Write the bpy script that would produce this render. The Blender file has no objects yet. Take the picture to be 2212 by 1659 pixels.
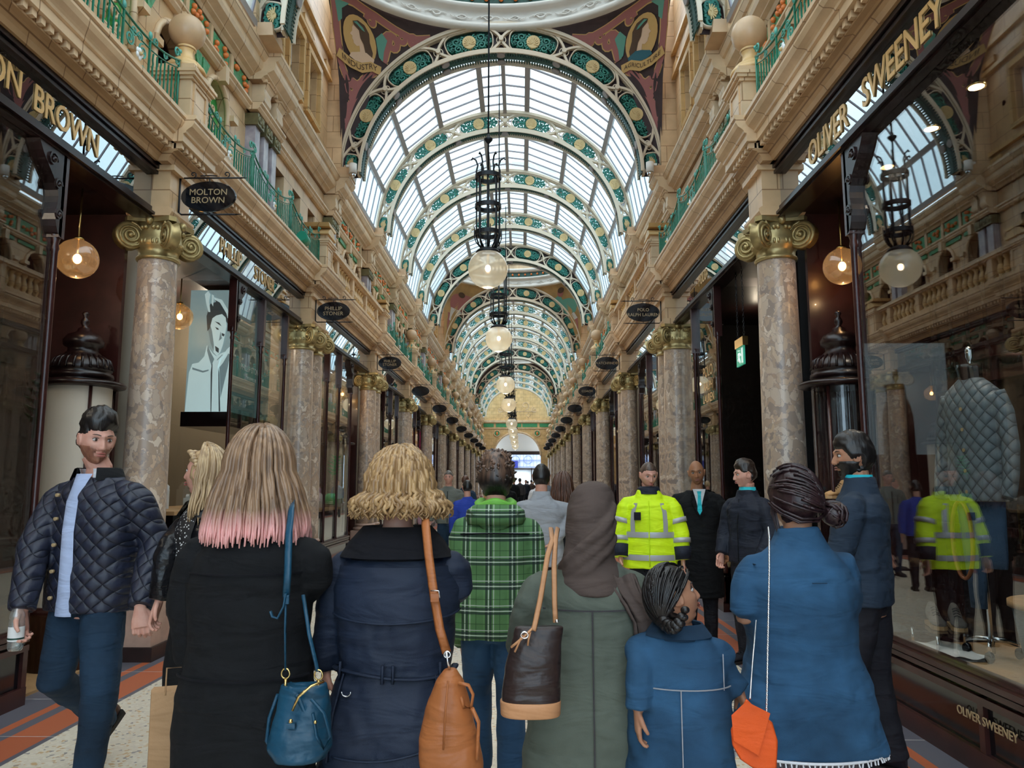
import bpy, bmesh, math, random
from math import sin, cos, pi, sqrt, atan2, radians as RD
from mathutils import Vector, Matrix, noise
V = Vector
SC = bpy.context.scene
COL = SC.collection
random.seed(7)
# ------------------------------------------------------------------ camera numbers
FPX, HH = 1661.0, 1.5
PITCH = math.atan(215.5 / FPX)
YAW = math.atan(20.0 / FPX)

# ------------------------------------------------------------------ materials
MATS = {}
def mat(name, col=(.8, .8, .8), rough=.6, metal=0., spec=.5, emit=None, es=1., noise_s=None, noise_a=0., bump=0., bump_s=40.,
        sheen=0., coat=0., col2=None, detail=4):
    if name in MATS: return MATS[name]
    m = bpy.data.materials.new(name); m.use_nodes = True
    nt = m.node_tree; b = nt.nodes['Principled BSDF']
    b.inputs['Base Color'].default_value = (*col, 1); b.inputs['Roughness'].default_value = rough
    b.inputs['Metallic'].default_value = metal; b.inputs['Specular IOR Level'].default_value = spec
    if sheen: b.inputs['Sheen Weight'].default_value = sheen
    if coat: b.inputs['Coat Weight'].default_value = coat; b.inputs['Coat Roughness'].default_value = .08
    if emit: b.inputs['Emission Color'].default_value = (*emit, 1); b.inputs['Emission Strength'].default_value = es
    if noise_s:
        tc = nt.nodes.new('ShaderNodeTexCoord'); n = nt.nodes.new('ShaderNodeTexNoise')
        n.inputs['Scale'].default_value = noise_s; n.inputs['Detail'].default_value = detail
        r = nt.nodes.new('ShaderNodeValToRGB'); e = r.color_ramp.elements
        c2 = col2 or tuple(max(0, c * (1 - noise_a)) for c in col)
        e[0].position, e[1].position = .35, .65
        e[0].color = (*c2, 1); e[1].color = (*col, 1)
        nt.links.new(tc.outputs['Object'], n.inputs['Vector']); nt.links.new(n.outputs['Fac'], r.inputs['Fac'])
        nt.links.new(r.outputs['Color'], b.inputs['Base Color'])
    if bump:
        tc = nt.nodes.new('ShaderNodeTexCoord'); n = nt.nodes.new('ShaderNodeTexNoise')
        n.inputs['Scale'].default_value = bump_s; n.inputs['Detail'].default_value = 3
        bp = nt.nodes.new('ShaderNodeBump'); bp.inputs['Strength'].default_value = bump; bp.inputs['Distance'].default_value = .01
        nt.links.new(tc.outputs['Object'], n.inputs['Vector']); nt.links.new(n.outputs['Fac'], bp.inputs['Height'])
        nt.links.new(bp.outputs['Normal'], b.inputs['Normal'])
    MATS[name] = m
    return m

class NT:
    """tiny node helper"""
    def __init__(s, name):
        s.m = bpy.data.materials.new(name); s.m.use_nodes = True; s.t = s.m.node_tree; s.b = s.t.nodes['Principled BSDF']
        MATS[name] = s.m
    def n(s, kind, **kw):
        nd = s.t.nodes.new('ShaderNode' + kind)
        for k, v in kw.items():
            if k.startswith('i_'):
                key = k[2:].replace('_', ' ')
                nd.inputs[int(key) if key.isdigit() else key].default_value = v
            else: setattr(nd, k, v)
        return nd
    def l(s, a, b): s.t.links.new(a, b)
    def math(s, op, a, b=None):
        nd = s.t.nodes.new('ShaderNodeMath'); nd.operation = op
        for i, x in enumerate((a, b)):
            if x is None: continue
            if isinstance(x, (int, float)): nd.inputs[i].default_value = x
            else: s.l(x, nd.inputs[i])
        return nd.outputs[0]
    def mix(s, f, a, b):
        nd = s.t.nodes.new('ShaderNodeMix'); nd.data_type = 'RGBA'
        for key, x in ((0, f), (6, a), (7, b)):
            if isinstance(x, (int, float)): nd.inputs[key].default_value = x
            elif isinstance(x, tuple): nd.inputs[key].default_value = (*x, 1)
            else: s.l(x, nd.inputs[key])
        return nd.outputs[2]
    def ramp(s, f, stops, interp='LINEAR'):
        nd = s.t.nodes.new('ShaderNodeValToRGB'); cr = nd.color_ramp; cr.interpolation = interp
        while len(cr.elements) < len(stops): cr.elements.new(.5)
        for e, (p, c) in zip(cr.elements, stops): e.position = p; e.color = (*c, 1)
        s.l(f, nd.inputs[0]); return nd.outputs[0]

def thin_glass(name, tint=(1, 1, 1), refl=1.0, base=.0, rough=0.0, milk=None):
    k = NT(name); nt = k.t; nt.nodes.remove(k.b)
    tr = k.n('BsdfTransparent'); tr.inputs[0].default_value = (*tint, 1)
    gl = k.n('BsdfGlossy'); gl.inputs['Roughness'].default_value = rough; gl.inputs[0].default_value = (1, 1, 1, 1)
    fr = k.n('Fresnel'); gm = k.n('NewGeometry'); k.l(k.math('SUBTRACT', 1.5, k.math('MULTIPLY', gm.outputs['Backfacing'], .8333)), fr.inputs['IOR'])
    f = k.math('ADD', k.math('MULTIPLY', fr.outputs[0], refl), base)
    f = k.math('MINIMUM', f, 1.0)
    mx = k.n('MixShader'); k.l(f, mx.inputs[0]); k.l(tr.outputs[0], mx.inputs[1]); k.l(gl.outputs[0], mx.inputs[2])
    last = mx.outputs[0]
    if milk:
        df = k.n('BsdfDiffuse'); df.inputs[0].default_value = (*milk[1], 1); tl = k.n('BsdfTranslucent'); tl.inputs[0].default_value = (*milk[1], 1)
        a = k.n('AddShader'); k.l(df.outputs[0], a.inputs[0]); k.l(tl.outputs[0], a.inputs[1]); m2 = k.n('MixShader'); m2.inputs[0].default_value = milk[0]; k.l(last, m2.inputs[1]); k.l(a.outputs[0], m2.inputs[2]); last = m2.outputs[0]
    k.l(last, nt.nodes['Material Output'].inputs[0])
    return k.m

# ------------------------------------------------------------------ mesh builder
class MB:
    def __init__(s): s.v = []; s.f = []; s.s = []; s.c = None
    def add(s, vs, fs, smooth=False):
        o = len(s.v); s.v += [tuple(v) for v in vs]; s.f += [tuple(i + o for i in f) for f in fs]; s.s += [smooth] * len(fs)
        return s
    def box(s, a, b, M=None):
        x0, y0, z0 = a; x1, y1, z1 = b
        vs = [V((x, y, z)) for x in (x0, x1) for y in (y0, y1) for z in (z0, z1)]
        if M: vs = [M @ v for v in vs]
        return s.add(vs, [(0, 1, 3, 2), (4, 6, 7, 5), (0, 4, 5, 1), (2, 3, 7, 6), (0, 2, 6, 4), (1, 5, 7, 3)])
    def cbox(s, c, d, M=None):
        return s.box([c[i] - d[i] / 2 for i in range(3)], [c[i] + d[i] / 2 for i in range(3)], M)
    def rings(s, rs, cap=True, smooth=True, closed=True):
        n = len(rs[0]); vs = [p for r in rs for p in r]; fs = []
        for i in range(len(rs) - 1):
            for j in range(n if closed else n - 1):
                k = (j + 1) % n
                fs.append((i * n + j, i * n + k, (i + 1) * n + k, (i + 1) * n + j))
        s.add(vs, fs, smooth)
        if cap and closed:
            o = len(s.v) - len(vs)
            s.f.append(tuple(o + j for j in range(n))[::-1]); s.s.append(False)
            s.f.append(tuple(o + (len(rs) - 1) * n + j for j in range(n))); s.s.append(False)
        return s
    def tube(s, pts, r, n=6, closed=False, flat=None, up=None):
        pts = [V(p) for p in pts]; N = len(pts); rs = []; prev = None
        for i, p in enumerate(pts):
            a = pts[(i - 1) % N] if (closed or i) else p; b = pts[(i + 1) % N] if (closed or i < N - 1) else p
            t = (b - a)
            t = t.normalized() if t.length > 1e-9 else V((0, 0, 1))
            if up is not None: u = V(up); u = (u - t * u.dot(t))
            elif prev is None: u = (V((0, 0, 1)) if abs(t.z) < .9 else V((1, 0, 0))); u = u - t * u.dot(t)
            else: u = prev - t * prev.dot(t)
            u = u.normalized() if u.length > 1e-6 else V((1, 0, 0)); prev = u
            w = t.cross(u); rr = r[i] if isinstance(r, (list, tuple)) else r; fl = flat or 1
            rs.append([p + u * (rr * fl * cos(2 * pi * j / n + pi / n)) + w * (rr * sin(2 * pi * j / n + pi / n)) for j in range(n)])
        if closed:
            rs.append(rs[0]); return s.rings(rs, False)
        return s.rings(rs, True, n > 4)
    def lathe(s, prof, c=(0, 0, 0), n=24, sx=1, sy=1, M=None, smooth=True, cap=True):
        rs = [[V((c[0] + r * sx * cos(2 * pi * j / n), c[1] + r * sy * sin(2 * pi * j / n), c[2] + z)) for j in range(n)] for r, z in prof]
        if M: rs = [[M @ p for p in r] for r in rs]
        return s.rings(rs, cap, smooth)
    def ball(s, c, r, n=16, m=10, sc=(1, 1, 1), M=None):
        rs = []
        for i in range(m + 1):
            th = pi * (i / m) if 0 < i < m else (1e-3 if i == 0 else pi - 1e-3)
            rs.append([V((r * sc[0] * sin(th) * cos(2 * pi * j / n), r * sc[1] * sin(th) * sin(2 * pi * j / n), -r * sc[2] * cos(th))) for j in range(n)])
        if M: rs = [[M @ p for p in q] for q in rs]
        return s.rings([[V(c) + p for p in q] for q in rs], True, True)
    def prism(s, poly, axis, a, b):
        """poly list of 2d, extruded along axis 0/1/2 from a to b"""
        def mk(p, t):
            if axis == 0: return (t, p[0], p[1])
            if axis == 1: return (p[0], t, p[1])
            return (p[0], p[1], t)
        n = len(poly); vs = [mk(p, a) for p in poly] + [mk(p, b) for p in poly]
        fs = [(i, (i + 1) % n, n + (i + 1) % n, n + i) for i in range(n)] + [tuple(range(n))[::-1], tuple(range(n, 2 * n))]
        return s.add(vs, fs)
    def grid(s, fn, nu, nv, smooth=True, wrap=False):
        vs = [fn(i / nu, j / nv) for i in range(nu + 1) for j in range(nv + 1)]
        fs = [(i * (nv + 1) + j, (i + 1) * (nv + 1) + j, (i + 1) * (nv + 1) + j + 1, i * (nv + 1) + j + 1) for i in range(nu) for j in range(nv)]
        return s.add(vs, fs, smooth)
    def xf(s, fn):
        s.v = [tuple(fn(V(p))) for p in s.v]; return s
    def build(s, name, m=None, parent=None, fix=False, **tags):
        me = bpy.data.meshes.new(name); me.from_pydata(s.v, [], s.f)
        me.polygons.foreach_set('use_smooth', s.s)
        if s.c:
            ca = me.color_attributes.new('Col', 'FLOAT_COLOR', 'POINT')
            for i, c in enumerate(s.c): ca.data[i].color = (*c, 1)
        if fix:
            bm = bmesh.new(); bm.from_mesh(me); bmesh.ops.recalc_face_normals(bm, faces=bm.faces); bm.to_mesh(me); bm.free()
        if m is not None: me.materials.append(MATS[m] if isinstance(m, str) else m)
        return link(name, me, parent, **tags)

def link(name, data, parent=None, label=None, cat=None, group=None, kind=None, loc=None, rz=None):
    o = bpy.data.objects.new(name, data); COL.objects.link(o)
    if parent: o.parent = parent
    if loc is not None: o.location = loc
    if rz is not None: o.rotation_euler = (0, 0, rz)
    if label: o['label'] = label
    if cat: o['category'] = cat
    if group: o['group'] = group
    if kind: o['kind'] = kind
    return o
def empty(name, label=None, cat=None, loc=(0, 0, 0), rz=0, group=None, kind=None):
    return link(name, None, None, label, cat, group, kind, loc, rz)
def kids(o): return [c for c in bpy.data.objects if c.parent == o]
def dup(root, loc=None, rz=None, label=None, cat=None, group=None, _p=None):
    r = root.copy(); COL.objects.link(r); r.parent = _p
    if loc is not None: r.location = loc
    if rz is not None: r.rotation_euler = (0, 0, rz)
    if label: r['label'] = label
    if cat: r['category'] = cat
    if group: r['group'] = group
    for ch in KID.get(root.name) or KID.setdefault(root.name, kids(root)): dup(ch, _p=r)
    return r
KID = {}
ORD = 'first second third fourth fifth sixth seventh eighth ninth tenth eleventh twelfth thirteenth fourteenth fifteenth sixteenth seventeenth eighteenth'.split()

def text_mesh(txt, size, name, m, parent=None, M=None, ext=.004, align='CENTER', space=1., curve=None, bold=0.):
    cu = bpy.data.curves.new('t', 'FONT'); cu.body = txt; cu.size = size; cu.align_x = align; cu.align_y = 'CENTER'
    cu.extrude = ext; cu.space_character = space; cu.resolution_u = 3; cu.offset = bold
    t = bpy.data.objects.new('t', cu); COL.objects.link(t)
    bpy.context.view_layer.update()
    me = bpy.data.meshes.new_from_object(t.evaluated_get(bpy.context.evaluated_depsgraph_get()))
    bpy.data.objects.remove(t)
    me.materials.clear(); me.materials.append(MATS[m])
    if M: me.transform(M)
    if curve:
        for v in me.vertices: v.co = curve(v.co.copy())
    return link(name, me, parent)

# frames: local text plane x right, y up -> world
def frameM(o, ex, ey):
    ex = V(ex).normalized(); ey = V(ey).normalized(); ez = ex.cross(ey)
    return Matrix(((ex.x, ey.x, ez.x, o[0]), (ex.y, ey.y, ez.y, o[1]), (ex.z, ey.z, ez.z, o[2]), (0, 0, 0, 1)))

# ------------------------------------------------------------------ palette
def terracotta(name, base, joint=.45, z0=0.):
    k = NT(name); g = k.n('NewGeometry'); sp = k.n('SeparateXYZ'); k.l(g.outputs['Position'], sp.inputs[0])
    br = k.n('TexBrick', i_Scale=1.0); br.inputs['Color1'].default_value = (*base, 1)
    br.inputs['Color2'].default_value = (base[0] * .93, base[1] * .9, base[2] * .84, 1)
    br.inputs['Mortar'].default_value = (base[0] * .45, base[1] * .36, base[2] * .28, 1)
    br.inputs['Mortar Size'].default_value = .006; br.inputs['Brick Width'].default_value = joint
    br.inputs['Row Height'].default_value = .3; br.inputs['Mortar Smooth'].default_value = .3
    cb = k.n('CombineXYZ'); xy = k.math('ADD', sp.outputs[0], sp.outputs[1]); k.l(xy, cb.inputs[0]); k.l(k.math('ADD', sp.outputs[2], z0), cb.inputs[1])
    k.l(cb.outputs[0], br.inputs['Vector'])
    n = k.n('TexNoise', i_Scale=3.5, i_Detail=5.); k.l(g.outputs['Position'], n.inputs['Vector'])
    r = k.ramp(n.outputs['Fac'], [(.3, (.8, .76, .7)), (.7, (1.08, 1.05, 1.0))])
    mx = k.n('Mix', data_type='RGBA', blend_type='MULTIPLY'); mx.inputs[0].default_value = 1
    k.l(br.outputs['Color'], mx.inputs[6]); k.l(r, mx.inputs[7]); k.l(mx.outputs[2], k.b.inputs['Base Color'])
    k.b.inputs['Roughness'].default_value = .38
    return k.m
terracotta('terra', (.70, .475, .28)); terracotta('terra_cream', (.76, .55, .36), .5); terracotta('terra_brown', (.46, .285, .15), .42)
terracotta('terra_gold', (.74, .49, .23), .4)
mat('ball_stone', (.66, .42, .24), .35, noise_s=4, noise_a=.2)
def marble():
    k = NT('marble'); tc = k.n('TexCoord'); mp = k.n('Mapping'); mp.inputs['Scale'].default_value = (1, 1, .75)
    k.l(tc.outputs['Object'], mp.inputs[0])
    n0 = k.n('TexNoise', i_Scale=5., i_Detail=4.); k.l(mp.outputs[0], n0.inputs['Vector'])
    ad = k.n('VectorMath', operation='ADD'); sc = k.n('VectorMath', operation='SCALE'); sc.inputs['Scale'].default_value = .55
    k.l(n0.outputs['Color'], sc.inputs[0]); k.l(mp.outputs[0], ad.inputs[0]); k.l(sc.outputs[0], ad.inputs[1])
    vo = k.n('TexVoronoi', i_Scale=13.); k.l(ad.outputs[0], vo.inputs['Vector'])
    sx = k.n('SeparateColor'); k.l(vo.outputs['Color'], sx.inputs[0])
    c1 = k.ramp(sx.outputs[0], [(.0, (.58, .42, .3)), (.25, (.36, .25, .18)), (.45, (.6, .48, .38)), (.62, (.24, .19, .17)), (.8, (.5, .36, .25)), (1., (.74, .63, .53))])
    vd = k.n('TexVoronoi', i_Scale=13., feature='DISTANCE_TO_EDGE'); k.l(ad.outputs[0], vd.inputs['Vector'])
    e = k.ramp(vd.outputs[0], [(.0, (.1, .1, .1)), (.06, (1, 1, 1))])
    n1 = k.n('TexNoise', i_Scale=2.2, i_Detail=5.); k.l(mp.outputs[0], n1.inputs['Vector'])
    big = k.ramp(n1.outputs['Fac'], [(.42, (0, 0, 0)), (.62, (1, 1, 1))])
    c2 = k.mix(e, (.25, .2, .19), c1); c3 = k.mix(big, c2, k.mix(.2, c2, (.6, .44, .31)))
    k.l(c3, k.b.inputs['Base Color']); k.b.inputs['Roughness'].default_value = .28
marble()
mat('marble_grey', (.52, .46, .47), .3, noise_s=6, col2=(.3, .26, .3), detail=8)
mat('pink_stone', (.5, .33, .26), .5, noise_s=6, noise_a=.25)
mat('gilt', (.5, .38, .17), .36, metal=.6, noise_s=14, noise_a=.25)
mat('bronze_gilt', (.2, .17, .08), .4, metal=.5, noise_s=10, noise_a=.3)
mat('wood_dark', (.02, .007, .007), .3, noise_s=3, col2=(.008, .003, .003))
mat('wood_red', (.05, .013, .011), .3, coat=.1, noise_s=5, noise_a=.4)
mat('wood_soffit', (.022, .008, .007), .45, noise_s=9, noise_a=.5)
mat('wood_pale', (.5, .3, .14), .5, noise_s=8, noise_a=.2)
mat('iron', (.008, .009, .013), .45, metal=.3)
mat('green_iron', (.012, .2, .115), .35, noise_s=8, noise_a=.35)
mat('green_pale', (.1, .42, .33), .4, noise_s=8, noise_a=.3)
mat('fili', (.022, .22, .165), .5, noise_s=12, noise_a=.4)
mat('dark_green', (.008, .07, .05), .5, noise_s=25, noise_a=.5)
mat('cream_paint', (.68, .56, .42), .45)
mat('white_mould', (.78, .73, .67), .5, noise_s=3, noise_a=.08)
mat('shell_gold', (.62, .44, .2), .5)
mat('purlin', (.29, .24, .215), .6)
mat('bar_grey', (.3, .27, .3), .6)
mat('tile_green', (.07, .36, .15), .35, noise_s=26, col2=(.03, .2, .07), bump=1, bump_s=30)
mat('niche_green', (.06, .42, .09), .35)
mat('fruit', (.8, .2, .04), .4)
mat('flower', (.85, .85, .85), .5)
mat('signblack', (.004, .004, .006), .1, spec=.6)
thin_glass('sign_glass_', (.02, .02, .02), 1.6, .1)
mat('sign_glass', (.012, .014, .016), .02, spec=1.2, coat=1.)
MATS['sign_mirror'] = thin_glass('sign_mirror', (.015, .017, .02), 2.2, .16)
mat('gold_letter', (.75, .45, .17), .3, metal=.2, emit=(.75, .45, .17), es=.0)
mat('gold_dull', (.42, .3, .16), .4)
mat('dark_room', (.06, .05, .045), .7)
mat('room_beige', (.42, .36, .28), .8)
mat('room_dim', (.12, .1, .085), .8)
mat('white_paint', (.8, .8, .8), .6)
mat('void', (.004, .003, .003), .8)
mat('chrome', (.7, .7, .72), .15, metal=1)
mat('brass', (.7, .5, .2), .25, metal=1)
thin_glass('shop_glass', (.93, .95, .94), 1.2, .03)
thin_glass('small_glass', (.96, .98, .98), 1., .01)
thin_glass('globe_glass', (.82, .82, .78), 1.1, .06, .12, (.28, (.5, .5, .45)))
thin_glass('globe_amber', (.85, .72, .52), 1.1, .06, .12, (.14, (.45, .38, .3)))
thin_glass('plastic_clear', (.85, .9, .9), 1.2, .08, .05, (.1, (.8, .85, .85)))
mat('bulb', (1, .7, .3), emit=(1., .55, .2), es=16.)
mat('bulb_white', (1, .9, .7), emit=(1., .72, .45), es=10.)
def roof_glass():
    k = NT('roof_glass'); k.t.nodes.remove(k.b)
    tr = k.n('BsdfTransparent'); tr.inputs[0].default_value = (.78, .86, .88, 1)
    tl = k.n('BsdfTranslucent'); tl.inputs[0].default_value = (.36, .47, .5, 1)
    mx = k.n('MixShader'); lw = k.n('LayerWeight'); lw.inputs[0].default_value = .5; k.l(k.ramp(lw.outputs['Facing'], [(.25, (.12, .12, .12)), (.8, (.93, .93, .93))]), mx.inputs[0])
    k.l(tr.outputs[0], mx.inputs[1]); k.l(tl.outputs[0], mx.inputs[2]); k.l(mx.outputs[0], k.t.nodes['Material Output'].inputs[0])
roof_glass()
# ================================================================== BUILDING
XL, XR = -3.42, 2.40           # column planes
WL, WR = -3.50, 2.80           # upper wall planes
VX, RO, RI = -.36, 2.87, 2.44  # vault axis and rib radii
ZS, ZC0, ZC1 = 7.02, 4.43, 4.85
def SX(side, p): return XL + p if side < 0 else XR - p
def SW(side, p): return WL + p if side < 0 else WR - p
SN = {-1: 'left', 1: 'right'}
SL = {-1: 'jewellery shop side', 1: 'menswear shop side'}
BAYS = [1.8, 7.0, 12.08, 17.3, 22.5, 27.7, 32.9, 38.1, 43.3, 48.5, 53.7, 58.9, 64.1]
YEND = 67.

# ---- floor
def floor_mat():
    k = NT('terrazzo'); g = k.n('NewGeometry'); vo = k.n('TexVoronoi', i_Scale=55.); k.l(g.outputs['Position'], vo.inputs['Vector'])
    sc = k.n('SeparateColor'); k.l(vo.outputs['Color'], sc.inputs[0])
    c = k.ramp(sc.outputs[0], [(0, (.74, .66, .53)), (.5, (.8, .73, .6)), (.66, (.62, .42, .22)), (.74, (.78, .7, .58)), (.86, (.3, .27, .26)), (.9, (.7, .62, .52)), (1., (.82, .78, .7))], 'CONSTANT')
    k.l(c, k.b.inputs['Base Color']); k.b.inputs['Roughness'].default_value = .35
    def tile(name, c1, w):
        k = NT(name); g = k.n('NewGeometry'); br = k.n('TexBrick', i_Scale=1.); br.offset = 0
        br.inputs['Color1'].default_value = (*c1, 1); br.inputs['Color2'].default_value = (c1[0] * .85, c1[1] * .85, c1[2] * .88, 1)
        br.inputs['Mortar'].default_value = (.55, .5, .48, 1); br.inputs['Mortar Size'].default_value = .004
        br.inputs['Brick Width'].default_value = 5.; br.inputs['Row Height'].default_value = w
        k.l(g.outputs['Position'], br.inputs['Vector']); k.l(br.outputs['Color'], k.b.inputs['Base Color']); k.b.inputs['Roughness'].default_value = .4
    tile('tile_grey', (.13, .125, .15), .8); tile('tile_red', (.5, .13, .055), .8)
floor_mat()
MB().box((-8.5, -7, -.2), (7.5, 90, -.004)).build('floor', 'room_dim', kind='structure')
def strip(name, xa, xb, m, z=.0):
    MB().box((xa, -7, -.1), (xb, YEND + 3, z)).build(name, m, FL)
FL = MB().box((-2.79, -7, -.1), (1.80, YEND + 3, 0)).build('floor', 'terrazzo', kind='structure')
for sg, e in ((-1, -2.79), (1, 1.80)):
    for a, b, m in ((0, .04, 'tile_grey'), (.04, .27, 'tile_red'), (.27, .35, 'tile_grey'), (.35, .42, 'tile_red'), (.42, 1.0, 'tile_grey')):
        xa, xb = sorted((e + sg * a, e + sg * b)); strip('floor_strip', xa, xb, m)

# ---- columns
def volute(mb, c, ang, r=.132, th=.095):
    """vertical spiral disc whose plane contains the radial direction ang"""
    er = V((cos(ang), sin(ang), 0)); et = V((-sin(ang), cos(ang), 0)); ez = V((0, 0, 1)); c = V(c)
    n = 20
    ring = lambda rr, t: [c + er * (rr * cos(2 * pi * j / n)) + ez * (rr * sin(2 * pi * j / n)) + et * t for j in range(n)]
    mb.rings([ring(r * .86, -th * .5), ring(r, -th * .42), ring(r * .8, 0), ring(r, th * .42), ring(r * .86, th * .5)])
    for sgn in (-1, 1):
        pts = []
        for i in range(30):
            t = i / 29; a = t * 4.6 * pi + pi * .5; rr = r * (.93 - .75 * t)
            pts.append(c + er * (rr * cos(a)) + ez * (rr * sin(a)) + et * (sgn * th * (.5 + .16 * t)))
        mb.tube(pts, .0135, 5)
        mb.ball(c + et * sgn * th * .55, r * .2, 10, 6)
def make_column():
    root = empty('marble_column')
    MB().lathe([(.192, .62), (.192, .9), (.19, 1.6), (.183, 2.6), (.172, 3.55), (.172, 3.56)], n=40).build('shaft', 'marble', root)
    b = MB(); b.lathe([(.25, .5), (.265, .53), (.25, .56), (.21, .575), (.205, .59), (.225, .605), (.215, .63), (.193, .645)], n=32)
    b.build('base_moulding', 'pink_stone', root)
    p = MB(); p.box((-.26, -.26, .08), (.26, .26, .5)); p.build('plinth', 'pink_stone', root)
    p = MB(); p.box((-.285, -.285, 0), (.285, .285, .12)); p.build('plinth_skirting', 'wood_soffit', root)
    c = MB()
    c.lathe([(.172, 3.56), (.19, 3.565), (.196, 3.58), (.19, 3.595), (.175, 3.6), (.178, 3.66), (.2, 3.68), (.215, 3.72), (.205, 3.76), (.19, 3.84), (.2, 3.9)], n=32)
    c.prism([(x * .24, y * .24) for x, y in ((-1, -.8), (-.8, -1), (0, -.8), (.8, -1), (1, -.8), (.8, 0), (1, .8), (.8, 1), (0, .8), (-.8, 1), (-1, .8), (-.8, 0))], 2, 3.9, 3.945)
    for k in range(4):
        a = pi / 4 + k * pi / 2
        volute(c, (.272 * cos(a), .272 * sin(a), 3.765), a)
        a2 = k * pi / 2
        c.ball((.215 * cos(a2), .215 * sin(a2), 3.91), .035, 8, 6, (1, 1, 1.2))
        for q in (-.5, -.25, .25, .5):
            c.ball((.205 * cos(a2 + q * .7), .205 * sin(a2 + q * .7), 3.85), .022, 8, 5)
            c.ball((.205 * cos(a2 + q * .7), .205 * sin(a2 + q * .7), 3.72), .018, 6, 4, (1, 1, 1.6))
    c.build('capital', 'gilt', root)
    return root
colp = make_column(); used = False
COLY = []
for sd in (-1, 1):
    n = 0
    for i, y in enumerate(BAYS):
        if y < 5: continue
        for dy in ((0,) if i == 1 else (-.27, .27)):
            yy = y + dy + (.06 if sd > 0 else 0)
            if i == 1: lb = 'thick mottled pink marble column with gilt scroll capital, largest on the %s' % SL[sd]
            else:
                lb = 'mottled marble column with gilt capital, %s one of pair %d along the %s' % ('near' if dy < 0 else 'far', i - 1, SL[sd])
            loc = (SX(sd, 0), yy, 0)
            if not used: o = colp; o.location = loc; o['label'] = lb; o['category'] = 'column'; o['group'] = 'marble columns'; used = True
            else: o = dup(colp, loc, label=lb, cat='column', group='marble columns')
            n += 1
            COLY.append((sd, yy))

# ---- entablature (structure trim)
def prof_sweep(mb, prof, sd, y0, y1, base=SX, dp=0.):
    pts = [(base(sd, p + dp), z) for p, z in prof]
    mb.prism(pts, 1, y0, y1)
TB = [(-.3, 4.43), (.1, 4.43), (.115, 4.47), (.15, 4.52), (.19, 4.53), (.19, 4.545), (-.3, 4.545)]
TC = [(-.3, 4.6), (.25, 4.6), (.25, 4.675), (.27, 4.68), (.275, 4.7), (.29, 4.715), (.325, 4.74), (.345, 4.775), (.345, 4.81), (.36, 4.815), (.36, 4.85), (-.6, 4.85), (-.6, 4.6)]
RESS = lambda i: .09
n_ = 0
for sd in (-1, 1):
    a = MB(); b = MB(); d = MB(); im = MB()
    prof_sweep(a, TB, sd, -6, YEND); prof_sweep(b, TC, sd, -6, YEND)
    prof_sweep(d, [(-.3, 4.545), (.17, 4.545), (.17, 4.6), (-.3, 4.6)], sd, -6, YEND)
    y = -6
    while y < 45:
        x0, x1 = sorted((SX(sd, .16), SX(sd, .225))); d.box((x0, y, 4.548), (x1, y + .045, 4.598)); y += .095
    for i, y in enumerate(BAYS):
        w = .33 if i < 2 else .58
        yy = y + (.06 if sd > 0 else 0)
        prof_sweep(a, TB, sd, yy - w, yy + w, dp=.09); prof_sweep(b, TC, sd, yy - w - .04, yy + w + .04, dp=.09)
        prof_sweep(d, [(-.1, 4.545), (.26, 4.545), (.26, 4.6), (-.1, 4.6)], sd, yy - w, yy + w)
        for q in range(int(2 * w / .095)):
            x0, x1 = sorted((SX(sd, .24), SX(sd, .315))); d.box((x0, yy - w + q * .095, 4.548), (x1, yy - w + q * .095 + .045, 4.598))
        x0, x1 = sorted((SX(sd, -.2), SX(sd, .17))); w2 = w - .12
        im.box((x0, yy - w2, 4.0), (x1, yy + w2, 4.44))
        x0, x1 = sorted((SX(sd, -.22), SX(sd, .215)))
        im.prism([(x0 + .02, 3.945), (x1 - .02, 3.945), (x1, 3.985), (x1, 4.01), (x1 - .03, 4.03), (x0 + .03, 4.03), (x0, 4.01), (x0, 3.985)], 1, yy - w2 - .03, yy + w2 + .03)
        im.box((x0, yy - w2 - .03, 4.38), (x1, yy + w2 + .03, 4.431))
    n_ += 1
    o = b.build('trim_%d' % n_, 'terra_cream', kind='structure')
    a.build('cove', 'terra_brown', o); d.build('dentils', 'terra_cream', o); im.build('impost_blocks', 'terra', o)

# ---- piers with balls, or curved tops
def make_pier(ball=True):
    root = empty('balcony_pier')
    p = MB(); p.box((-.16, -.2, 0), (.16, .2, .44))
    for (a, b, e) in ((.44, .47, .02), (.47, .5, .045), (.5, .53, .06)): p.box((-.16 - e, -.2 - e, a), (.16 + e, .2 + e, b))
    p.box((-.17, -.19, .53), (.17, .19, .61))
    p.build('pier_block', 'terra_cream', root)
    f = MB()
    for sx in (-1, 1):
        for a, b in (((-.15, .06), (-.12, .4)), ((.12, .06), (.15, .4)), ((-.15, .4), (.15, .43)), ((-.15, .04), (.15, .06))):
            f.box((sx * .16 - .012, a[0], a[1]), (sx * .16 + .012, b[0], b[1]))
    f.build('raised_panel', 'terra', root)
    if ball:
        MB().lathe([(.19, .61), (.195, .63), (.18, .66), (.16, .67), (.155, .69), (.13, .715), (.09, .74), (.075, .77), (.07, .82), (.085, .845), (.095, .86), (.09, .875), (.075, .885)], n=28).build('neck', 'terra_gold', root)
        MB().ball((0, 0, 1.04), .172, 32, 20).build('stone_ball', 'ball_stone', root)
    else:
        t = MB(); pr = []
        for i in range(13):
            a = pi * i / 12; pr.append((-.2 * cos(a), .62 + .13 * sin(a)))
        t.prism(pr, 0, -.19, .19); t.box((-.2, -.26, .61), (.2, .26, .65)); t.prism([(-.21, .75), (.21, .75), (.26, .8), (-.26, .8)], 0, -.2, .2)
        t.build('curved_cap', 'terra_gold', root)
    return root
pb, pc = make_pier(True), make_pier(False); ub = uc = False
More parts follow.
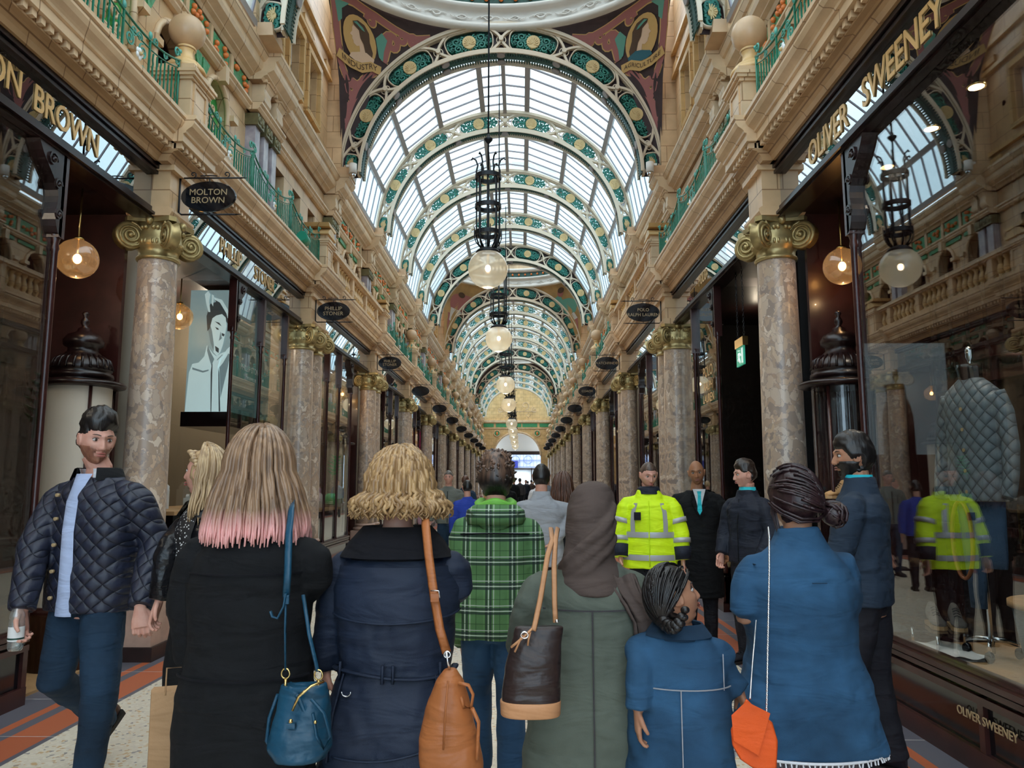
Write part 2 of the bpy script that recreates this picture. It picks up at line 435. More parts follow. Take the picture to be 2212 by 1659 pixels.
PIERS = []
for sd in (-1, 1):
    for i, y in enumerate(BAYS):
        if y < 5: continue
        isb = i not in (2, 3); proto = pb if isb else pc
        loc = (SX(sd, .15), y + (.1 if sd > 0 else 0), 4.85)
        lb = ('stone ball finial on its pier, ball %d going away on the %s' if isb else 'curved-topped stone pier number %d on the %s') % (i if isb else i - 1, SL[sd])
        if i == 1: lb = 'largest stone ball finial on a panelled pier, %s' % SL[sd]
        if isb and not ub: proto.location = loc; proto['label'] = lb; proto['category'] = 'finial'; ub = True; o = proto
        elif not isb and not uc: proto.location = loc; proto['label'] = lb; proto['category'] = 'pier'; uc = True; o = proto
        else: o = dup(proto, loc, label=lb, cat='finial' if isb else 'pier')
        o['group'] = 'balcony piers'; PIERS.append((sd, y))

# ---- iron balcony railings: local x = across depth 0, y along 0..L, z up
def spiral(c, r, a0, turns, n=16, ax=(0, 1, 0), ay=(0, 0, 1), shrink=.85):
    c = V(c); ax = V(ax); ay = V(ay); out = []
    for i in range(n):
        t = i / (n - 1); a = a0 + turns * 2 * pi * t; rr = r * (1 - shrink * t)
        out.append(c + ax * (rr * cos(a)) + ay * (rr * sin(a)))
    return out
def make_railing(L, nseg):
    root = empty('balcony_railing')
    S = L / nseg; H = .62
    def top(t):  # 0..1 within a segment: high in the middle post, sagging
        return .46 + .16 * (abs(2 * t - 1) ** 2.2)
    rail = MB(); bars = MB(); scr = MB(); fl = MB(); pet = MB()
    for s in range(nseg):
        y0 = s * S
        for off in (0, -.075):
            rail.tube([(0, y0 + S * t / 16, top(t / 16) + off) for t in range(17)], .011 if off == 0 else .007, 5)
        for e, sg in ((y0 + .02, 1), (y0 + S - .02, -1)):
            rail.tube([(0, e, 0), (0, e, .6)], .012, 5)
            scr.tube(spiral((0, e + sg * .05, .66), .055, pi if sg > 0 else 0, -1.3 * sg, 16), .009, 5)
            scr.tube(spiral((0, e + sg * .045, .58), .035, 0, 1.2 * sg, 12), .007, 4)
            scr.ball((0, e, .7), .022, 8, 6)
        nb = max(8, int(S / .07))
        for b in range(1, nb):
            t = b / nb; y = y0 + S * t; h = top(t) - .09
            if .36 < t < .64: continue
            pts = [(0, y + .006 * sin(z * 70), z * 1.0) for z in [h * q / 12 for q in range(13)]] if b % 2 else [(0, y, 0), (0, y, h)]
            bars.tube(pts, .0085, 4)
        for t, sg in ((.36, 1), (.64, -1)): bars.tube([(0, y0 + S * t, 0), (0, y0 + S * t, top(t))], .011, 4)
        cy = y0 + S / 2
        for sg in (-1, 1):
            scr.tube(spiral((0, cy + sg * .07 * S, .3), .07, pi / 2, 1.7 * sg, 20), .008, 4)
            scr.tube(spiral((0, cy + sg * .08 * S, .13), .06, -pi / 2, 1.6 * -sg, 18), .008, 4)
            scr.tube(spiral((0, cy + sg * .03 * S, .4), .045, 0, 1.5 * sg, 16), .007, 4)
            scr.tube(spiral((0, y0 + S * (.5 + sg * .2), top(.5 + sg * .2) + .04), .045, pi, 1.4 * sg, 16), .007, 4)
            scr.tube(spiral((0, y0 + S * (.5 + sg * .32), top(.5 + sg * .32) - .03), .04, 0, 1.4 * sg, 16), .006, 4)
            scr.ball((0, y0 + S * (.5 + sg * .14), top(.5 + sg * .14) + .05), .028, 7, 5, (.5, 1, 1.3))
        for k in range(5):
            a = k * 2 * pi / 5; pet.ball((.03, cy + .032 * cos(a), .22 + .032 * sin(a)), .026, 8, 5, (.35, 1, 1))
        fl.ball((.045, cy, .22), .017, 8, 6)
    rail.tube([(0, 0, .02), (0, L, .02)], .012, 4)
    rail.build('top_rail', 'green_iron', root); bars.build('twisted_bars', 'green_iron', root); scr.build('scrollwork', 'green_pale', root)
    r = pet.build('flower_rosettes', 'flower', root); fl.build('flower_centres', 'shell_gold', r)
    return root
rl = {}
BL = [(i, BAYS[i] + .22, BAYS[i + 1] - .22) for i in range(len(BAYS) - 1)]
for sd in (-1, 1):
    for i, a, b in BL:
        if i in (2,): continue
        L = b - a; key = (round(L, 1))
        lb = 'iron balcony railing with flower rosettes, %s span on the %s' % (ORD[i], SL[sd])
        loc = (SX(sd, .2), a, 4.85)
        if key not in rl:
            rl[key] = o = make_railing(L, 3); o.location = loc; o['label'] = lb; o['category'] = 'railing'
        else: o = dup(rl[key], loc, label=lb, cat='railing')
        o['group'] = 'iron balcony railings'
        if sd > 0: o.rotation_euler = (0, 0, pi); o.location = (SX(sd, .2), b, 4.85)
# stone balustrade bays
def make_balustrade(L):
    root = empty('stone_balustrade')
    MB().box((-.12, 0, 0), (.12, L, .1)).build('plinth_course', 'terra', root)
    r = MB(); r.box((-.1, 0, .47), (.1, L, .5)); r.box((-.14, 0, .5), (.14, L, .57)); r.build('handrail', 'terra_cream', root)
    n = int(L / .17); first = None
    for k in range(n):
        y = (k + .5) * L / n
        if k % 7 == 3:
            MB().box((-.09, y - .07, .1), (.09, y + .07, .47)).build('die_block', 'terra', root); continue
        if first is None:
            first = MB().lathe([(.062, 0), (.062, .03), (.038, .05), (.055, .09), (.068, .14), (.055, .2), (.035, .27), (.038, .31), (.06, .33), (.06, .37)], n=14).build('baluster', 'terra_gold', root)
            first.location = (0, y, .1)
        else:
            c = first.copy(); COL.objects.link(c); c.location = (0, y, .1)
    return root
o = make_balustrade(BAYS[3] - BAYS[2] - .5); o.location = (SX(-1, .16), BAYS[2] + .25, 4.85)
o['label'] = 'cream stone balustrade above the second jewellery window past the iron railings'; o['category'] = 'balustrade'
bpy.context.view_layer.update()
KID.clear(); dup(o, (SX(1, .16), BAYS[2] + .3, 4.85), label='cream stone balustrade beyond the polo shop sign', cat='balustrade')

# ---- upper walls with real openings
def arch_cell(wall, rev, dark, sd, y0, y1, z0, z1, yc, w, zb, zs, depth=.22, N=10, back=None, trimm=None, rect=False):
    """wall face with one arched opening; reveals go back by depth"""
    inner = [(yc - w / 2, zb), (yc - w / 2, zs)]
    if rect: inner += [(yc - w / 2, zs + .001), (yc + w / 2, zs + .001)]
    else: inner += [(yc - w / 2 * cos(pi * k / N), zs + w / 2 * sin(pi * k / N)) for k in range(1, N)]
    inner += [(yc + w / 2, zs), (yc + w / 2, zb)]
    outer = []
    for i, (y, z) in enumerate(inner):
        if i <= 1: outer.append((y0, zb if i == 0 else zs))
        elif i >= len(inner) - 2: outer.append((y1, zs if i == len(inner) - 2 else zb))
        else:
            t = (i - 1) / (len(inner) - 3); P = [(y0, zs), (y0, z1), (y1, z1), (y1, zs)]
            a = t * 4
            if a < 1: outer.append((y0, zs + (z1 - zs) * a))
            elif a < 3: outer.append((y0 + (y1 - y0) * (a - 1) / 2, z1))
            else: outer.append((y1, z1 - (z1 - zs) * (a - 3)))
    n = len(inner)
    X = SW(sd, 0); XB = SW(sd, -depth)
    wall.add([(X, y, z) for y, z in inner] + [(X, y, z) for y, z in outer], [(i, i + 1, n + i + 1, n + i) for i in range(n - 1)])
    # corner patches between outer polyline and true rectangle corner
    for cy, zz in ((y0, z1), (y1, z1)):
        pts = [p for p in outer if abs(p[0] - cy) < 1e-6 and p[1] < z1]; top = [p for p in outer if abs(p[1] - z1) < 1e-6]
        if pts and top:
            q = max(pts, key=lambda p: p[1]); t = min(top, key=lambda p: abs(p[0] - cy))
            wall.add([(X, q[0], q[1]), (X, cy, z1), (X, t[0], t[1])], [(0, 1, 2)])
    if zb > z0: wall.add([(X, y0, z0), (X, y1, z0), (X, y1, zb), (X, y0, zb)], [(0, 1, 2, 3)])
    rev.add([(X, y, z) for y, z in inner] + [(XB, y, z) for y, z in inner], [(i, i + 1, n + i + 1, n + i) for i in range(n - 1)] + [(0, n - 1, 2 * n - 1, n)])
    dark.add([(XB, y, z) for y, z in inner], [tuple(range(n))])
    if trimm is not None and depth > .2:
        xf = SW(sd, -depth + .04); zt = zs + w / 2
        for yy in (yc - w / 2 + .03, yc, yc + w / 2 - .03): SASH.cbox((xf, yy, (zb + (zt if yy == yc else zs)) / 2), (.06, .05, (zt if yy == yc else zs) - zb))
        for zz in (zb + .03, zs - .05, (zb + zs) / 2): SASH.cbox((xf, yc, zz), (.07, w, .06))
        SASH.tube([(xf, y, z) for y, z in inner], .03, 4)
    if trimm is not None:
        pts = [(SW(sd, .015), y, z) for y, z in inner]
        trimm.tube(pts, .035, 6)
        if not rect:
            for e in (-1, 1): trimm.cbox((SW(sd, .03), yc + e * (w / 2 + .06), zs), (.14, .14, .07))
            trimm.cbox((SW(sd, .05), yc, zs + w / 2 + .06), (.14, .1, .18))
RIBY = [13.3, 16.6, 19.9, 23.2, 26.5, 32.2, 35.3, 38.4, 41.5, 44.6, 47.7, 53.4, 56.8, 60.2, 63.6]
def upper(sd):
    global SASH
    SASH = MB()
    wall, rev, dark, trimm, niche, orn, fru = MB(), MB(), MB(), MB(), MB(), MB(), MB()
    Z0, Z1 = 4.85, 6.22
    def cell(y0, y1, w, kind='win'):
        yc = (y0 + y1) / 2
        if kind == 'rect': arch_cell(wall, rev, dark, sd, y0, y1, Z0, Z1, yc, w, 5.1, 6.0, .2, 4, rect=True)
        elif kind == 'niche':
            arch_cell(wall, rev, niche, sd, y0, y1, Z0, Z1, yc, w, 5.35, 5.8, .1, 12, trimm=trimm)
            X = SW(sd, -.06)
            for e in (-1, 1):
                orn.tube(spiral((X, yc + e * .08, 5.62), .09, pi / 2, 1.4 * e, 18), .018, 5); orn.tube(spiral((X, yc + e * .13, 5.48), .06, -pi / 2, 1.3 * -e, 16), .016, 5)
                orn.tube(spiral((X, yc + e * .05, 5.8), .05, -pi / 2, 1.2 * e, 14), .014, 5)
            orn.box(tuple(sorted((X, X + .03)))[:1] + (yc - .2, 5.38) if False else (min(X, X + .02), yc - .2, 5.36), (max(X, X + .02), yc + .2, 5.42))
        else: arch_cell(wall, rev, dark, sd, y0, y1, Z0, Z1, yc, w, 4.9, Z1 - .14 - w / 2, .24, 12, trimm=trimm)
    def plain(y0, y1, z0=Z0, z1=Z1): wall.add([(SW(sd, 0), y0, z0), (SW(sd, 0), y1, z0), (SW(sd, 0), y1, z1), (SW(sd, 0), y0, z1)], [(0, 1, 2, 3)])
    for a, b, w, kd in ((-6, -2, 1.2, 'win'), (-2, .2, 1.1, 'win'), (.2, 1.4, .62, 'niche'), (1.4, 3.0, 1.1, 'win'), (3.0, 4.1, .62, 'niche'), (4.1, 5.7, 1.15, 'win'),
                        (5.7, 6.6, .5, 'niche'), (6.6, 7.85, .85, 'win'), (7.85, 8.75, .62, 'niche')): cell(a, b, w, kd)
    plain(8.75, 10.2)
    for a in (10.2, 11.05, 11.9): cell(a, a + .85, .42, 'rect')
    plain(12.75, 13.0)
    ys = [13.0] + RIBY[1:]
    for j in range(len(ys)):
        a = ys[j]; b = ys[j + 1] if j + 1 < len(ys) else YEND
        m = .28; plain(a, a + m); plain(b - m, b); a += m; b -= m
        k = 3 if b - a < 4 else 5
        for q in range(k): cell(a + (b - a) * q / k, a + (b - a) * (q + 1) / k, .6 if b - a < 4 else .66, 'niche' if q == k // 2 and j % 2 else 'win')
    # top band and dome zones
    zt = 6.95
    plain(-6, YEND, Z1, zt)
    O = wall.build('wall_%s' % SN[sd], 'terra', kind='structure')
    rev.build('window_reveals', 'terra_cream', O); dark.build('dark_window_glass', 'sign_glass', O); trimm.build('arch_mouldings', 'terra_cream', O)
    SASH.build('timber_sashes', 'wood_red', O)
    niche.build('green_niches', 'niche_green', O); orn.build('niche_ornament', 'terra_cream', O)
    # strings, frieze, cornice
    c = MB(); t = MB(); pl = MB()
    A1 = [(-.1, 6.2), (.05, 6.2), (.08, 6.23), (.08, 6.25), (.11, 6.27), (.11, 6.3), (-.1, 6.3)]
    A2 = [(-.1, 6.6), (.04, 6.6), (.07, 6.64), (.12, 6.66), (.12, 6.68), (.2, 6.72), (.22, 6.76), (.22, 6.83), (.25, 6.84), (.29, 6.9), (.29, 6.95), (-.2, 6.95), (-.2, 6.6)]
    prof_sweep(c, A1, sd, -6, YEND, SW); prof_sweep(c, A2, sd, -6, YEND, SW)
    rs = [(9.15, 10.15)] + [(y - .26, y + .26) for y in RIBY[:]] + [(3.0, 3.5)]
    for a, b in rs:
        prof_sweep(c, A1, sd, a, b, SW, .12); prof_sweep(c, A2, sd, a, b, SW, .16)
        if a < 45:
            for q in range(5): c.cbox((SW(sd, .2), a + (q + .5) * (b - a) / 5, 6.62), (.1, .035, .05))
    for (y0, y1) in ((8.85, 13.3), (26.5, 32.2), (47.7, 53.4)):
        for yy in (y0, y1):
            xa, xb = sorted((SW(sd, -.1), VX + sd * (RO + .0))); c.box((xa, yy - .16, 6.95), (xb, yy + .16, 10.4))
    O2 = c.build('trim_%d' % (3 if sd < 0 else 4), 'terra_cream', kind='structure')
    y = -5.6
    rnd = random.Random(3)
    while y < 50:
        if not any(a - .15 < y + .25 < b + .15 for a, b in rs) and not (10.2 < y < 12.6):
            x0, x1 = sorted((SW(sd, .0), SW(sd, .03)))
            t.box((x0, y, 6.32), (x1, y + .5, 6.585)); pl.box(tuple((min(SW(sd, 0), SW(sd, .05)), y + .52, 6.3)), (max(SW(sd, 0), SW(sd, .05)), y + .6, 6.6))
            if y < 36:
                for q in range(7):
                    fru.ball((SW(sd, .045), y + rnd.uniform(.05, .45), rnd.uniform(6.36, 6.55)), .034, 8, 6)
                if y > 12.5:
                    t.box((x0, y, 6.12), (x1, y + .5, 6.19))
        y += .62
    t.build('green_tile_frieze', 'tile_green', O2); pl.build('frieze_blocks', 'terra', O2); fru.build('orange_fruit_reliefs', 'fruit', O2, kind='stuff')
    # spandrel tiles beside arches near
    sp = MB()
    for yc in (7.85, 6.6, 5.7, 4.1):
        for e in (-1, 1):
            x0, x1 = sorted((SW(sd, .0), SW(sd, .02)))
            sp.prism([(yc + e * .02, 5.82), (yc + e * .02, 6.15), (yc + e * .2, 6.15)], 0, x0, x1)
    sp.build('spandrel_tiles', 'tile_green', O2)
    # pilasters with capitals and scroll brackets
    P = MB(); K = MB(); B = MB()
    for a, b in rs:
        n = 3 if b - a > .9 else 2
        for q in range(n):
            yc = a + (b - a) * (q + .5) / n
            P.box((min(SW(sd, .0), SW(sd, .13)), yc - .085, 4.85), (max(SW(sd, 0), SW(sd, .13)), yc + .085, 6.02))
            if a < 45:
                for e in (-1, 1):
                    c2 = V((SW(sd, .17), yc + e * .06, 6.1))
                    K.tube(spiral(c2, .055, pi / 2, 1.6 * e, 16), .018, 5); K.ball(c2, .022, 8, 6)
            K.box((min(SW(sd, 0), SW(sd, .17)), yc - .12, 6.02), (max(SW(sd, 0), SW(sd, .17)), yc + .12, 6.17))
        nb = 2
        for q in range(nb):
            yc = a + (b - a) * (q + .5) / nb; w = .09 if n == 2 else .13
            pr = [(0, 6.3), (.12, 6.3)] + [(.12 + .16 * (t / 8) ** .8 + .035 * sin(t / 8 * 2 * pi), 6.3 + .32 * t / 8) for t in range(1, 9)] + [(0, 6.62)]
            B.prism([(SW(sd, p), z) for p, z in pr], 1, yc - w, yc + w)
    P.build('marble_pilasters', 'marble_grey', O2); K.build('pilaster_capitals', 'bronze_gilt', O2); B.build('scroll_brackets', 'terra_cream', O2)
    # acroteria where ribs land
    A = MB()
    for y in RIBY[:11] + [8.95]:
        x = SW(sd, .33)
        s_ = 1 if sd < 0 else -1
        A.prism([(x - .14, 6.95), (x + .14, 6.95), (x + .12, 7.12), (x - .12, 7.12)], 1, y - .2, y + .2)
        A.prism([(x - .05 + s_ * .02, 7.12), (x + .07 + s_ * .02, 7.12), (x + s_ * .14, 7.22), (x + s_ * .06, 7.2)], 1, y - .05, y + .05)
        for e in (-1, 1): A.tube(spiral((x + .0, y + e * .09, 7.16), .05, 0, 1.2 * e, 10), .014, 4)
    A.build('acroteria', 'ball_stone', O2)
for sd in (-1, 1): upper(sd)
# side walls of the dome bays above the cornice
nt_ = 1
for sd in (-1, 1):
    for y0, y1 in ((8.5, 13.6), (26.2, 32.6), (47.4, 53.7)):
        w = MB(); x0, x1 = sorted((SW(sd, 0), SW(sd, -.25)))
        ww = 1.15 if y0 < 10 else 1.5
        ops = [(y0 + (y1 - y0) * t - .3, y0 + (y1 - y0) * t + .3) for t in (.3, .5, .7)]
        zs = [(6.95, 7.55), (8.5, 10.3)]
        for a, b in zs: w.box((x0, y0, a), (x1, y1, b))
        ed = [y0] + [q for o in ops for q in o] + [y1]
        for k in range(0, len(ed), 2): w.box((x0, ed[k], 7.55), (x1, ed[k + 1], 8.5))
        o = w.build('wall_%s' % SN[sd], 'terra', kind='structure')
        g = MB(); f = MB(); r = MB()
        for a, b in ops:
            xg = SW(sd, -.16); g.box((min(xg, xg + .01), a, 7.55), (max(xg, xg + .01), b, 8.5))
            for yy in (a + .03, (a + b) / 2, b - .03): f.cbox((xg + (.02 if sd < 0 else -.02), yy, 8.02), (.04, .05, .95))
            for zz in (7.58, 8.02, 8.47): f.cbox((xg + (.02 if sd < 0 else -.02), (a + b) / 2, zz), (.04, b - a, .05))
            for yy, zz, dy, dz in (((a + b) / 2, 8.56, .85, .1), ((a + b) / 2, 7.5, .8, .08), (a - .07, 8.02, .08, 1.), (b + .07, 8.02, .08, 1.)): r.cbox((SW(sd, .03), yy, zz), (.08, dy, dz))
        for z in (7.25, 8.75, 9.2):
            r.box((min(SW(sd, 0), SW(sd, .07)), y0, z), (max(SW(sd, 0), SW(sd, .07)), y1, z + .07))
        for a in range(4):
            yy = y0 + .5 + a * (y1 - y0 - 1) / 3
            r.cbox((SW(sd, .02), yy, 7.1), (.05, .5, .2)); r.cbox((SW(sd, .02), yy, 8.95), (.05, .6, .12))
        g.build('window_glass', 'sign_glass', o); f.build('window_frames', 'white_paint', o); r.build('wall_mouldings', 'terra_gold', o)

# ---- roof ribs
def P3(r, a, y=0): return V((r * cos(a), y, r * sin(a)))
def make_rib(big=False):
    root = empty('roof_rib')
    R1, R0 = (RO + .05, RI - .1) if big else (RO, RI)
    th = .09
    P3 = lambda r, a, y=0: V(((R1 - (R1 - r) * (1 - .36 * cos(a) ** 2)) * cos(a), y, (R1 - (R1 - r) * (1 - .36 * cos(a) ** 2)) * sin(a)))
    fr = MB(); NA = 72
    def band(mb, ra, rb, y0, y1, a0=0., a1=pi, n=NA):
        rs = []
        for i in range(n + 1):
            a = a0 + (a1 - a0) * i / n
            rs.append([P3(ra, a, y0), P3(rb, a, y0), P3(rb, a, y1), P3(ra, a, y1)])
        mb.rings(rs, True, False)
    band(fr, R1 - .035, R1 + .03, -th, th); band(fr, R1 - .06, R1 - .035, -.05, .05)
    band(fr, R0, R0 + .045, -th, th); band(fr, R0 + .045, R0 + .07, -.045, .045)
    # crosses
    cr = [pi / 2 + k * RD(26) for k in range(-3, 4)]
    m = MB(); hub = MB()
    rm = (R0 + R1) / 2; hw = RD(5.4)
    for a in cr:
        for e in (-1, 1):
            for f in (-1, 1):
                pts = []
                for t in range(6):
                    u = t / 5; rr = rm + f * u * (R1 - rm - .04); aa = a + e * hw * (u ** 1.5)
                    pts.append(P3(rr, aa, 0))
                m.tube(pts, .03, 4, up=(0, 1, 0), flat=2.)
        hub.tube([P3(rm, a, -.08), P3(rm, a, .08)], .045, 12)
        hub.tube([P3(rm + .085 * cos(q * pi / 8), a + .085 * sin(q * pi / 8) / rm, 0) for q in range(16)], .012, 4, closed=True)
    fr.v += []; 
    o = fr.build('rib_chords', 'cream_paint', root); m.build('cross_braces', 'cream_paint', root); hub.build('hub_bosses', 'cream_paint', root)
    # panels
    edges = [0.0] + cr + [pi]
    bk = MB()
    for i in range(len(edges) - 1):
        a0, a1 = edges[i], edges[i + 1]
        if a1 - a0 < RD(8): continue
        a0 += RD(3.3) if i else RD(1); a1 -= RD(3.3) if i < len(edges) - 2 else RD(1)
        am, ha, hr = (a0 + a1) / 2, (a1 - a0) / 2, (R1 - R0) / 2 - .075
        full = ha > RD(6); fil = MB(); med = MB(); rim = MB()
        # map local (u along arc m, v radial m)
        Q = lambda u, v, y=0: P3(rm + v, am + u / rm, y)
        L = ha * rm
        # rim: rounded lozenge
        loop = []
        for q in range(28):
            a = 2 * pi * q / 28; sx = abs(cos(a)) ** .45 * (1 if cos(a) >= 0 else -1); sy = abs(sin(a)) ** .7 * (1 if sin(a) >= 0 else -1)
            loop.append(Q(L * sx, (hr + .02) * sy))
        rim.tube(loop, .014, 4, closed=True, up=(0, 1, 0), flat=3.)
        if big: bk.add([p + V((0, .05, 0)) for p in loop], [tuple(range(28))])
        sgn = -1 if am > pi / 2 else 1
        med.tube([Q(0, 0, -.045), Q(0, 0, .045)], .125 if full else .06, 16)
        for q in range(9):
            a = pi * (q / 8); med.tube([Q(.02 * cos(a), -.05 + .02 * sin(a), -.045), Q(.1 * cos(a), -.05 + .13 * sin(a), -.05)], .01, 4)
        sc = L / .52
        for e in (-1, 1):
            for f in (-1, 1):
                fil.tube([Q(p.x, p.y) for p in spiral((e * .26 * sc, f * .075, 0), .085, pi if e > 0 else 0, 1.5 * e * f, 16, (1, 0, 0), (0, 1, 0))], .019, 4, flat=2., up=(0, 1, 0))
                fil.tube([Q(p.x, p.y) for p in spiral((e * .14 * sc, f * .085, 0), .06, pi / 2 * f, 1.3 * e * f, 13, (1, 0, 0), (0, 1, 0))], .017, 4, flat=2., up=(0, 1, 0))
                fil.tube([Q(p.x, p.y) for p in spiral((e * .4 * sc, f * .045, 0), .055, 0, 1.2 * e * f, 12, (1, 0, 0), (0, 1, 0))], .017, 4, flat=2., up=(0, 1, 0))
                fil.tube([Q(e * .1 * sc, 0), Q(e * .3 * sc, f * .02), Q(e * .44 * sc, f * .1)], .017, 4, flat=2., up=(0, 1, 0))
                for uu, vv in ((.2, .125), (.33, .115), (.05, .125), (.47, .02)):
                    fil.ball(Q(e * uu * sc, f * vv), .028, 6, 4, (1, .6, 1))
        fo = fil.build('scroll_panel', 'fili', root); rim.build('panel_rim', 'cream_paint', fo); med.build('shell_medallion', 'shell_gold', fo)
    if big:
        bk.build('panel_backing', 'dark_green', root); b2 = MB(); band(b2, R0 + .04, R1 - .03, .06, .075); b2.build('web_plate', 'mural_ground', root)
    # soffit
    so = MB(); bo = MB()
    wS = .2 if big else .13
    band(so, R0 - .07, R0 - .02, -wS, wS)
    for k in range(-3, 4):
        a = pi / 2 + k * RD(26) 
        for yy in ((-wS * .6, wS * .6) if big else (0,)):
            bo.tube([P3(R0 - .1, a, yy), P3(R0 - .05, a, yy)], .075, 12)
    holes = MB()
    for q in range(150):
        a = pi * (q + .5) / 150
        holes.tube([P3(R0 - .045, a - .012, -wS + .02), P3(R0 - .045, a + .012, wS - .02)], .011, 4); holes.tube([P3(R0 - .045, a + .012, -wS + .02), P3(R0 - .045, a - .012, wS - .02)], .011, 4)
    so = MB(); band(so, R0 - .06, R0 - .03, -wS * .25, wS * .25); so.build('soffit_plate', 'dark_green', root); bo.build('soffit_bosses', 'purlin', root); holes.build('soffit_fretwork', 'dark_green', root)
    edge = MB(); band(edge, R0 - .085, R0 - .0, -wS - .03, -wS + .0); band(edge, R0 - .085, R0, wS, wS + .03)
    edge.build('soffit_edges', 'cream_paint', root)
    return root
mat('mural_ground', (.05, .026, .028), .5, noise_s=5, noise_a=.3)
ribp, ribb = make_rib(False), make_rib(True); u1 = u2 = False
BIG = {8.85, 13.3, 26.5, 32.2, 47.7, 53.4}
for i, y in enumerate([8.85] + RIBY):
    big = y in BIG; p = ribb if big else ribp
    lb = ('broad cream and green iron arch edging a dome, rib %d counting from the nearest dome' if big else 'cream iron roof rib with green scroll panels, number %d counting from the nearest dome') % (i + 1)
    loc = (VX, y, ZS)
    if big and not u2: o = p; o.location = loc; u2 = True
    elif not big and not u1: o = p; o.location = loc; u1 = True
    else: o = dup(p, loc)
    o['label'] = lb; o['category'] = 'roof rib'; o['group'] = 'roof ribs'

# ---- roof glazing
def glazing(y0, y1, idx, lb):
    root = empty('roof_glazing', lb, 'glazed roof', group='glazed roof bays')
    RG = RO + .06
    ang = [0.02] + [pi * k / 9 for k in range(1, 5)] + [pi / 2] + [pi * k / 9 for k in range(5, 9)] + [pi - .02]
    def C(a, dr=0, apex=.07):
        k = 1 + apex * max(0, 1 - abs(a - pi / 2) / .5) * .35
        return V((VX + (RG + dr) * cos(a), 0, ZS + (RG + dr) * sin(a) * k))
    g = MB(); pu = MB(); ba = MB()
    for i in range(len(ang) - 1):
        a, b = C(ang[i]), C(ang[i + 1])
        g.add([(a.x, y0, a.z), (b.x, y0, b.z), (b.x, y1, b.z), (a.x, y1, a.z)], [(0, 1, 2, 3)])
        nb = max(2, round((y1 - y0) / .42))
        for q in range(nb):
            y = y0 + (y1 - y0) * (q + .5) / nb
            ba.tube([(a.x, y, a.z - .01), (b.x, y, b.z - .01)], .023, 4)
    for i, a in enumerate(ang):
        p = C(a, -.03); w = .055
        if i == 5: pu.box((p.x - .04, y0, p.z - .14), (p.x + .04, y1, p.z + .02)); continue
        er = V((cos(a), 0, sin(a))); et = V((-sin(a), 0, cos(a)))
        q = [p + er * sx * .03 + et * sy * w for sx, sy in ((-1, -1), (1, -1), (1, 1), (-1, 1))]
        pu.prism([(v.x, v.z) for v in q], 1, y0, y1)
    g.build('glass_panes', 'roof_glass', root); pu.build('purlins', 'purlin', root); ba.build('glazing_bars', 'bar_grey', root)
seg = [(-6, 8.85)] + [(RIBY[i], RIBY[i + 1]) for i in range(len(RIBY) - 1)] + [(RIBY[-1], YEND)]
k = 0
for y0, y1 in seg:
    if (y0, y1) in ((26.5, 32.2), (47.7, 53.4)): continue
    k += 1; glazing(y0, y1, k, 'curved glazed roof bay with grey bars, %s bay counting from overhead' % ORD[k - 1])

